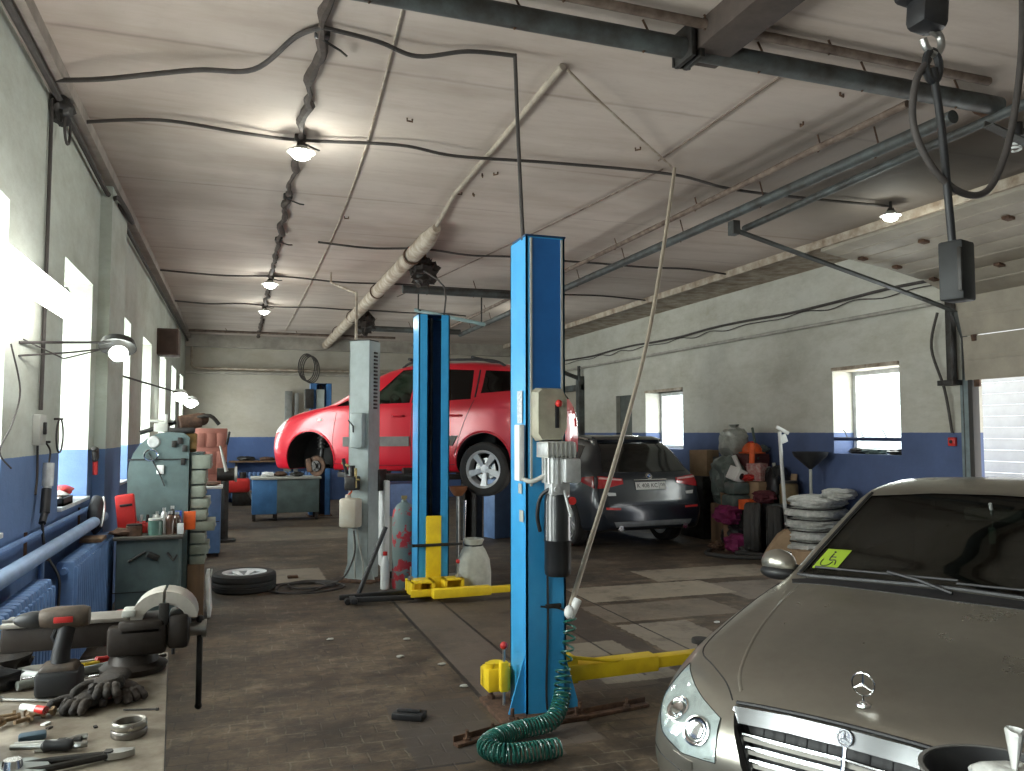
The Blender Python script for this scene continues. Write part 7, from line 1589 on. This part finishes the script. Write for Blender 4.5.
ws2 = thing('standing_wheel', 'grimy wheel standing upright behind the front one in the junk pile', 'wheel', (7.17, 9.72, 0.34), rot=(0, 0, R(56))); wheel(ws2, (0, 0, 0), 0.34, 0.2, 1, 5)
crate('grey_crate', 'dark grey crate standing below the white pole', (7.46, 9.9, 0), (0.4, 0.4, 0.68), mt('crate_grey', (0.10, 0.11, 0.11), 0.6), 0.15)
t = jar('glass_jar', 'tan plastic canister right of the white pole on the grey crate', (7.54, 9.85, 0.69), 0.13, 0.30, mt('canister_tan', (0.30, 0.21, 0.10), 0.5), m_dark); t.name = 'plastic_canister'
wp_ = thing('white_pole', 'white steel prop leaning upright at the right of the junk pile', 'pole', (7.30, 9.62, 0)); G().tube([(0.03, 0, 0), (-0.03, 0.06, 1.72)], 0.026, 12).out('pole', m_white, wp_); G().box((0.02, 0.06, 1.74), (0.22, 0.03, 0.05), (0, R(25), 0), 0.006).box((0.03, 0.05, 1.62), (0.10, 0.03, 0.12), (0, R(-20), 0), 0.006).out('head', m_white, wp_)
bf = thing('drain_funnel', 'black wide funnel on a slim grey stand right of the white pole', 'funnel', (7.52, 9.35, 0)); G().lathe([(0.02, 1.20), (0.22, 1.38), (0.24, 1.44), (0.22, 1.43), (0.02, 1.23)], n=28, closed=True).out('funnel', m_black, bf); G().cyl((0, 0, 0.03), (0, 0, 1.22), 0.02).cyl((0, 0, 0), (0, 0, 0.03), 0.15).out('stand', m_greyp, bf)
sack('black bin bag leaning on the blue wall behind the strapped sacks', (7.52, 9.1, 0.0), (0.2, 0.22, 0.36), m_blk, 0, 15)
# strapped white sacks
m_ws = mt('white_woven_sack', (0.62, 0.62, 0.58), 0.7, scale=16, bump=0.9, amt=0.4)
t0 = thing('filled_sack', 'white woven sack', 'sack', (0, 0, 0), 0, None)
zs_ = 0.0
labs = ['white woven sack at the bottom of the strapped stack', 'white woven sack second from the bottom of the strapped stack', 'white woven sack third from the bottom of the strapped stack', 'white woven sack fourth from the bottom, crossed by dark folds', 'white woven sack fifth from the bottom of the strapped stack', 'crumpled white sack lying on top of the strapped stack']
bpy.data.objects.remove(t0)
for k in range(6):
    t = sack(labs[k], (7.22 + 0.02 * (k % 2) + 0.025 * k, 8.95 + 0.015 * k, zs_), (0.40, 0.32, 0.088), m_ws, 0.2 + 0.04 * k, 20 + k, 'filled_sack', 0.16)
    zs_ += 0.140
    if k < 5:
        P = [(0.367 * math.cos(2 * PI * i / 40) * (1 if abs(math.cos(2 * PI * i / 40)) < .8 else .99), 0.305 * math.sin(2 * PI * i / 40), 0.15) for i in range(40)]
        P = [Vector((math.copysign(abs(p[0] / 0.367) ** 0.72, p[0]) * 0.385, math.copysign(abs(p[1] / 0.305) ** 0.72, p[1]) * 0.31, p[2])) for p in P]
        G().tube(P, 0.009, 6, True).out('strap', m_dark, t)
sack('crumpled white sack draped over the right end of the stack top', (7.50, 8.78, zs_ - 0.02), (0.22, 0.2, 0.075), m_ws, 0.6, 33, 'filled_sack', 0.3)
g = G(); g.ex([(-0.24, 0.0), (0.26, 0.0), (0.20, 0.30), (0.10, 0.44), (-0.02, 0.36), (-0.16, 0.16)], 'y', -0.09, 0.09)
tag(g.out('creased_carton', m_card), 'creased brown cardboard sheet leaning upright before the strapped sacks', 'cardboard', loc=(6.82, 9.12, 0), rz=R(-30))
t = sack('pale paper bag with brown print beside the torn carton', (7.12, 8.62, 0.0), (0.14, 0.12, 0.13), mt('paper_bag', (0.46, 0.39, 0.30), 0.8, col2=(0.35, 0.22, 0.10), scale=5), R(25), 40, 'paper_bag', 0.15, 'bag')
crate('flattened_carton', 'torn cardboard carton on the floor before the strapped sacks', (6.98, 8.70, 0), (0.42, 0.26, 0.20), m_card, R(-20)); sack('small white bag on the floor right of the torn carton', (7.18, 8.42, 0), (0.14, 0.13, 0.11), m_ws, 0, 44, 'filled_sack')
g = G(); g.tube(smooth([(6.45, 10.2, 0.03), (6.2, 9.9, 0.03), (6.35, 9.55, 0.03), (6.8, 9.25, 0.03), (7.05, 9.25, 0.03), (6.9, 9.5, 0.03), (6.55, 9.75, 0.05)], 8), 0.028, 10); tag(g.out('thick_hose', m_rub), 'thick dark hose curving on the floor before the junk pile', 'hose')
crate('blue_bin', 'blue bin standing behind the dark lift post under the red car', (4.05, 12.75, 0), (0.32, 0.32, 0.95), m_rad, 0.3, cat='bin')
crate('brown_carton', 'crumpled brown carton peeking over the dark car beside the far window', (7.30, 11.7, 1.0), (0.34, 0.34, 0.42), m_card, 0.4); crate('tall_cupboard', 'dark cupboard behind the dark car under the far window', (7.38, 11.75, 0), (0.6, 0.7, 1.0), m_dark, 0)
m_gmt = mt('dull_green_metal', (0.09, 0.12, 0.10), 0.6)
def plank(nm, label, a, b, w_, mat, cat='board'):
    a = Vector(a); b = Vector(b); t = thing(nm, label, cat, a); d = b - a; M = d.to_track_quat('Z', 'Y').to_matrix().to_4x4()
    g = G(); g.b2(-w_ / 2, w_ / 2, -0.012, 0.012, 0, d.length, 0.004); g.b2(-w_ / 2 + 0.01, w_ / 2 - 0.01, -0.016, -0.010, d.length * 0.1, d.length * 0.2, 0.002); g.move(M); g.out('board', mat, t); return t
plank('leaning_plank', 'dark board leaning on the junk pile beside the dark car', (6.72, 10.15, 0.0), (7.12, 10.95, 1.30), 0.10, m_wood)
plank('leaning_strip', 'grey metal strip leaning across the black bags behind the white pole', (7.30, 9.50, 0.0), (7.62, 10.30, 1.25), 0.05, m_greyp, 'strip')
plank('leaning_plank', 'thin tan board leaning on the wall between the pole and the funnel', (7.40, 9.75, 0.0), (7.74, 9.98, 1.10), 0.09, m_card)
rod('copper_tube', 'dull green tube sticking up out of the top of the junk pile', 'tube', (0, 0), (0.55, 0), 0.02, m_gmt).rotation_euler = (0, R(-60), R(70)); bpy.data.objects['copper_tube'].name = 'green_tube'; bpy.data.objects['green_tube'].location = (7.45, 10.45, 1.30)
jar('spray_bottle', 'small green bottle standing on the brown cardboard box', (7.50, 10.25, 0.985), 0.04, 0.2, mt('green_glass', (0.03, 0.12, 0.05), 0.2, coat=0.6), m_white)
for i, (x, y, z, r_, mm, lab) in enumerate(((6.78, 9.78, 0.0, 0.11, m_dark, 'dark lump of scrap on the floor at the foot of the junk pile'), (6.66, 10.35, 0.0, 0.10, m_rust, 'brown lump of scrap on the floor close to the dark car'), (7.28, 9.42, 0.0, 0.12, m_gmt, 'dull green lump of scrap on the floor at the foot of the white pole'), (7.62, 10.62, 1.75 - 0.35, 0.10, m_cleard, 'grey-green rag behind the orange helmet'), (7.12, 10.18, 0.585, 0.08, m_card, 'crumpled tan paper on the dark metal box of the junk pile'))):
    g = G(); g.ball((0, 0, r_ * 0.55), r_, (1.3, 1.1, 0.6), 20, 12, nz=0.6, seed=80 + i, fr=7); tag(g.out('scrap_lump', mm), lab, 'scrap', loc=(x, y, z))
# ================================================================== BUCKET AT LOWER RIGHT
dm = thing('oil_drum', 'dark drum carrying the black basin in the lower right corner', 'drum', (1.48, 1.28, 0)); G().lathe([(0, 0), (0.17, 0), (0.175, 0.02), (0.17, 0.03), (0.17, 0.30), (0.178, 0.31), (0.17, 0.32), (0.17, 0.60), (0.178, 0.61), (0.17, 0.62), (0.17, 0.86), (0.175, 0.87), (0.165, 0.875), (0, 0.87)], n=32).out('drum_body', m_dark, dm); G().cyl((0.1, 0, 0.87), (0.1, 0, 0.88), 0.025).out('bung', m_rust, dm)
bn = thing('black_basin', 'black round plastic basin in the lower right corner before the grille', 'basin', (1.48, 1.28, 0.876)); G().lathe([(0, 0.0), (0.12, 0.0), (0.145, 0.12), (0.15, 0.125), (0.15, 0.135), (0.14, 0.135), (0.118, 0.012), (0, 0.012)], n=36).out('basin_body', m_black, bn); G().lathe([(0.143, 0.125), (0.152, 0.13), (0.152, 0.137), (0.143, 0.137)], n=36, closed=True).out('rim', mt('rim_grey', (0.18, 0.17, 0.16), 0.4), bn)
t = sack('knotted clear plastic bag of white stuff lying in the black basin', (1.515, 1.27, 0.90), (0.085, 0.08, 0.06), mt('white_film', (0.75, 0.75, 0.72), 0.3, coat=0.5, bump=0.4, scale=14, amt=0.15), 0, 51, 'plastic_bag', 0.3, 'bag'); neck(t, (0.01, 0, 0.12), 0.018, MATS['white_film'])
